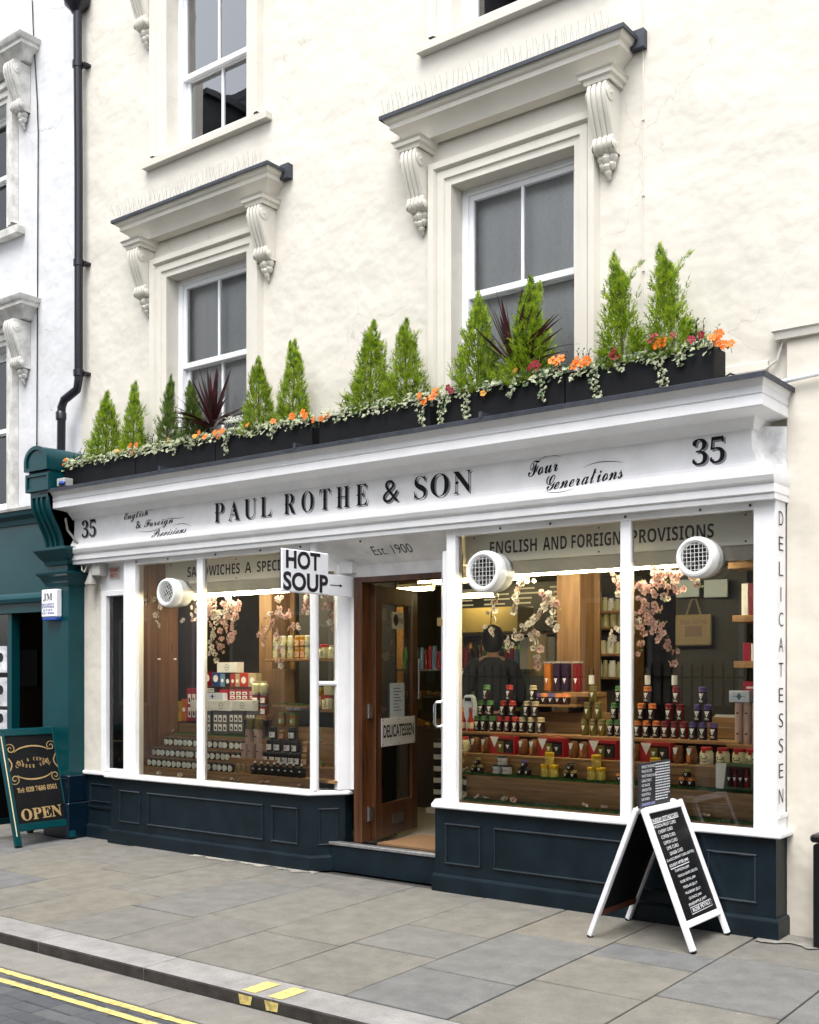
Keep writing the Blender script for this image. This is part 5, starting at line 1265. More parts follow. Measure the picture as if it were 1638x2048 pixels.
def arc_text(s_, cx_, cy_, rad, a0, a1, h, up=1):
    n_ = len(s_)
    for k, ch in enumerate(s_):
        if ch == ' ': continue
        a = a0 + (a1-a0)*(k/(n_-1)); c_ = (cx_ + .30*math.sin(a), cy_ + up*rad*math.cos(a)); rot = -up*math.atan2(rad*math.sin(a), .195*math.cos(a))
        vs_, fs = text_mesh(ch, 'serif', .01); w_ = max(p[0] for p in vs_); mx_ = max(p[1] for p in vs_)
        k_ = h/max(.6, mx_) if ch != ',' else h; cr, sr = math.cos(rot), math.sin(rot)
        pts = [(((p[0]-w_/2)*k_*.74), (p[1]-mx_/2)*k_) for p in vs_]
        g.add([fb(c_[0]+(p[0]*cr-p[1]*sr)*1.5, c_[1]+p[0]*sr+p[1]*cr) for p in pts], fs)
g.build('gold_lettering', GOLD, bb); g = MB(); arc_text('CITY & CENTRAL', .50, .705, .105, -1.15, 1.15, .031, 1); g.build('gold_lettering', GOLD, bb); g = MB(); arc_text('BARBER SHOP', .50, .845, .105, -1.0, 1.0, .031, -1); g.build('gold_lettering', GOLD, bb); g = MB()
def ribbon(P_, w0, w1=None):
    w1 = w1 or w0; n_ = len(P_); g = MB()
    for i in range(n_-1):
        (xa, za), (xb, zb_) = P_[i], P_[i+1]; dx, dz = (xb-xa)*.65, zb_-za; L_ = math.hypot(dx, dz) or 1; nx, nz = -dz/L_/.65, dx/L_
        wa = w0*(.45+.75*math.sin(PI*i/(n_-1))); wb = w0*(.45+.75*math.sin(PI*(i+1)/(n_-1)))
        g.add([fb(xa-nx*wa/2,za-nz*wa/2), fb(xb-nx*wb/2,zb_-nz*wb/2), fb(xb+nx*wb/2,zb_+nz*wb/2), fb(xa+nx*wa/2,za+nz*wa/2)], [(0,1,2,3)])
    g.build('scroll', GOLD, bb)
zc = .775
for sgn in (1, -1):
    ribbon([(.5+.30*math.sin(math.radians(a)), zc+sgn*(.085+.075*math.cos(math.radians(a)))) for a in range(-72, 73, 6)], .012)
for sx in (1, -1):
    ribbon([(.5+sx*(.40-.05*math.cos(t*PI*2/20-PI)*1.0), zc-.13+.26*t/20) for t in range(21)], .011)
    for sz in (1, -1):
        ribbon([(.5+sx*(.335+(.085-.0028*q)*math.cos(q*.35+.3)), zc+sz*(.145+(.052-.0017*q)*math.sin(q*.35+.3))) for q in range(28)], .008)
# dark bin just at the right edge
bn = T('litter_bin', 'dark slim bin standing against the beige wall at the right edge', 'bin', (.33, .08, 0))
MB().box(.235, .60, -.06, .17, .0, .60).build('body', BLACK, bn, bevel=.01); MB().box(.222, .61, -.075, .174, .61, .655).build('lid', BLACK, bn, bevel=.012)
# ================================================================== inside the shop
CEIL = M('cream_boarded_ceiling', (.62,.56,.36), .6, .15, 3)
kind(MB().box(-6.6, .0, .42, 5.6, .08, .2).build('shop_floor', M('speckled_vinyl', (.22,.20,.17), .5, .35, 60)), 'structure')
kind(MB().box(-6.6, .0, .46, 5.6, 2.74, 2.80).build('shop_ceiling', CEIL), 'structure')
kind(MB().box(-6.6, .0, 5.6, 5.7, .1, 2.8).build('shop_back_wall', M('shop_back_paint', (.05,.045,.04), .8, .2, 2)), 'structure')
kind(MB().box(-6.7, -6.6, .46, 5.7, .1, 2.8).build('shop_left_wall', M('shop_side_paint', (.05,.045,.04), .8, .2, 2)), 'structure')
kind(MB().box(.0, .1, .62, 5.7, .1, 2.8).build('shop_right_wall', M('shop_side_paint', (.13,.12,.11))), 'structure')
TUBE = emit('fluorescent_tube', (1.0,.85,.54), 32.0)
TUBED = emit('far_fluorescent_tube', (1.0,.80,.40), 14.0)
LAMPW = M('lamp_body_white', (.7,.7,.66), .5)
def batten(xa, xb, y, z, label, hang=True, tube=None):
    t = T('strip_light', label, 'lamp', ((xa+xb)/2, y, z))
    MB().box(xa, xb, y-.03, y+.03, z+.022, z+.06).build('lamp_body', LAMPW, t)
    MB().tube([(xa+.01,y,z),(xb-.01,y,z)], .024, 10).build('tube', TUBE if y < 1 else TUBED, t, smooth=40)
    for x in (xa+.015, xb-.015): MB().box(x-.012, x+.012, y-.02, y+.02, z-.02, z+.024).build('tube_holder', LAMPW, t)
    if hang:
        for x in (xa+.1, xb-.1): MB().box(x-.004, x+.004, y-.004, y+.004, z+.06, 2.74).build('hanger', LEAD, t)
batten(onY(362,1180,.40)[0], -4.05, .40, 2.30, 'long strip light glowing at the top of the left window')
batten(-2.19, -.62, .40, 2.315, 'long strip light glowing at the top of the right window')
xa, z = onY(908, 1193, 2.4); xb, _ = onY(990, 1190, 2.4); batten(xa, xb, 2.4, z, 'short strip light deep inside behind the right window')
xa, z = onY(838, 1178, 3.4); xb, _ = onY(868, 1178, 3.4); batten(xa-.4, xb, 3.4, z, 'strip light on the ceiling seen through the open door')
batten(-5.4, -4.0, 3.6, 2.6, 'dim strip light far inside behind the left window')

# timber columns and plank lining
def column(xa, xb, y0, y1, label):
    o = T('timber_column', label, 'column', ((xa+xb)/2, (y0+y1)/2, .2))
    MB().box(xa, xb, y0, y1, .2, 2.74).build('shaft', PINEV, o, bevel=.004)
    MB().box(xa-.004, xb+.05, y1, y1+.02, .2, 2.74).build('backing_board', PINEV, o)
column(onY(1113,1200,.9)[0], onY(1160,1200,.9)[0], .9, 1.12, 'broad pine column standing in the right window display')
column(onY(518,1200,.85)[0], onY(543,1200,.85)[0], .85, 1.10, 'pine column standing in the left window display')
pl_ = T('plank_lining', 'brown plank side panel at the left of the left window', 'panel', (-6.03, .3, .64))
for k in range(4):
    MB().box(-6.05, -6.028, .10+k*.125, .222+k*.125, .64, 2.62).build('plank', PLANKV, pl_, bevel=.002)
o = MB().box(-6.06, -5.75, .63, .66, .64, 2.5).build('dark_screen', M('aubergine_panel', (.018,.015,.024), .7), origin=(-5.9,.64,.64)); tag(o, 'dark aubergine panel behind the brown plank lining', 'panel')
for k, u in enumerate((318, 350)):
    y_, z_ = onX(u, 1318, -6.026); o = MB().box(-6.0275, -6.022, y_-.015, y_+.015, z_-.008, z_+.008).build('price_ticket', CHALK, origin=(-6.025,y_,z_)); tag(o, ('left','right')[k] + ' one of two tiny white tickets on the brown planks', 'ticket')

# ------------------------------------------------------------------ display stands
def planks(parent, xa, xb, y0, y1, z0, z1, n_, mat=PINE):
    h = (z1-z0)/n_
    for k in range(n_): MB().box(xa+R.uniform(0,.006), xb-R.uniform(0,.006), y0, y1, z0+k*h+.0015, z0+(k+1)*h-.0015).build('plank', mat, parent, bevel=.002)
rs = T('display_stand', 'tiered pine display stand filling the right window', 'display stand', (-1.3, .35, .6))
planks(rs, -2.36, -.12, .17, .19, .672, .838, 2); planks(rs, -2.50, -.12, .31, .33, .85, .972, 2)
MB().box(-2.50, -.12, .19, .31, .826, .84).build('tier_top', PINE, rs); MB().box(-2.56, -.12, .306, .46, .973, .985).build('tier_top', PINE, rs)
MB().box(-2.66, -.40, .44, .66, 1.116, 1.141).build('shelf_board', PINE, rs, bevel=.003); MB().box(-.47, -.13, .40, .68, 1.10, 1.125).build('shelf_board', PINE, rs, bevel=.003)
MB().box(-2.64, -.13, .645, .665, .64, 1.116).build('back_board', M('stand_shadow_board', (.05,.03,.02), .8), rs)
planks(rs, -2.06, -1.36, .665, .685, 1.145, 1.30, 2); planks(rs, -.72, -.13, .665, .685, 1.145, 1.29, 2)
MB().box(-2.40, -.12, .055, .17, .648, .660).build('bed_board', PINE, rs)
xa, z = onY(1062, 1408, .55); xb, _ = onY(1158, 1412, .55)
MB().box(xa, xb, .50, .72, z-.015, z).build('small_shelf', PINE, rs); MB().box(xa+.25, xb+.06, .58, .86, z+.06, z+.09).build('upper_shelf', PINE, rs)
for x in (xa+.08, xb-.06): MB().box(x-.01, x+.01, .52, .70, z-.06, z-.015).build('shelf_bracket', BLACK, rs)
MB().box(xb-.12, xb+.05, .74, .88, 1.14, z+.06).build('shelf_support', PINE, rs)
ls = T('display_stand', 'stepped pine display stand filling the left window', 'display stand', (-4.8, .35, .6))
LZ = (.722, .806, .898, 1.0); LY = (.13, .25, .37, .49)
planks(ls, -5.98, -3.80, .10, .118, .648, .722, 1)
MB().box(-6.02, -4.35, .118, .25, .70, .7205).build('tier_top', PINE, ls); MB().box(-6.02, -4.40, .238, .37, .722, .805).build('tier', PINE, ls); MB().box(-6.02, -4.45, .36, .49, .722, .897).build('tier', PINE, ls); MB().box(-6.02, -4.70, .48, .74, .722, .999).build('tier', PINE, ls)
MB().box(-4.35, -3.60, .118, .40, .70, .7195).build('tier_top', PINE, ls); MB().box(-4.42, -3.60, .40, .62, .70, .99).build('tier', PINE, ls)
MB().box(-6.02, -5.0, .60, .74, 1.0, 1.10).build('tier', PINE, ls)
xa, z = onY(545, 1318, .55)
MB().box(xa, -3.66, .45, .66, z-.022, z).build('upper_shelf', PINE, ls, bevel=.002)
xs_, zs_ = onY(495, 1430, .62); xe_, _ = onY(540, 1432, .62); MB().box(xs_, xe_, .56, .85, zs_-.04, zs_).build('small_shelf', PINE, ls, bevel=.002)
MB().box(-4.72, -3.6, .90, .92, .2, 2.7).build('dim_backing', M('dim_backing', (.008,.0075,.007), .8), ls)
planks(ls, -4.86, -4.55, .66, .68, .99, 1.62, 1, PINEV)
GRASSM = leafmat('artificial_grass', (.02,.075,.012), (.05,.16,.03), .6, .2, 60)
def grass(xa, xb, y0, y1, z, label, n_):
    g = MB(); rnd = random.Random(int(z*100)); g.add([(xa,y0,z+.002),(xb,y0,z+.002),(xb,y1,z+.002),(xa,y1,z+.002)], [(0,1,2,3)])
    for k in range(n_):
        x, y = rnd.uniform(xa,xb), rnd.uniform(y0,y1); a = rnd.uniform(0,6.28); dx, dy = .0025*math.cos(a), .0025*math.sin(a); h = rnd.uniform(.010,.020)
        g.add([(x-dx,y-dy,z+.002),(x+dx,y+dy,z+.002),(x+rnd.uniform(-.01,.01),y+rnd.uniform(-.01,.01),z+h)], [(0,1,2)])
    o = g.build('artificial_grass', GRASSM, origin=((xa+xb)/2,y0,z)); tag(o, label, 'grass'); kind(o, 'stuff')
grass(-2.34, -.14, .062, .165, .661, 'strip of artificial grass along the foot of the right display', 3600)
grass(-2.46, -.14, .175, .30, .841, 'strip of artificial grass on the lowest tier of the right display', 3600)
grass(-6.0, -4.75, .49, .60, 1.0005, 'strip of artificial grass on the top step of the left display', 1500)
grass(xa+.12, xa+.5, .45, .6, onY(1280,1405,.5)[1]*0+1.305, 'patch of artificial grass on the side shelf by the corner mullion', 700)
MB().box(xa+.1, xa+.52, .44, .62, 1.285, 1.305).build('side_shelf', PINE, ls)

# ------------------------------------------------------------------ groceries
def C_(name, col, rough=.35, **k): return M('pack_'+name, col, rough, k.pop('var', .06), 20, **k)
JAM = C_('dark_jam', (.03,.008,.010), .12); JAMR = C_('red_jam', (.17,.012,.015), .12); JAMO = C_('orange_jam', (.42,.13,.012), .12); OLIVE = C_('olive', (.16,.14,.03), .15); MUST = C_('mustard_glaze', (.66,.64,.40), .3); PURP = C_('purple_jam', (.03,.012,.035), .12)
LBLK = C_('black_label', (.012,.012,.014), .5); LWHT = C_('white_label', (.86,.87,.86), .5); LBLU = C_('ice_label', (.80,.90,.90), .5)
CG, CR, CC, CO, CDR, CP_, COL_ = C_('green_cloth', (.08,.22,.07), .8), C_('red_cloth', (.42,.04,.04), .8), C_('cream_cloth', (.55,.48,.28), .8), C_('orange_cloth', (.60,.20,.06), .8), C_('maroon_cloth', (.20,.02,.035), .8), C_('violet_cloth', (.10,.07,.24), .8), C_('olive_cloth', (.20,.17,.06), .8)
YEL, YELL, REDL = C_('yellow_jar', (.72,.58,.12), .3), C_('yellow_lid', (.80,.50,.01), .35), C_('red_label', (.42,.02,.015), .4)
BRN = C_('antipasti_brown', (.20,.08,.025), .2, var=.5); RBOX = C_('red_gift_box', (.36,.015,.02), .35); BLKLID = C_('black_lid', (.01,.01,.012), .3); GRL = C_('green_lid', (.03,.20,.03), .35); PINK = C_('pink_tube', (.48,.34,.31), .6, var=.15); AMB = C_('amber_honey', (.30,.13,.015), .12); PALE = C_('pale_preserve', (.45,.42,.22), .2, var=.2); SILV = C_('silver_lid', (.5,.5,.5), .3, metal=.7)
def patch(g, r, pts, e=.0008):
    g.add([((r+e)*math.sin(s/r), -(r+e)*math.cos(s/r), z) for s, z in pts], [tuple(range(len(pts)))])
def rectp(g, r, s0, s1, z0, z1, n_=5, e=.0008):
    for i in range(n_):
        a, b = s0+(s1-s0)*i/n_, s0+(s1-s0)*(i+1)/n_; patch(g, r, [(a,z0),(b,z0),(b,z1),(a,z1)], e)
def discp(g, r, s, z, rad, e=.0008):
    P_ = [(s+rad*math.cos(q*PI/7), z+rad*math.sin(q*PI/7)) for q in range(14)]
    for i in range(7): patch(g, r, [P_[i], P_[i+1], P_[13-i-0] if False else P_[(13-i) % 14], P_[(14-i) % 14]], e)
GK = {}
def reg(kd, parts):
    out = []
    for nm, g, mats, sm in parts:
        o = g.build(nm, mats, None, smooth=sm); out.append((nm, o.data)); bpy.data.objects.remove(o)
    GK[kd] = out
def put(kd, x, y, z, name, label, cat, group=None, rz=0.0, s=(1,1,1)):
    t = T(name, label, cat, (x,y,z), group, rz)
    for nm, me in GK[kd]:
        o = link(nm, me, t)
        if s != (1,1,1): o.scale = s
    return t
def clothjar(kd, body, cap, sq=8):
    b = MB().lathe([(.024,0),(.0275,.004),(.0275,.078),(.022,.092),(.022,.098)], n=sq)
    c = MB().lathe([(.0285,.084),(.0265,.092),(.0255,.100),(.0275,.104),(.026,.114),(.018,.117),(.001,.118)], n=12, cap=False)
    l = MB(); r = .0272
    rectp(l, r, -.021, .021, .010, .076, 6); l.mat(1); patch(l, r, [(-.017,.074),(-.0085,.053),(0,.032),(.0085,.053),(.017,.074),(0,.0745)], .0018)
    l.mat(1); rectp(l, r, -.014, .008, .024, .028, 2, .0014); rectp(l, r, -.012, .013, .016, .020, 2, .0014)
    reg(kd, [('jar_body', b, body, 40), ('cloth_cap', c, cap, 60), ('label', l, [LBLK, LWHT], None)])
for kd, body, cap in (('green',JAM,CG),('red',JAM,CR),('cream',JAM,CC),('olive',OLIVE,COL_),('orange',JAM,CO),('maroon',JAMR,CDR),('violet',PURP,CP_)): clothjar(kd, body, cap)
def olivefix():
    l = MB(); r = .0272; patch(l, r, [(-.013,.070),(-.0065,.052),(0,.034),(.0065,.052),(.013,.070),(0,.0705)], .0016)
    o = l.build('label', LWHT, None); GK['olive'][2] = ('label', o.data); bpy.data.objects.remove(o)
olivefix()
POSN = ['left of the bottom row','middle of the bottom row','right of the bottom row','left of the middle row','right of the middle row','top']
def pyramid(kd, us, y, z, desc, grp, zr=None):
    """six jars, 3-2-1; us = six photo columns"""
    h = .118
    for k, u in enumerate(us):
        lev = 0 if k < 3 else 1 if k < 5 else 2
        x = onY(u, 1440, y)[0]
        put(kd, x, y, z+lev*h, 'jam_jar', f'{desc}, {POSN[k]}', 'jar', grp, R.uniform(-.15,.15))
def z8(x): return 900+x/4.31
def zr_(x): return 1250+x/5.85
T1 = 1.1415; Y1 = .50; GP = 'cloth-capped jars stacked in threes'
pyramid('green', [z8(q) for q in (238,297,370,272,347,317)], Y1, T1, 'green-capped jar of the pyramid beside the sauce bottles', GP)
pyramid('red', [z8(q) for q in (432,500,565,462,540,513)], Y1, T1, 'red-capped jar of the bright red pyramid', GP)
pyramid('cream', [z8(q) for q in (627,703,785,665,738,718)], Y1, T1, 'cream-capped jar of the pyramid left of the pine column', GP)
pyramid('olive', [z8(q) for q in (1165,1240,1315,1190,1278,1235)], Y1, T1, 'olive-green jar of the pyramid right of the pine column', GP)
pyramid('green', [z8(q) for q in (1385,1452,1540,1420,1495,1458)], Y1, T1, 'green-capped jar of the pyramid behind the white mullion', GP)
pyramid('orange', [zr_(q) for q in (155,255,368,195,320,265)], Y1, T1, 'orange-capped jar of the pyramid just right of the mullion', GP)
pyramid('maroon', [zr_(q) for q in (470,583,695,520,648,600)], Y1, T1, 'maroon-capped jar of the dark red pyramid', GP)
pyramid('violet', [zr_(q) for q in (800,915,1037,852,972,910)], Y1, T1, 'violet-capped jar of the rightmost pyramid', GP)
# tier two
reg('mustard', [('jar_body', MB().lathe([(.040,0),(.046,.006),(.047,.075),(.038,.092),(.034,.098)], n=8), MUST, 40), ('lid', MB().lathe([(.037,.095),(.039,.10),(.039,.112),(.03,.118),(.001,.119)], n=14, cap=False), C_('wax_red_lid', (.42,.025,.03), .4), 40), ('seal', MB().box(-.012,.012,-.0485,-.0465,.080,.10), REDL, None)])
l = MB(); r = .0475
for q in range(13):
    a = q*PI/12; a2 = (q+1)*PI/12
    if q < 12: patch(l, r, [(-.030*math.cos(a),.036-.016*math.sin(a)),(-.030*math.cos(a2),.036-.016*math.sin(a2)),(-.027*math.cos(a2),.038-.014*math.sin(a2)),(-.027*math.cos(a),.038-.014*math.sin(a))], .002)
rectp(l, r, -.022, .022, .040, .044, 4, .002); discp(l, r, -.018, .054, .005, .002); discp(l, r, .018, .054, .005, .002)
o = l.build('label', LBLK, None); GK['mustard'].append(('label', o.data)); bpy.data.objects.remove(o)
def bag(kd, c2):
    b = MB().lathe([(.028,0),(.037,.01),(.040,.045),(.036,.085),(.030,.108),(.026,.118)], n=12)
    l = MB(); r = .0395; l.mat(0); rectp(l, r, -.026, .004, .012, .06, 4, .0015); l.mat(1); patch(l, .036, [(-.026,.104),(-.012,.06),(-.006,.04),(.0,.06),(.012,.104),(-.006,.106)], .005)
    reg(kd, [('jar_body', b, BRN, 40), ('label', l, [c2, LWHT], None)])
bag('bag_a', C_('brown_label', (.22,.05,.02), .5)); bag('bag_b', C_('rust_label', (.50,.16,.04), .5))
def giftbox(kd, w, h, d, outer, win):
    b = MB().box(0,w,0,d,0,h); wn_ = MB(); wn_.box(.075,w-.012,-.002,.0,.012,h-.02)
    tri = MB().add([(.004,-.0025,h-.004),(.085,-.0025,h-.004),(.045,-.0025,h-.085)], [(0,1,2)])
    p = MB(); p.mat(0).box(.078,.132,-.012,-.002,.014,h-.035); p.mat(1).box(.145,w-.02,-.010,-.002,.014,h-.040)
    p.mat(2).add([(.090,-.0135,h-.06),(.12,-.0135,h-.06),(.105,-.0135,h-.09)], [(0,1,2)]); p.add([(.155,-.0115,h-.06),(.185,-.0115,h-.06),(.17,-.0115,h-.09)], [(0,1,2)])
    reg(kd, [('box', b, outer, None), ('window', wn_, win, None), ('paper_flap', tri, LWHT, None), ('jars_inside', p, [OLIVE, LBLK, LWHT], None)])
giftbox('giftred', .225, .132, .07, RBOX, C_('box_window', (.05,.008,.01), .2))
T2 = .9855; Y2 = .40
def bx(u, y=Y2): return onY(u, 1490, y)[0]
put('mustard', bx(z8(120)), Y2, T2, 'mustard_jar', 'cream mustard jar alone at the left end of the second tier', 'jar', 'big mustard jars')
for k, q in enumerate((955,1147,1337,1492)): put('mustard', bx(zr_(q)), Y2, T2, 'mustard_jar', f'red-lidded mustard jar, {NUM[k]} of four at the right of the second tier', 'jar', 'big mustard jars')
for k, (kd, u) in enumerate((('bag_a',z8(222)),('bag_b',z8(312)),('bag_a',z8(635)),('bag_b',z8(727)),('bag_a',z8(1068)),('bag_b',z8(1160)),('bag_b',zr_(122)),('bag_a',zr_(625)),('bag_b',zr_(785)))):
    put(kd, bx(u), Y2, T2, 'antipasti_jar', f'{"dark brown" if kd == "bag_a" else "rust orange"} antipasti jar with white V label, {NUM[k]} from the left on the second tier', 'jar', 'antipasti jars')
for k, u in enumerate((z8(355),z8(765),z8(1205),zr_(195))): put('giftred', bx(u), Y2-.02, T2, 'gift_box', f'red windowed gift box, {NUM[k]} from the left on the second tier', 'box', 'red gift boxes', -.06)
# lowest tier: little threes on the grass
def minijar(kd, body, cap):
    reg(kd, [('jar_body', MB().lathe([(.020,0),(.025,.008),(.025,.030),(.020,.038)], n=12), body, 40), ('cloth_cap', MB().lathe([(.027,.036),(.024,.044),(.022,.052),(.001,.054)], n=12, cap=False), cap, 60), ('label', (lambda l: (patch(l, .025, [(-.010,.030),(0,.010),(.010,.030)], .001), l)[1])(MB()), LWHT, None)])
minijar('mini_o', JAM, COL_); minijar('mini_v', PURP, CP_); minijar('mini_b', JAM, C_('black_cloth', (.03,.03,.035), .8)); minijar('mini_c', JAM, CO)
reg('yellow', [('jar_body', MB().lathe([(.030,0),(.032,.004),(.032,.05),(.029,.056),(.029,.062)], n=16), YEL, 40), ('lid', MB().lathe([(.033,.060),(.034,.063),(.034,.082),(.031,.085),(.001,.0855)], n=16, cap=False), YELL, 40), ('label', (lambda l: (patch(l, .032, [(-.020,.028),(-.008,.016),(.008,.016),(.020,.028),(.008,.040),(-.008,.040)], .001), l.mat(1), rectp(l, .032, -.012, .012, .025, .031, 2, .002), l)[-1])(MB()), [REDL, YEL], None)])
reg('whitetin', [('jar_body', MB().lathe([(.036,0),(.038,.003),(.038,.052)], n=16), C_('white_tin', (.60,.62,.64), .35), 40), ('lid', MB().lathe([(.0385,.052),(.0385,.062),(.036,.064),(.001,.064)], n=16, cap=False), BLKLID, 40), ('label', (lambda l: (rectp(l, .038, -.026, -.014, .012, .040, 2), rectp(l, .038, -.006, .02, .026, .030, 2), l)[-1])(MB()), LBLK, None)])
T3 = .857; Y3 = .235
def three(kd, u, du, h, desc, name, grp, kt=None):
    for k, (o_, lv) in enumerate(((-du,0),(du,0),(0,1))):
        x = onY(u, 1550, Y3)[0] + o_
        put((kt or kd) if lv else kd, x, Y3, T3+lv*h, name, f'{desc}, {("lower left","lower right","top")[k]}', 'jar', grp)
three('mini_o', z8(235), .028, .054, 'mini brown jar stacked at the left end of the grass tier', 'mini_jar', 'mini jars in threes')
three('whitetin', z8(450), .041, .064, 'white spread tin with black lid on the grass tier', 'spread_tin', 'white tins in three')
three('mini_b', z8(640), .028, .054, 'mini dark jar in the violet-topped stack left of the yellow jars', 'mini_jar', 'mini jars in threes', 'mini_v')
three('yellow', z8(858), .034, .0855, 'yellow jar with red label in the left yellow stack', 'spread_jar', 'yellow jars in threes')
three('mini_o', z8(1035), .028, .054, 'mini dark jar in the stack between the two yellow stacks', 'mini_jar', 'mini jars in threes', 'mini_b')
three('yellow', z8(1262), .034, .0855, 'yellow jar with red label in the right yellow stack', 'spread_jar', 'yellow jars in threes')
three('mini_c', z8(1500), .028, .054, 'mini jar in the stack behind the mullion on the grass tier', 'mini_jar', 'mini jars in threes')
three('yellow', zr_(355), .034, .0855, 'yellow jar half hidden behind the chalkboard', 'spread_jar', 'yellow jars in threes')
three('mini_c', zr_(725), .028, .054, 'mini jar in the stack right of the chalkboard', 'mini_jar', 'mini jars in threes', 'mini_o')
xg = onY(zr_(1065), 1580, .2)[0]
gb = T('gift_box', 'green and white gift box with four dark bottles at the right end', 'box', (xg, .20, .857))
MB().box(xg,xg+.24,.20,.26,.857,1.02).build('box', C_('green_box', (.07,.13,.05), .5), gb); MB().box(xg+.07,xg+.225,.196,.20,.872,1.0).build('window', C_('box_window', (.02,.02,.02)), gb)
MB().add([(xg,.1965,1.019),(xg+.07,.1965,1.019),(xg+.05,.1965,.858),(xg,.1965,.858)], [(0,1,2,3)]).build('paper_flap', LWHT, gb)
for k in range(4):
    b_ = MB().lathe([(.013,.874),(.014,.94),(.006,.96),(.006,.985)], (xg+.095+k*.037,.185,0), 10).build('bottle', (JAM,JAMR)[k % 2], gb, smooth=40); MB().add([(xg+.085+k*.037,.169,.935),(xg+.105+k*.037,.169,.935),(xg+.095+k*.037,.169,.912)], [(0,1,2)]).build('label', LWHT, b_)
# sauce bottles and jug at the left of tier one
for k, (u, cap) in enumerate(((z8(110),CO),(z8(178),CDR))):
    x = bx(u, .47); t = T('sauce_bottle', f'red sauce bottle with {"orange" if k == 0 else "crimson"} cap at the left end of the shelf', 'bottle', (x,.47,T1), 'two sauce bottles')
    MB().lathe([(.024,T1),(.026,T1+.01),(.026,T1+.075),(.012,T1+.115),(.010,T1+.15)], (x,.47,0), 14).build('glass', C_('hot_sauce', (.36,.035,.012), .12), t, smooth=40); MB().lathe([(.012,T1+.145),(.012,T1+.178),(.001,T1+.18)], (x,.47,0), 10, cap=False).build('cap', cap, t, smooth=40)
    l = MB().lathe([(.0265,T1+.02),(.0265,T1+.065)], (x,.47,0), 14, cap=False).build('label', C_('cream_label', (.62,.52,.36), .5), t)
x = bx(z8(172), .62); jg = T('plastic_jug', 'white plastic jug with a handle behind the sauce bottles', 'jug', (x,.62,T1))
MB().prism([(x-.06,T1),(x+.06,T1),(x+.06,T1+.20),(x+.045,T1+.26),(x+.02,T1+.275),(x-.045,T1+.27),(x-.06,T1+.20)], 'y', .595, .645).build('body', C_('milky_plastic', (.45,.50,.52), .4), jg, bevel=.012); MB().box(x-.03,x+.03,.590,.594,T1+.225,T1+.25).build('handle_hole', BLACK, jg)
MB().box(onY(z8(75),1400,.9)[0], onY(z8(200),1400,.9)[0], .85, 1.0, T1, T1+.10).build('bread_ledge', PINE, rs)
for k in range(4):
    x = onY(z8(85+k*30), 1380, .92)[0]; o = MB().lathe([(.005,0),(.035,.012),(.045,.035),(.03,.06),(.004,.068)], (x,.92,T1+.10+.055*(k%2)), 12).build('bread_roll', C_('golden_crust', (.45,.20,.04), .5), origin=(x,.92,T1+.1)); tag(o, f'golden bread roll, {NUM[k]} from the left behind the white jug', 'bread', 'rolls behind the jug')
# mini row and tall fruit pack on the small shelves
for k, q in enumerate((760,818,880,940,1003)):
    x = onY(z8(q), 1400, .56)[0]; put(('mini_v','mini_c','mini_v','mini_c','mini_c')[k], x, .56, onY(1062,1408,.55)[1]+.001, 'mini_jar', f'mini jar on the small shelf before the pine column, {NUM[k]} from the left', 'jar', 'row of mini jars', 0, (1.25,1.25,1.5))
zsh = onY(1062,1408,.55)[1]+.091
for k, (q, m_) in enumerate(((850,JAMO),(930,PURP),(1005,PURP),(1100,JAMR))):
    x = onY(z8(q), 1350, .70)[0]; t = T('tall_jar', f'tall square jar of {("orange fruit","dark fruit","purple fruit","red fruit")[k]} on the upper shelf', 'jar', (x,.70,zsh), 'tall fruit jars')
    MB().box(x-.030,x+.030,.67,.73,zsh,zsh+.215).build('jar_body', m_, t, bevel=.01); MB().box(x-.031,x+.031,.669,.731,zsh+.212,zsh+.226).build('lid', C_('clear_lid', (.35,.30,.28), .3), t); MB().add([(x-.016,.6685,zsh+.10),(x+.012,.6685,zsh+.10),(x-.002,.6685,zsh+.06)], [(0,1,2)]).build('label', LWHT, t)
# wine-glass style cards on top of three pyramids
for k, (u, v0, v1) in enumerate(((1183,1365,1335),(zr_(265),1367,1336),(zr_(580),1367,1336))):
    x, z0 = onY(u, v0, .5); _, z1 = onY(u, v1, .5); z0 = T1+3*.118
    t = T('bottle', f'small clear bottle with white label on top of the {("olive","orange","maroon")[k]} pyramid', 'bottle', (x,.5,z0), 'clear bottles on the pyramids')
    MB().lathe([(.018,z0),(.019,z0+.10),(.014,z0+.13)], (x,.5,0), 12).build('glass', GLASS, t, smooth=40); MB().lathe([(.0195,z0+.01),(.0195,z0+.075)], (x,.5,0), 12, cap=False).build('label', LWHT, t)
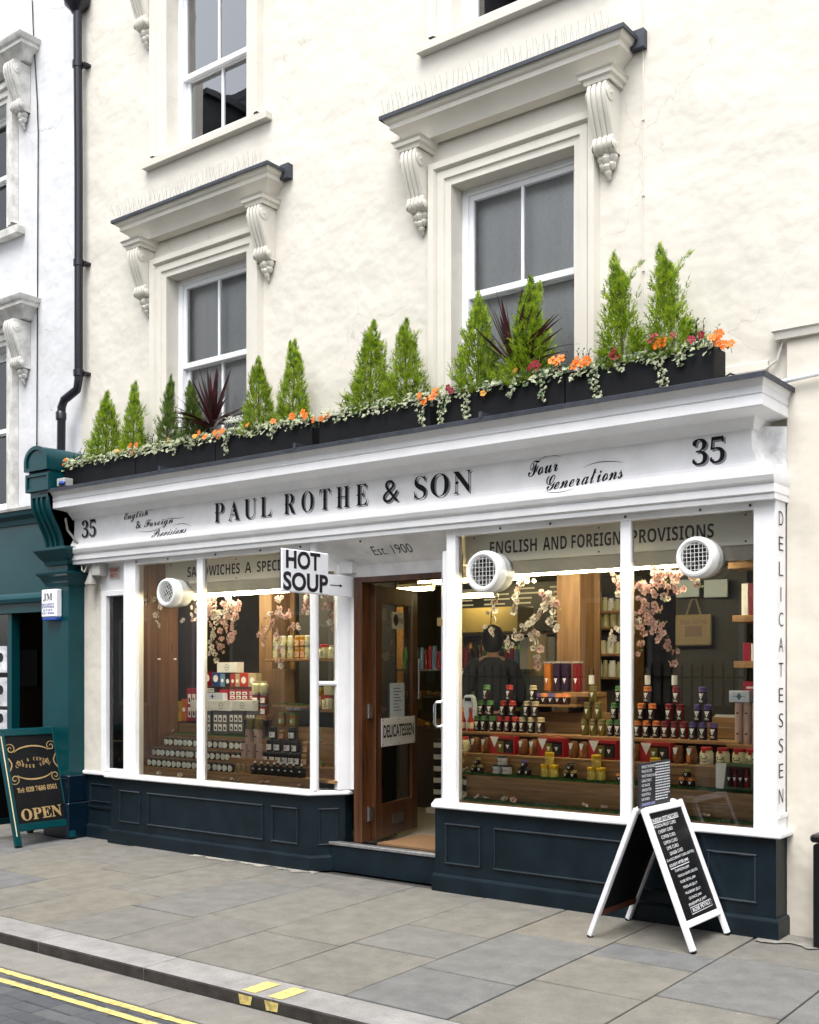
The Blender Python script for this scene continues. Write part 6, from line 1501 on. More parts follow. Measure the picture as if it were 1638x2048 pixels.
# corner shelves, tubes and cartons at the right end
def carton(xa, xb, y, z0, z1, mat, name, label, d=.07, emblem=None, group=None, cat='box'):
    t = T(name, label, cat, ((xa+xb)/2, y, z0), group)
    MB().box(xa, xb, y, y+d, z0, z1).build('box', mat, t, bevel=.002)
    if emblem is not None:
        kd, m_ = emblem; c = (xa+xb)/2; zc_ = (z0+z1)/2; r = min(xb-xa, z1-z0)*.30; g = MB()
        if kd == 'ring':
            P_ = [(math.cos(q*PI/8), math.sin(q*PI/8)) for q in range(17)]
            for i in range(16): g.add([(c+P_[i][0]*r,y-.001,zc_+P_[i][1]*r),(c+P_[i+1][0]*r,y-.001,zc_+P_[i+1][1]*r),(c+P_[i+1][0]*r*.8,y-.001,zc_+P_[i+1][1]*r*.8),(c+P_[i][0]*r*.8,y-.001,zc_+P_[i][1]*r*.8)], [(0,1,2,3)])
            g.add([(c-r*.55,y-.001,zc_-r*.12),(c+r*.55,y-.001,zc_-r*.12),(c+r*.55,y-.001,zc_+r*.12),(c-r*.55,y-.001,zc_+r*.12)], [(0,1,2,3)])
        elif kd == 'diamond': g.add([(c-r*.8,y-.001,zc_),(c,y-.001,zc_-r*1.2),(c+r*.8,y-.001,zc_),(c,y-.001,zc_+r*1.2)], [(0,1,2,3)]); g.add([(c-r*1.8,y-.0015,zc_-.0015),(c+r*1.8,y-.0015,zc_-.0015),(c+r*1.8,y-.0015,zc_+.0015),(c-r*1.8,y-.0015,zc_+.0015)], [(0,1,2,3)])
        elif kd == 'disc': g.add([(c+r*math.cos(q*PI/8),y-.001,zc_+r*.3+r*math.sin(q*PI/8)) for q in range(16)], [tuple(range(16))])
        elif kd == 'grid':
            for a in range(3):
                for b in range(2):
                    cx_ = xa+(xb-xa)*(.2+.3*a); cz_ = z0+(z1-z0)*(.27+.40*b); w_, h_ = (xb-xa)*.11, (z1-z0)*.15
                    g.mat(0).add([(cx_-w_,y-.001,cz_-h_),(cx_+w_,y-.001,cz_-h_),(cx_+w_,y-.001,cz_+h_),(cx_-w_,y-.001,cz_+h_)], [(0,1,2,3)])
                    g.mat(1).add([(cx_-w_*.5,y-.002,cz_-h_*.6),(cx_+w_*.7,y-.002,cz_-h_*.6),(cx_+w_*.2,y-.002,cz_+h_*.3),(cx_-w_*.6,y-.002,cz_+h_*.2)], [(0,1,2,3)])
        elif kd == 'stripe':
            for q in range(3): g.add([(xa+(xb-xa)*.15,y-.001,z0+(z1-z0)*(.2+.22*q)),(xa+(xb-xa)*.85,y-.001,z0+(z1-z0)*(.2+.22*q)),(xa+(xb-xa)*.85,y-.001,z0+(z1-z0)*(.3+.22*q)),(xa+(xb-xa)*.15,y-.001,z0+(z1-z0)*(.3+.22*q))], [(0,1,2,3)])
        g.build('emblem', m_, t)
    return t
def cpx(ua, ub, va, vb, y, *a, **k):
    xa, z0 = onY(ua, vb, y); xb, _ = onY(ub, vb, y); z1 = onY((ua+ub)/2, va, y)[1]; z0 = onY((ua+ub)/2, vb, y)[1]
    return carton(xa, xb, y, z0, z1, *a, **k)
CWHT, CBLU, CCRI, CNAV = C_('white_carton', (.66,.68,.69), .5), C_('pale_blue_carton', (.52,.58,.72), .5), C_('crimson_carton', (.30,.012,.04), .4), C_('navy_carton', (.03,.06,.20), .4)
GRYI = C_('grey_print', (.16,.17,.18), .5)
zt5 = 1.126
for r_ in range(2):
    for k in range(3):
        x = onY(1478+k*17, 1450, .50)[0]; t = T('tube_box', f'pink patterned tube, {NUM[k]} of three in the {"lower" if r_ == 0 else "upper"} row at the right end', 'tube', (x,.50,zt5+r_*.135), 'pink tubes at the right end')
        MB().lathe([(.026,zt5+r_*.135),(.026,zt5+.133+r_*.135),(.001,zt5+.1335+r_*.135)], (x,.50,0), 14, cap=False).build('tube', PINK, t, smooth=40); MB().box(x-.008,x+.008,.4725,.4745,zt5+.06+r_*.135,zt5+.07+r_*.135).build('label', LBLK, t)
xa = onY(1458,1395,.46)[0]; carton(xa, xa+.135, .46, zt5+.271, zt5+.345, CBLU, 'carton', 'pale blue carton with dark emblem on top of the pink tubes', .08, ('diamond', C_('dark_teal_print', (.02,.08,.09), .5)))
cs = T('corner_shelf', 'pine corner shelf unit at the right end of the right window', 'shelf', (-.2,.6,1.1))
for (v, w_) in ((1122,.36),(1230,.30),(1322,.28)):
    x, z = onY(1505, v, .58); MB().box(x-w_*.5+.02, -.13, .56, .80, z-.045, z).build('shelf', PINE, cs, bevel=.003)
MB().box(-.125,-.10,.5,.82,.65,2.6).build('side_panel', PINEV, cs)
def sh(v): return onY(1505, v, .58)[1]
xs5 = onY(1483,1200,.6)[0]
for k, (w_, m_) in enumerate(((.045,LWHT),(.06,CDR),(.05,LWHT))):
    carton(xs5, xs5+w_, .60, sh(1230), sh(1230)+.21, m_, 'carton', f'tall {("white spotted","plum red","white spotted")[k]} box, {("left","middle","right")[k]} on the upper corner shelf', .06); xs5 += w_+.004
xs5 = onY(1486,1300,.6)[0]; carton(xs5, xs5+.05, .60, sh(1322), sh(1322)+.12, CCRI, 'carton', 'crimson box at the left on the lower corner shelf', .06); carton(xs5+.053, xs5+.17, .60, sh(1322), sh(1322)+.115, LWHT, 'carton', 'white box with two red circles on the lower corner shelf', .06, ('stripe', JAMR))
xs5 = onY(1487,1380,.66)[0]; carton(xs5, xs5+.13, .66, 1.40, 1.53, CCRI, 'carton', 'red and white striped box above the pink tubes', .06, ('stripe', LWHT))
x = onY(1420,1440,.80)[0]; o = MB().prism([(x,T1),(x+.23,T1),(x+.23,T1+.16),(x+.05,T1+.16),(x+.01,T1+.12)], 'y', .78, .79).build('white_board', C_('milky_plastic', (.5,.5,.5)), origin=(x,.78,T1)); tag(o, 'rounded white plastic board behind the violet pyramid', 'board')

# ---------------- left window goods
reg('roundlabel', [('jar_body', MB().lathe([(.026,0),(.029,.004),(.029,.062),(.025,.068)], n=14), C_('marmalade_dark', (.035,.012,.006), .12), 40), ('lid', MB().lathe([(.0285,.066),(.0285,.080),(.027,.082),(.001,.0825)], n=14, cap=False), C_('bronze_lid', (.10,.075,.06), .35, metal=.5), 40), ('label', (lambda l: (discp(l, .029, -.003, .035, .0285), l)[-1])(MB()), LBLU, None)])
ROWN = ('lowest','middle','upper')
rowx = ((82,118,160,197,237,274,310,352,388,430,470,507,545,590,628,670,712), (117,150,185,227,263,303,343,380,412,455,495,535,575,617,655,692,738,775), (213,248,288,322,362,398,440,480,517,554,597,637,668,722,762,800))
for r_ in range(3):
    for k, q in enumerate(rowx[r_]):
        x = onY(280+q/3.9, 1500, LY[r_]+.035)[0]
        put('roundlabel', x, LY[r_]+.035, LZ[r_]-.001 if r_ else .7205, 'marmalade_jar', f'dark jar with round pale label, {NUM[k]} from the left in the {ROWN[r_]} row', 'jar', 'round-labelled jars on the steps', R.uniform(.25,.6), (1,1,.98))
def l7(x, y): return 280+x/3.9, 1300+y/3.9
def cl(x0, x1, y0, y1, y, mat, label, emblem=None, d=.07, name='carton'):
    (ua, va), (ub, vb) = l7(x0,y0), l7(x1,y1); return cpx(ua, ub, va, vb, y, mat, name, label, d=d, emblem=emblem, group='cartons in the left window')
CYEL, CORA = C_('yellow_carton', (.62,.46,.02), .45), C_('orange_carton', (.55,.14,.02), .45); CBW = C_('black_silver_pack', (.10,.10,.11), .35); CTAN = C_('tan_carton', (.42,.33,.20), .5); CSKY = C_('sky_carton', (.12,.25,.45), .5)
cl(262,320,400,555,.62,CYEL,'yellow carton at the left end of the carton stack',('disc',C_('amber_print',(.50,.22,.01))))
cl(322,362,383,557,.61,CORA,'orange carton beside the yellow one',('disc',LWHT))
cl(364,478,297,557,.60,CCRI,'tall crimson gift pack behind the left mullion',('grid',[LWHT,LBLK]))
for k, (a, b) in enumerate(((480,552),(566,686),(690,806),(826,900))): cl(a,b,475,652,.55,CBW,f'black and silver six-jar pack, {NUM[k]} from the left on the top step',('grid',[LWHT,LBLK]),.06)
for k, (a, b) in enumerate(((392,550),(552,712),(714,880))): cl(a,b,392,474,.54,CWHT,f'long white carton, {NUM[k]} from the left in the row across the stack',('ring',GRYI))
cl(485,645,334,391,.56,CBLU,'pale blue carton with dark round emblem on the white row',('diamond',C_('navy_print',(.02,.03,.10))))
cl(506,592,288,333,.58,LBLK,'little black and white carton on the pale blue one',('stripe',LWHT))
for k, (a, b) in enumerate(((617,686),(690,850),(853,882))): cl(a,b,310,391,.62,CCRI,f'crimson gift pack, {NUM[k]} from the left behind the white row',('grid',[LWHT,LBLK]) if k else None)
ups = [(388,434,168,296,CSKY,'sky blue and tan box at the left of the top row'),(487,556,170,288,JAMR,'dark red box right of the mullion in the top row'),(559,622,174,288,CNAV,'navy box with clock face in the top row'),(625,660,185,300,CSKY,'sky blue picture box in the top row'),(663,704,190,308,LBLK,'black gift box in the top row'),(706,740,185,308,RBOX,'red and white box in the top row'),(742,775,185,308,CTAN,'tan bottle box in the top row'),(777,840,178,309,C_('scarlet_carton',(.42,.03,.02),.4),'scarlet box in the top row'),(844,905,180,309,CTAN,'tan and blue box at the right of the top row')]
for a, b, c, d_, m_, lab in ups: cl(a,b,c,d_,.66,m_,lab,('disc',LWHT))
cl(600,755,96,176,.66,CWHT,'white carton crowning the whole carton stack',('ring',GRYI),.09)
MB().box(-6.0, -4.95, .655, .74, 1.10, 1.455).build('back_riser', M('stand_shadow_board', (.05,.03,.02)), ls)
def lathe_jar(kd, R0, H, body, lidm, lab, labm, lid_h=.016, sh_=.85):
    reg(kd, [('jar_body', MB().lathe([(R0*.9,0),(R0,H*.05),(R0,H*.72),(R0*sh_,H*.84),(R0*sh_,H*.87)], n=14), body, 40), ('lid', MB().lathe([(R0*(sh_+.05),H*.84),(R0*(sh_+.05),H*.98),(R0*sh_,H),(.001,H)], n=14, cap=False), lidm, 40)] + ([('label', (lambda l: (rectp(l, R0, -R0*.95, R0*.95, H*.14, H*.60, 5), l.mat(1), patch(l, R0, [(-R0*.4,H*.45),(-R0*.1,H*.25),(R0*.4,H*.48),(0,H*.5)], .002), l)[-1])(MB()), labm, None)] if lab else []))
lathe_jar('black', .034, .105, C_('black_preserve', (.012,.012,.016), .12), BLKLID, True, [LWHT, LBLK], sh_=.97)
lathe_jar('redlab', .036, .10, JAMR, SILV, True, [LWHT, LBLK]); lathe_jar('creamjar', .04, .11, MUST, C_('cork_lid', (.40,.34,.2), .6), False, None, sh_=.7)
lathe_jar('greenlid', .034, .115, AMB, GRL, True, [C_('green_label', (.20,.26,.10), .5), LWHT]); lathe_jar('amberjar', .032, .10, AMB, C_('gold_lid', (.42,.30,.12), .3, metal=.6), True, [C_('salmon_label', (.60,.38,.26), .5), LBLK]); lathe_jar('pale', .034, .10, PALE, SILV, True, [C_('sage_label', (.45,.48,.36), .5), OLIVE]); lathe_jar('olivecan', .036, .09, OLIVE, OLIVE, False, None, sh_=.99); lathe_jar('tin', .045, .06, SILV, SILV, True, [LWHT, CBLU], sh_=.99)
def row7(kd, xs, ybase, y, name, desc, grp, s=(1,1,1), zfix=None):
    for k, q in enumerate(xs):
        u, v = l7(q, ybase[k] if isinstance(ybase, (list,tuple)) else ybase); x, z = onY(u, v, y); put(kd, x, y, zfix if zfix is not None else z, name, desc.format(NUM[k]), 'jar' if 'jar' in name else 'bottle' if 'bottle' in name else 'can', grp, R.uniform(-.2,.2), s)
zs2 = zs_+.001
for r_, kd in ((0,'redlab'),(1,'redlab'),(2,'creamjar')):
    row7(kd, (906,968), 490, .62, 'preserve_jar', ('red-labelled jar, {} of the lower pair on the small pine shelf','red-labelled jar, {} of the second pair on the small pine shelf','cream stoneware jar, {} of the pair topping the small shelf stack')[r_], 'jars on the small pine shelf', (1,1,1), zs2+.10*r_)
ROW = (('blackbottle', (898,948,998,1047,1097,1147,1197,1260)),)
reg('blackbottle', [('bottle', MB().box(-.026,.026,-.026,.026,0,.082).lathe([(.02,.080),(.012,.094),(.012,.105)], n=10), C_('black_glass', (.010,.010,.011), .1), None), ('stopper', MB().lathe([(.008,.104),(.013,.112),(.006,.125),(.001,.126)], n=8, cap=False), LWHT, None), ('label', MB().box(-.010,.010,-.0275,-.0262,.050,.062), LWHT, None)])
for k, q in enumerate(ROW[0][1]):
    x = onY(l7(q,980)[0], 1550, .17)[0]; put('blackbottle', x, .17, .7205, 'oil_bottle', f'square black bottle, {NUM[k]} from the left in the front row', 'bottle', 'black bottles in the front row', 0, (.95,.95,.9))
for k, q in enumerate((762,803,845)): x = onY(l7(q,960)[0], 1545, .17)[0]; carton(x-.014, x+.014, .16, .7205, .80, CTAN, 'stick_box', f'slim tan stick box, {NUM[k]} from the left before the pink tubes', .03, ('stripe', LBLK), 'slim boxes')
z2 = onY(*l7(900,890), .30)[1]
def tubes7(xs, z0, y, rown):
    for k, q in enumerate(xs):
        x = onY(l7(q,800)[0], 1500, y)[0]; t = T('tube_box', f'pink speckled tube, {NUM[k]} from the left in the {rown} row of the left window', 'tube', (x,y,z0), 'pink tubes in the left window')
        MB().lathe([(.036,z0),(.036,z0+.125),(.001,z0+.126)], (x,y,0), 16, cap=False).build('tube', PINK, t, smooth=40); MB().box(x-.012,x+.012,y-.038,y-.036,z0+.06,z0+.07).build('label', LBLK, t)
zt0 = .7205+.12
MB().box(-4.95,-4.40,.24,.40,.7205,.84).build('tier', PINE, ls)
tubes7((822,873,938), .8405, .30, 'lower'); tubes7((852,922), .9675, .30, 'upper')
row7('olivecan', (862,930), 0, .30, 'olive_jar', 'olive jar, {} of the pair on the upper pink tubes', 'olive pair', (1,1,1), 1.0945)
MB().box(-4.42,-3.62,.26,.40,.7196,.80).build('tier', PINE, ls)
zr1, zr2, zr3 = .801, .907, 1.013
row7('black', (988,1037,1086,1137,1185,1236), 0, .31, 'preserve_jar', 'black-lidded jar with white label, {} from the left in the lowest black row', 'black-lidded jars', (1,1,1), zr1)
row7('black', (1018,1075,1155,1215), 0, .33, 'preserve_jar', 'black-lidded jar with white label, {} from the left in the middle black row', 'black-lidded jars', (1.05,1.05,1), zr2)
row7('black', (1040,1190), 0, .35, 'preserve_jar', 'black-lidded jar with white label, {} of the two topping the black rows', 'black-lidded jars', (1.05,1.05,1), zr3)
row7('amberjar', (1285,), 0, .31, 'preserve_jar', 'amber jar with salmon label at the right end of the lowest black row', 'amber jars', (1,1,1), zr1); row7('amberjar', (1298,), 0, .33, 'preserve_jar', 'amber jar beside the corner mullion in the middle row', 'amber jars', (1,1,1), zr2)
row7('amberjar', (1110,), 0, .36, 'preserve_jar', 'small amber jar between the two topping black jars', 'amber jars', (.8,.8,.8), zr3)
zg = onY(*l7(1110,590), .50)[1]; MB().box(-4.30,-3.70,.44,.60,.99,zg-.001).build('tier', PINE, ls)
row7('greenlid', (1110,1198), 0, .48, 'olive_jar', 'green-lidded jar of antipasti, {} of the pair above the black jars', 'green-lidded jars', (1,1,1), zg)
row7('tin', (1180,1236), 0, .54, 'fish_tin', 'round tin with blue and white band, {} of the pair behind the green-lidded jars', 'round tins', (1,1,1), zg+.135); MB().box(-4.15,-3.72,.50,.60,zg-.001,zg+.134).build('tier', BLACK, ls)
# beyond the corner mullion, seen through the side pane
MB().box(-3.92,-3.62,.30,.52,1.26,1.28).build('side_shelf', PINE, ls)
for kd, u, v, y, nm, lab, s, zf in (('mustard',655,1455,.40,'mustard_jar','square cream jar on the side shelf beside the door',(1.05,1.05,1.0),1.281),('creamjar',658,1427,.40,'mustard_jar','squat mustard pot standing on the square cream jar',(1.1,1.1,1.0),1.40),('greenlid',640,1537,.34,'olive_jar','green-lidded jar at the foot of the side pane',(1.1,1.1,1.05),.7205),('greenlid',641,1508,.46,'olive_jar','green-lidded jar behind the lower one in the side pane',(1.1,1.1,1.05),.99),('amberjar',640,1410,.50,'preserve_jar','amber bottle on the side shelf behind the mullion',(1.1,1.1,1.8),1.281)):
    x = onY(u, v, y)[0]; put(kd, x, y, zf, nm, lab, 'jar', None, 0, s)
planks(ls, -3.78, -3.60, .345, .36, .72, .90, 2); 
# upper pine shelf with two storeys of pale jars
zu = onY(545,1318,.55)[1]+.001
for k, u in enumerate((553,567,582,596,607,617,628)):
    kd = ('pale','pale','pale','amberjar','amberjar','pale','pale')[k]; x = onY(u,1300,.52)[0]
    for r_ in range(2): put(kd, x, .52, zu+r_*.10, 'preserve_jar', f'pale preserve jar, {NUM[k]} from the left in the {"lower" if r_ == 0 else "upper"} storey of the top shelf', 'jar', 'pale jars on the top shelf', R.uniform(-.2,.2), (.9,.9,1))
for k, (u, kd, lab) in enumerate(((648,'mustard','square pale pot on the top shelf right of the mullion'),(665,'creamjar','round mustard pot at the right end of the top shelf'))):
    x = onY(u,1300,.48)[0]; put(kd, x, .48, zu, 'mustard_jar', lab, 'jar')
# notices taped inside the narrow left-hand light
for k, (v0, v1) in enumerate(((1330,1285),(1362,1337),(1420,1368))):
    xa, z0 = onY(236, v0, .17); xb, z1 = onY(246, v1, .17); o = MB().box(-6.30, -6.20, .168, .171, z0, z1).build('notice', M('yellowed_paper', (.40,.38,.28), .8, .2, 20), origin=(-6.25,.17,z0)); tag(o, ('top','middle','lowest')[k] + ' yellowed notice in the narrow left-hand window strip', 'notice')
# ------------------------------------------------------------------ silk blossom sprays
BW_ = leafmat('white_blossom', (.50,.48,.44), (.64,.62,.58), .7, .3, 60); BP_ = leafmat('pink_blossom', (.42,.26,.25), (.55,.38,.37), .7, .3, 60); LFG = leafmat('blossom_leaf', (.10,.16,.03), (.20,.28,.06), .6, .3, 40); TWIG = M('blossom_twig', (.06,.035,.02), .8)
def blossom_mesh(mat):
    g = MB()
    for k in range(5):
        a = k*2*PI/5; d = Vector((math.cos(a), 0, math.sin(a))); s = Vector((-math.sin(a), 0, math.cos(a))); n_ = Vector((0,-1,0)); r = .021
        q = [n_*.0+d*.08*r, d*.55*r+s*.48*r+n_*.25*r, d*1.0*r+s*.30*r+n_*.45*r, d*1.0*r-s*.30*r+n_*.45*r, d*.55*r-s*.48*r+n_*.25*r]; g.mat(0).add(q, [(0,1,2,3,4)])
    g.mat(1).lathe([(.005,0),(.004,-.006),(.0005,-.008)], n=6, axis='y')
    o = g.build('blossom', [mat, EYE], None); m = o.data; bpy.data.objects.remove(o); return m
BM = {'w': blossom_mesh(BW_), 'p': blossom_mesh(BP_)}
def branch(pts, y, kd, label, dens=1.0, spread=.018, rs=1.0):
    P_ = [Vector((onY(u,v,y)[0], y, onY(u,v,y)[1])) for u, v in pts]; rnd = random.Random(int(pts[0][0]*7+pts[-1][1]))
    t = T('blossom_spray', label, 'blossom', tuple(P_[0]), 'silk blossom hung in the windows')
    MB().tube(P_, [.0035]*(len(P_)-1)+[.0015], 5).build('twig', TWIG, t); g = MB()
    for i in range(len(P_)-1):
        L = (P_[i+1]-P_[i]).length; n_ = max(1, int(L/.0185*dens))
        for k in range(n_):
            p = P_[i].lerp(P_[i+1], (k+rnd.random())/n_) + Vector((rnd.gauss(0,spread), rnd.gauss(0,.025), rnd.gauss(0,spread)))
            o = link('blossom', BM[kd if rnd.random() < .85 else ('w' if kd == 'p' else 'p')], t); o.location = p - P_[0]; s = rnd.uniform(.85,1.45)*rs; o.scale = (s,s,s); o.rotation_euler = (rnd.uniform(-.7,.7), rnd.uniform(0,6.28), rnd.uniform(-.8,.9))
            if rnd.random() < .25: leaf(g, p + Vector((rnd.uniform(-.03,.03),.01,rnd.uniform(-.03,.03))), Vector((rnd.uniform(-.6,.6),-1,.3)), .014, rnd.uniform(0,6), rnd, False)
    if g.v: g.build('leaves', LFG, t)
def A(o, s): return lambda L: [(o[0]+x/s, o[1]+y/s) for x, y in L]
ra, rb_, la, lb = A((900,1060),4.55), A((1250,1060),5.85), A((270,1100),7.8), A((470,1120),7.12)
branch(ra([(945,545),(830,720),(720,860),(600,920),(560,1010),(515,1110)]), .34, 'w', 'white blossom spray slanting down left in the right window')
branch(ra([(745,880),(785,1000),(800,1130),(805,1250),(800,1290)]), .33, 'w', 'white blossom spray hanging straight down before the pine column')
branch(ra([(735,420),(640,500),(600,600),(580,750)]), .45, 'w', 'small blossom spray beside the left fan of the right window', .9)
branch(ra([(470,590),(400,650),(375,760),(370,880),(395,985)]), .36, 'w', 'thin blossom spray below the left fan of the right window', .8)
branch(ra([(945,560),(940,780),(945,900)]), .40, 'w', 'short white blossom twig touching the pine column', .9)
branch(ra([(1500,400),(1535,470),(1545,640)]), .35, 'p', 'pink blossom spray half hidden by the right mullion')
branch(ra([(1545,860),(1510,930),(1490,990),(1450,1060)]), .33, 'w', 'short white blossom sprig low beside the mullion')
branch(rb_([(330,420),(430,600),(300,690),(240,880),(340,1020),(420,1100)]), .36, 'p', 'dense pink blossom spray right of the mullion', 1.5, .028)
branch(rb_([(400,1060),(370,1200),(430,1250),(500,1340),(560,1440),(590,1540)]), .34, 'p', 'pale pink blossom tail hanging right of the mullion')
branch(rb_([(600,470),(480,560),(420,640),(300,680),(180,640),(90,740)]), .38, 'p', 'broad pink blossom spray reaching left from the right fan', 1.4, .024)
branch(rb_([(640,500),(600,680),(630,750),(440,780)]), .40, 'p', 'pink blossom sprig under the right fan')
branch(rb_([(230,870),(200,1110),(200,1240),(165,1360),(160,1430)]), .34, 'p', 'pink blossom tail beside the right mullion')
branch(rb_([(770,560),(860,610),(880,640)]), .36, 'w', 'few white blossoms under the rightmost fan')
branch(rb_([(1160,270),(1260,290),(1400,290)]), .40, 'w', 'pale blossoms at the top right corner of the right window', .8)
branch(rb_([(90,960),(100,1080),(70,1290)]), .42, 'p', 'faint pink blossom tail behind the right mullion')
branch(la([(390,880),(370,1000),(340,1080),(370,1135)]), .20, 'w', 'white blossoms dangling under the left window fan')
branch(la([(250,760),(180,830)]), .20, 'w', 'two small blossoms left of the left window fan')
branch(la([(900,740),(940,860),(920,970),(890,1080),(880,1150)]), .36, 'w', 'pale blossom tail left of the left mullion', .9)
branch(la([(1250,720),(1200,860),(1220,1020),(1100,1150)]), .36, 'p', 'pink blossom mass under the left strip light', 1.8, .035)
branch(la([(1550,780),(1500,930),(1290,970),(1140,1040)]), .34, 'w', 'white blossom spray crossing the left window cluster', 1.3, .022)
branch(la([(1330,1070),(1230,1180),(1210,1310),(1200,1430),(1220,1580),(1260,1725)]), .33, 'w', 'white blossom tail hanging lowest in the left cluster', 1.2)
branch(la([(1430,720),(1480,1000),(1400,1200),(1330,1380),(1320,1540),(1400,1560)]), .37, 'p', 'long pink blossom tail in the left cluster', 1.4, .024)
branch(la([(1640,820),(1600,1010),(1540,1150),(1480,1380),(1510,1450)]), .38, 'p', 'right-hand pink blossom tail of the left cluster', 1.3, .024)
branch(lb([(600,540),(655,590),(640,680),(690,770),(610,790)]), .34, 'p', 'pink blossom twig beside the left pine column')
branch(lb([(520,740),(520,880),(500,960),(430,1080),(390,1180)]), .33, 'p', 'pink blossom tail falling over the left pine column')
branch(lb([(690,770),(770,880),(830,950),(900,1010)]), .35, 'p', 'pink blossom twig pointing at the top shelf jars', .9)
branch(lb([(680,1030),(660,1120),(640,1250),(650,1390),(660,1510)]), .33, 'p', 'pink blossom tail hanging below the top pine shelf')
branch(lb([(1040,480),(1030,620),(1000,740),(960,780)]), .30, 'p', 'pink blossom spray left of the corner mullion', 1.2)
branch(lb([(1250,520),(1390,630),(1330,790),(1390,920),(1410,1010)]), .24, 'p', 'pink blossom spray behind the side pane', 1.3, .03)
rnd = random.Random(5)
for k, (u, v, y, z, w_) in enumerate(((922,1585,.10,.675,'w'),(931,1588,.10,.675,'w'),(955,1592,.11,.675,'w'),(971,1595,.10,.675,'w'),(1009,1600,.11,.675,'w'),(1026,1602,.10,.675,'p'),(1169,1614,.11,.675,'w'),(1208,1617,.10,.675,'p'),(1412,1640,.11,.675,'w'),(932,1537,.20,.86,'w'),(318,1545,.085,.655,'w'),(360,1550,.08,.655,'w'),(405,1555,.085,.655,'w'),(447,1560,.08,.655,'p'),(465,1562,.085,.655,'w'),(478,1563,.08,.655,'p'),(523,1568,.08,.655,'p'),(535,1570,.085,.655,'p'),(600,1577,.08,.655,'p'),(346,1457,.52,1.01,'w'))):
    x = onY(u, v, y)[0]; o = bpy.data.objects.new('fallen_blossom', BM[w_]); COL.objects.link(o); o.location = (x, y, z+.012); o.rotation_euler = (-1.0+rnd.uniform(-.4,.3), 0, rnd.uniform(0,6)); o.scale = (1.25,)*3
    win = 'right' if u > 800 else 'left'
    tag(o, f'{"white" if w_ == "w" else "pink"} blossom lying loose in the {win} window, ' + (f'{NUM[k if k < 10 else k-10]} from the left along the front' if k not in (9, 19) else 'up on a tier'), 'blossom', 'fallen blossoms')

# ------------------------------------------------------------------ the dim room behind
def pack_stuff(parent, xa, xb, y, z, cols_, hmin, hmax, wmin, wmax, seed, depth=.08, round_=False):
    rnd = random.Random(seed); g = MB(); x = xa; ms = cols_
    while x < xb-wmax:
        w = rnd.uniform(wmin, wmax); h = rnd.uniform(hmin, hmax); g.mat(rnd.randrange(len(ms)))
        if round_: g.lathe([(w*.46,0),(w*.46,h*.75),(w*.34,h*.85),(w*.34,h)], (x+w/2, y+depth/2, z), 10)
        else: g.box(x+.004, x+w-.004, y, y+depth, z, z+h)
        x += w
    o = g.build('goods', ms, parent, smooth=40); o['kind'] = 'stuff'; return o
mixc = [C_('green_lid',(0,0,0)), C_('amber_honey',(0,0,0)), LWHT, CDR, OLIVE, CTAN, PALE, LBLK]
def shelving(label, xa, xb, y, zs__, seeds, mats, hm=.16, rd=True, back=True, gw=(.05,.08)):
    t = T('wall_shelves', label, 'shelves', ((xa+xb)/2, y, .2))
    for k, z in enumerate(zs__):
        MB().box(xa, xb, y, y+.22, z-.02, z).build('shelf', PINE, t); pack_stuff(t, xa+.02, xb-.02, y+.05, z, mats, hm*.6, hm, gw[0], gw[1], seeds+k, .07, rd)
    for x in (xa, xb): MB().box(x-.012, x+.012, y, y+.22, .2, zs__[-1]+.25).build('upright', PINE, t)
    if back: MB().box(xa, xb, y+.22, y+.235, .2, zs__[-1]+.3).build('back_panel', M('dark_backing', (.05,.045,.04)), t)
    return t
WPAL = [PALE, LWHT, C_('stone_crock', (.42,.38,.26), .4), MUST]
xa = onY(1176,1230,2.1)[0]; xb = onY(1262,1230,2.1)[0]
shelving('shelves of pale crocks and jars right of the pine column', xa, xb, 2.1, [1.55,1.75,1.98,2.12], 20, WPAL, .17)
xa = onY(838,1340,4.2)[0]
shelving('back wall shelves of coloured bottles seen through the doorway', -5.6, -3.6, 4.6, [1.15,1.55,1.75,2.05,2.3], 40, mixc, .2)
shelving('dark shelves at the back behind the left window', -6.5, -5.8, 3.6, [.9,1.3,1.7,2.1], 60, [LBLK, CDR, CNAV, OLIVE], .25, False)
shelving('dark back shelves behind the right window', -2.7, -.2, 4.6, [1.0,1.4,1.8,2.2], 80, [LBLK, AMB, CDR, OLIVE, CTAN], .2)
dc = T('deli_counter', 'glass deli counter with bread trays seen through the doorway', 'counter', (-4.0, 3.3, .2))
MB().box(-5.2,-3.3,2.6,3.3,.2,1.0).build('base', M('dark_counter', (.04,.03,.025), .5), dc); MB().box(-5.2,-3.3,2.6,3.3,1.0,1.03).box(-5.2,-3.3,2.75,3.3,1.32,1.335).build('shelf', STEEL, dc); MB().box(-5.2,-3.3,2.6,2.606,1.03,1.6).build('glass_front', GLASS, dc); MB().box(-5.2,-3.3,2.6,3.3,1.6,1.62).build('counter_top', STEEL, dc)
CRU = C_('golden_crust',(.45,.20,.04)); CRU2 = C_('pale_crust', (.55,.34,.12), .6)
g = MB(); rnd = random.Random(9)
for k in range(70):
    x, y = rnd.uniform(-5.1,-3.4), rnd.uniform(2.7,3.2); z = rnd.choice([1.03,1.335]); g.mat(k % 2); r = rnd.uniform(.035,.06); g.lathe([(.004,0),(r,r*.3),(r*.9,r*.8),(.004,r*1.15)], (x,y,z), 9)
o = g.build('bread', [CRU, CRU2], dc, smooth=60); o['kind'] = 'stuff'
pack_stuff(dc, -5.1, -3.35, 2.9, 1.62, [CCRI, JAMR, GRL, CSKY, LBLK], .18, .26, .05, .07, 12, .06, True)
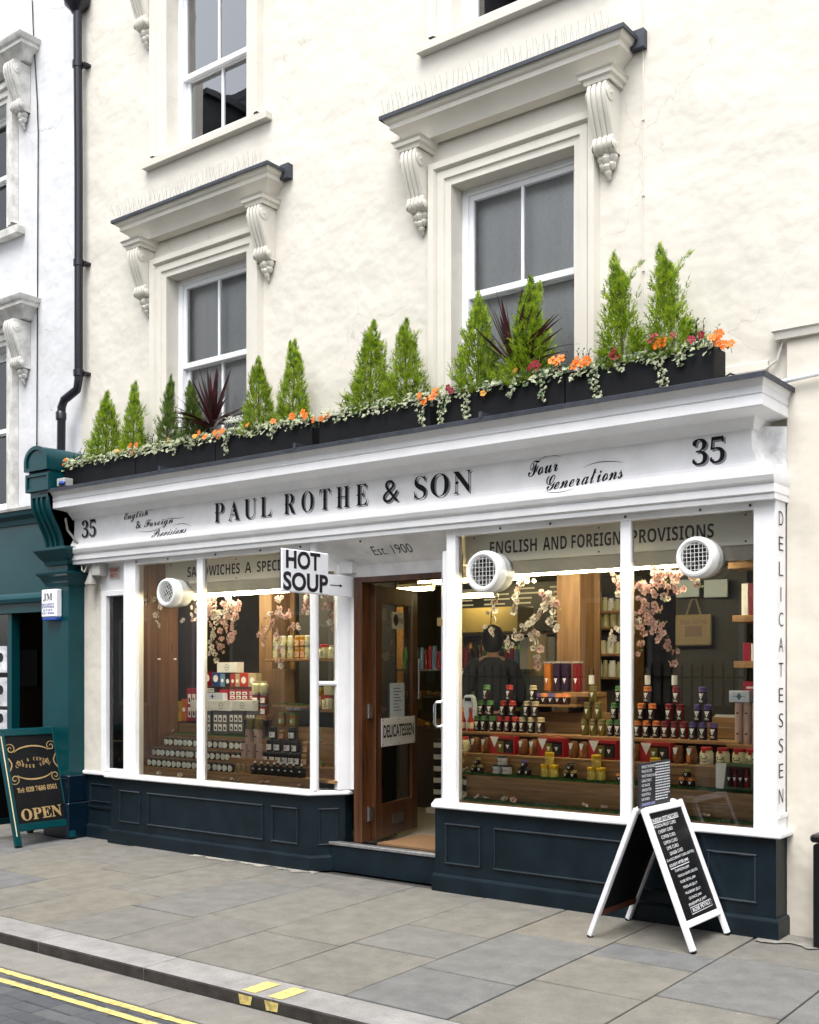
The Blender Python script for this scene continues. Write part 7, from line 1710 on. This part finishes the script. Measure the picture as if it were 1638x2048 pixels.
ch = T('jar_stack', 'stacks of white-labelled jars on the floor inside the doorway', 'jars', (-3.5, 2.3, .2)); g = MB()
for a in range(6):
    for b in range(6): g.mat(0).lathe([(.05,0),(.05,.09),(.04,.10)], (-4.2+a*.12, 2.35, .25+b*.115), 10); g.mat(1).lathe([(.051,.02),(.051,.07)], (-4.2+a*.12, 2.35, .25+b*.115), 10, cap=False)
g.box(-4.3,-3.5,2.27,2.45,.2,.25); o = g.build('jars', [LBLK, LWHT], ch); o['kind'] = 'stuff'
mb = T('menu_board', 'black menu board with white lines high at the back behind the door', 'board', (-4.4, 4.5, 2.15)); MB().box(-5.6,-3.3,4.5,4.52,2.06,2.62).build('board', BLACK, mb)
g = MB(); rnd = random.Random(2)
for c in range(5):
    for k in range(9): x = -5.55+c*.45; w = rnd.uniform(.12,.36); g.add([(x,4.497,2.10+k*.056),(x+w,4.497,2.10+k*.056),(x+w,4.497,2.118+k*.056),(x,4.497,2.118+k*.056)], [(0,1,2,3)])
g.build('lettering', M('menu_ink', (.45,.45,.42), .6), mb)
mb = T('menu_board', 'dark menu board with faint lines behind the left window', 'board', (-5.0, 2.6, 1.9)); MB().box(-6.1,-5.1,2.6,2.62,1.75,2.5).build('board', BLACK, mb); g = MB()
for k in range(10): w = rnd.uniform(.3,.8); g.add([(-6.0,2.597,1.8+k*.066),(-6.0+w,2.597,1.8+k*.066),(-6.0+w,2.597,1.82+k*.066),(-6.0,2.597,1.82+k*.066)], [(0,1,2,3)])
g.build('lettering', M('menu_ink', (.4,.4,.4)), mb)
xa, z1 = onY(900,1222,2.6); xb, z0 = onY(1035,1262,2.6); o = MB().box(xa, xb, 2.6, 2.9, z0, z1+.02).build('wall_cupboard', M('yellow_cream_paint', (.30,.23,.07), .6), origin=(xa,2.6,z0)); tag(o, 'yellow cream cupboard front behind the person in the shop', 'cupboard')
xa, z1 = onY(1040,1275,2.7); xb, z0 = onY(1110,1420,2.7); o = MB().box(xa, xb, 2.7, 3.0, .2, z1).build('refrigerator', M('grey_fridge', (.30,.30,.29), .5), origin=(xa,2.7,.2)); tag(o, 'tall pale grey cabinet between the person and the pine column', 'cabinet'); MB().box(xa+.1, xa+.3, 2.69, 2.699, 1.55, 1.95).build('notice', CTAN, o)
xa, z0 = onY(1352,1292,1.6); xb, z1 = onY(1424,1228,1.6)
tb = T('tote_bag', 'hessian tote bag with printed words hanging behind the right pane', 'bag', ((xa+xb)/2,1.6,z0)); MB().box(xa,xb,1.58,1.62,z0,z1).build('bag', M('hessian', (.12,.095,.055), .9, .2, 90), tb, bevel=.01); MB().tube([(xa+.09,1.6,z1),(xa+.13,1.6,z1+.12),(xb-.13,1.6,z1+.12),(xb-.09,1.6,z1)], .008, 6).build('handle', M('hessian', (.3,.25,.16)), tb)
g = MB(); w = xb-xa; g.text('PAUL ROTHE', 'bold', (xa+w*.15,z1-.075,xb-w*.12,z1-.04), lambda a, b: (a,1.579,b)); g.add([(xa+w*.28,1.579,z0+.07),(xb-w*.25,1.579,z0+.07),(xb-w*.25,1.579,z0+.15),(xa+w*.28,1.579,z0+.15)], [(0,1,2,3)]); g.build('lettering', M('brown_print', (.08,.05,.04), .8), tb)
MB().box(xa-.02,xb+.25,1.66,1.68,.2,2.4).build('dark_screen', M('dim_backing', (.05,.05,.05)), tb)
for k, (u0, u1) in enumerate(((1352,1398),(1408,1455))):
    xa, z0 = onY(u0,1195,1.55); xb, z1 = onY(u1,1158,1.55); o = MB().box(xa,xb,1.55,1.57,z0,z1).build('picture', C_('slate_blue_panel', (.05,.085,.11), .4), origin=(xa,1.55,z0)); tag(o, ('left','right')[k] + ' slate blue panel below the rightmost fan', 'picture')

# ------------------------------------------------------------------ the person in the shop, seen from behind
def skin_mesh(name, verts, edges, radii, mat, parent, sub=2, root=0):
    me = bpy.data.meshes.new(name); me.from_pydata(verts, edges, []); me.materials.append(mat); o = bpy.data.objects.new(name, me); COL.objects.link(o); o.parent = parent
    m = o.modifiers.new('skin', 'SKIN'); m.use_smooth_shade = True
    for i, r in enumerate(radii):
        sv = me.skin_vertices[0].data[i]; sv.radius = r if isinstance(r, tuple) else (r, r); sv.use_root = (i == root)
    s = o.modifiers.new('smooth', 'SUBSURF'); s.levels = sub; s.render_levels = sub
    return o
px_, _ = onY(985, 1290, 1.7)
per = T('person', 'person in a dark jumper standing inside the shop, seen from behind', 'person', (px_, 1.7, .2), None, .5)
SKIN = M('skin', (.48,.27,.19), .55, .06); JUMP = M('dark_jumper', (.028,.030,.036), .9, .15, 60); TROU = M('dark_trousers', (.02,.02,.025), .9); HAIR = M('black_hair', (.010,.008,.007), .5, .3, 80); SHOE = M('black_shoe', (.01,.01,.01), .4)
# local: y+ is forward (away from the street), x right
bv = [(0,0,.98),(0,.0,1.15),(0,-.01,1.32),(0,-.01,1.46),(0,.0,1.53),(0,.01,1.60),(0,.015,1.68),(0,.015,1.755),
      (-.09,0,.94),(-.10,.01,.52),(-.10,-.01,.09),(-.10,.12,.045),(.09,0,.94),(.10,.01,.52),(.10,-.01,.09),(.10,.12,.045),
      (-.19,-.01,1.44),(-.25,-.02,1.18),(-.20,.17,1.06),(-.16,.24,1.08),(.19,-.01,1.44),(.25,-.02,1.18),(.20,.18,1.10),(.16,.26,1.13)]
be = [(0,1),(1,2),(2,3),(3,4),(4,5),(5,6),(6,7),(0,8),(8,9),(9,10),(10,11),(0,12),(12,13),(13,14),(14,15),(3,16),(16,17),(17,18),(18,19),(3,20),(20,21),(21,22),(22,23)]
br = [.13,.125,.14,.10,.055,.062,.088,.062,.085,.058,.04,.03,.085,.058,.04,.03,.055,.045,.034,.026,.055,.045,.034,.026]
body = skin_mesh('body', bv, be, br, SKIN, per)
skin_mesh('jumper', [bv[i] for i in (0,1,2,3)]+[(0,0,1.50)]+[bv[i] for i in (16,17,18,20,21,22)], [(0,1),(1,2),(2,3),(3,4),(3,5),(5,6),(6,7),(3,8),(8,9),(9,10)], [(.175,.135),(.165,.13),(.185,.14),(.13,.10),.07,.075,.06,.046,.075,.06,.046], JUMP, per)
skin_mesh('trousers', [bv[i] for i in (0,8,9,10,12,13,14)], [(0,1),(1,2),(2,3),(0,4),(4,5),(5,6)], [.155,.10,.075,.062,.10,.075,.062], TROU, per)
g = MB(); g.lathe([(.03,1.55),(.078,1.59),(.097,1.66),(.094,1.73),(.07,1.785),(.02,1.81),(.001,1.812)], (0,-.004,0), 16, cap=False); g.build('hair', HAIR, per, local=True, smooth=60)
for s in (-1, 1):
    MB().lathe([(.002,-.03),(.012,-.018),(.014,.008),(.002,.026)], (s*.088,.02,1.665), 8).build('ear', SKIN, per, local=True, smooth=60)
    MB().prism([(-.05,-.07),(.05,-.07),(.05,.12),(.03,.19),(-.03,.19),(-.05,.12)], 'z', .0, .07).build('shoe', SHOE, per, local=True, bevel=.02).location = (s*.10, 0, 0)
    hand = [(0,0,0),(-s*.02,.05,.005),(-s*.03,.085,.0)]; fg = [(-s*.045,.12,-.015),(-s*.03,.135,-.018),(-s*.015,.135,-.02),(.0,.125,-.02)]
    vs_ = hand[:2]+[(-s*.045,.085,.0),(-s*.03,.09,.0),(-s*.015,.09,.0),(0,.085,0)]+fg+[(s*-.055,.035,.01),(s*-.075,.06,.01)]
    h = skin_mesh('hand', [(x+bv[19 if s < 0 else 23][0], y+bv[19 if s < 0 else 23][1]-.02, z+bv[19 if s < 0 else 23][2]) for x, y, z in vs_], [(0,1),(1,2),(1,3),(1,4),(1,5),(2,6),(3,7),(4,8),(5,9),(0,10),(10,11)], [.028,.03,.011,.011,.011,.010,.008,.0085,.008,.007,.012,.009], SKIN, per, 1)
MB().lathe([(.012,-.02),(.018,.0),(.002,.035)], (0,.105,1.655), 8, 'z').build('nose', SKIN, per, local=True, smooth=60)
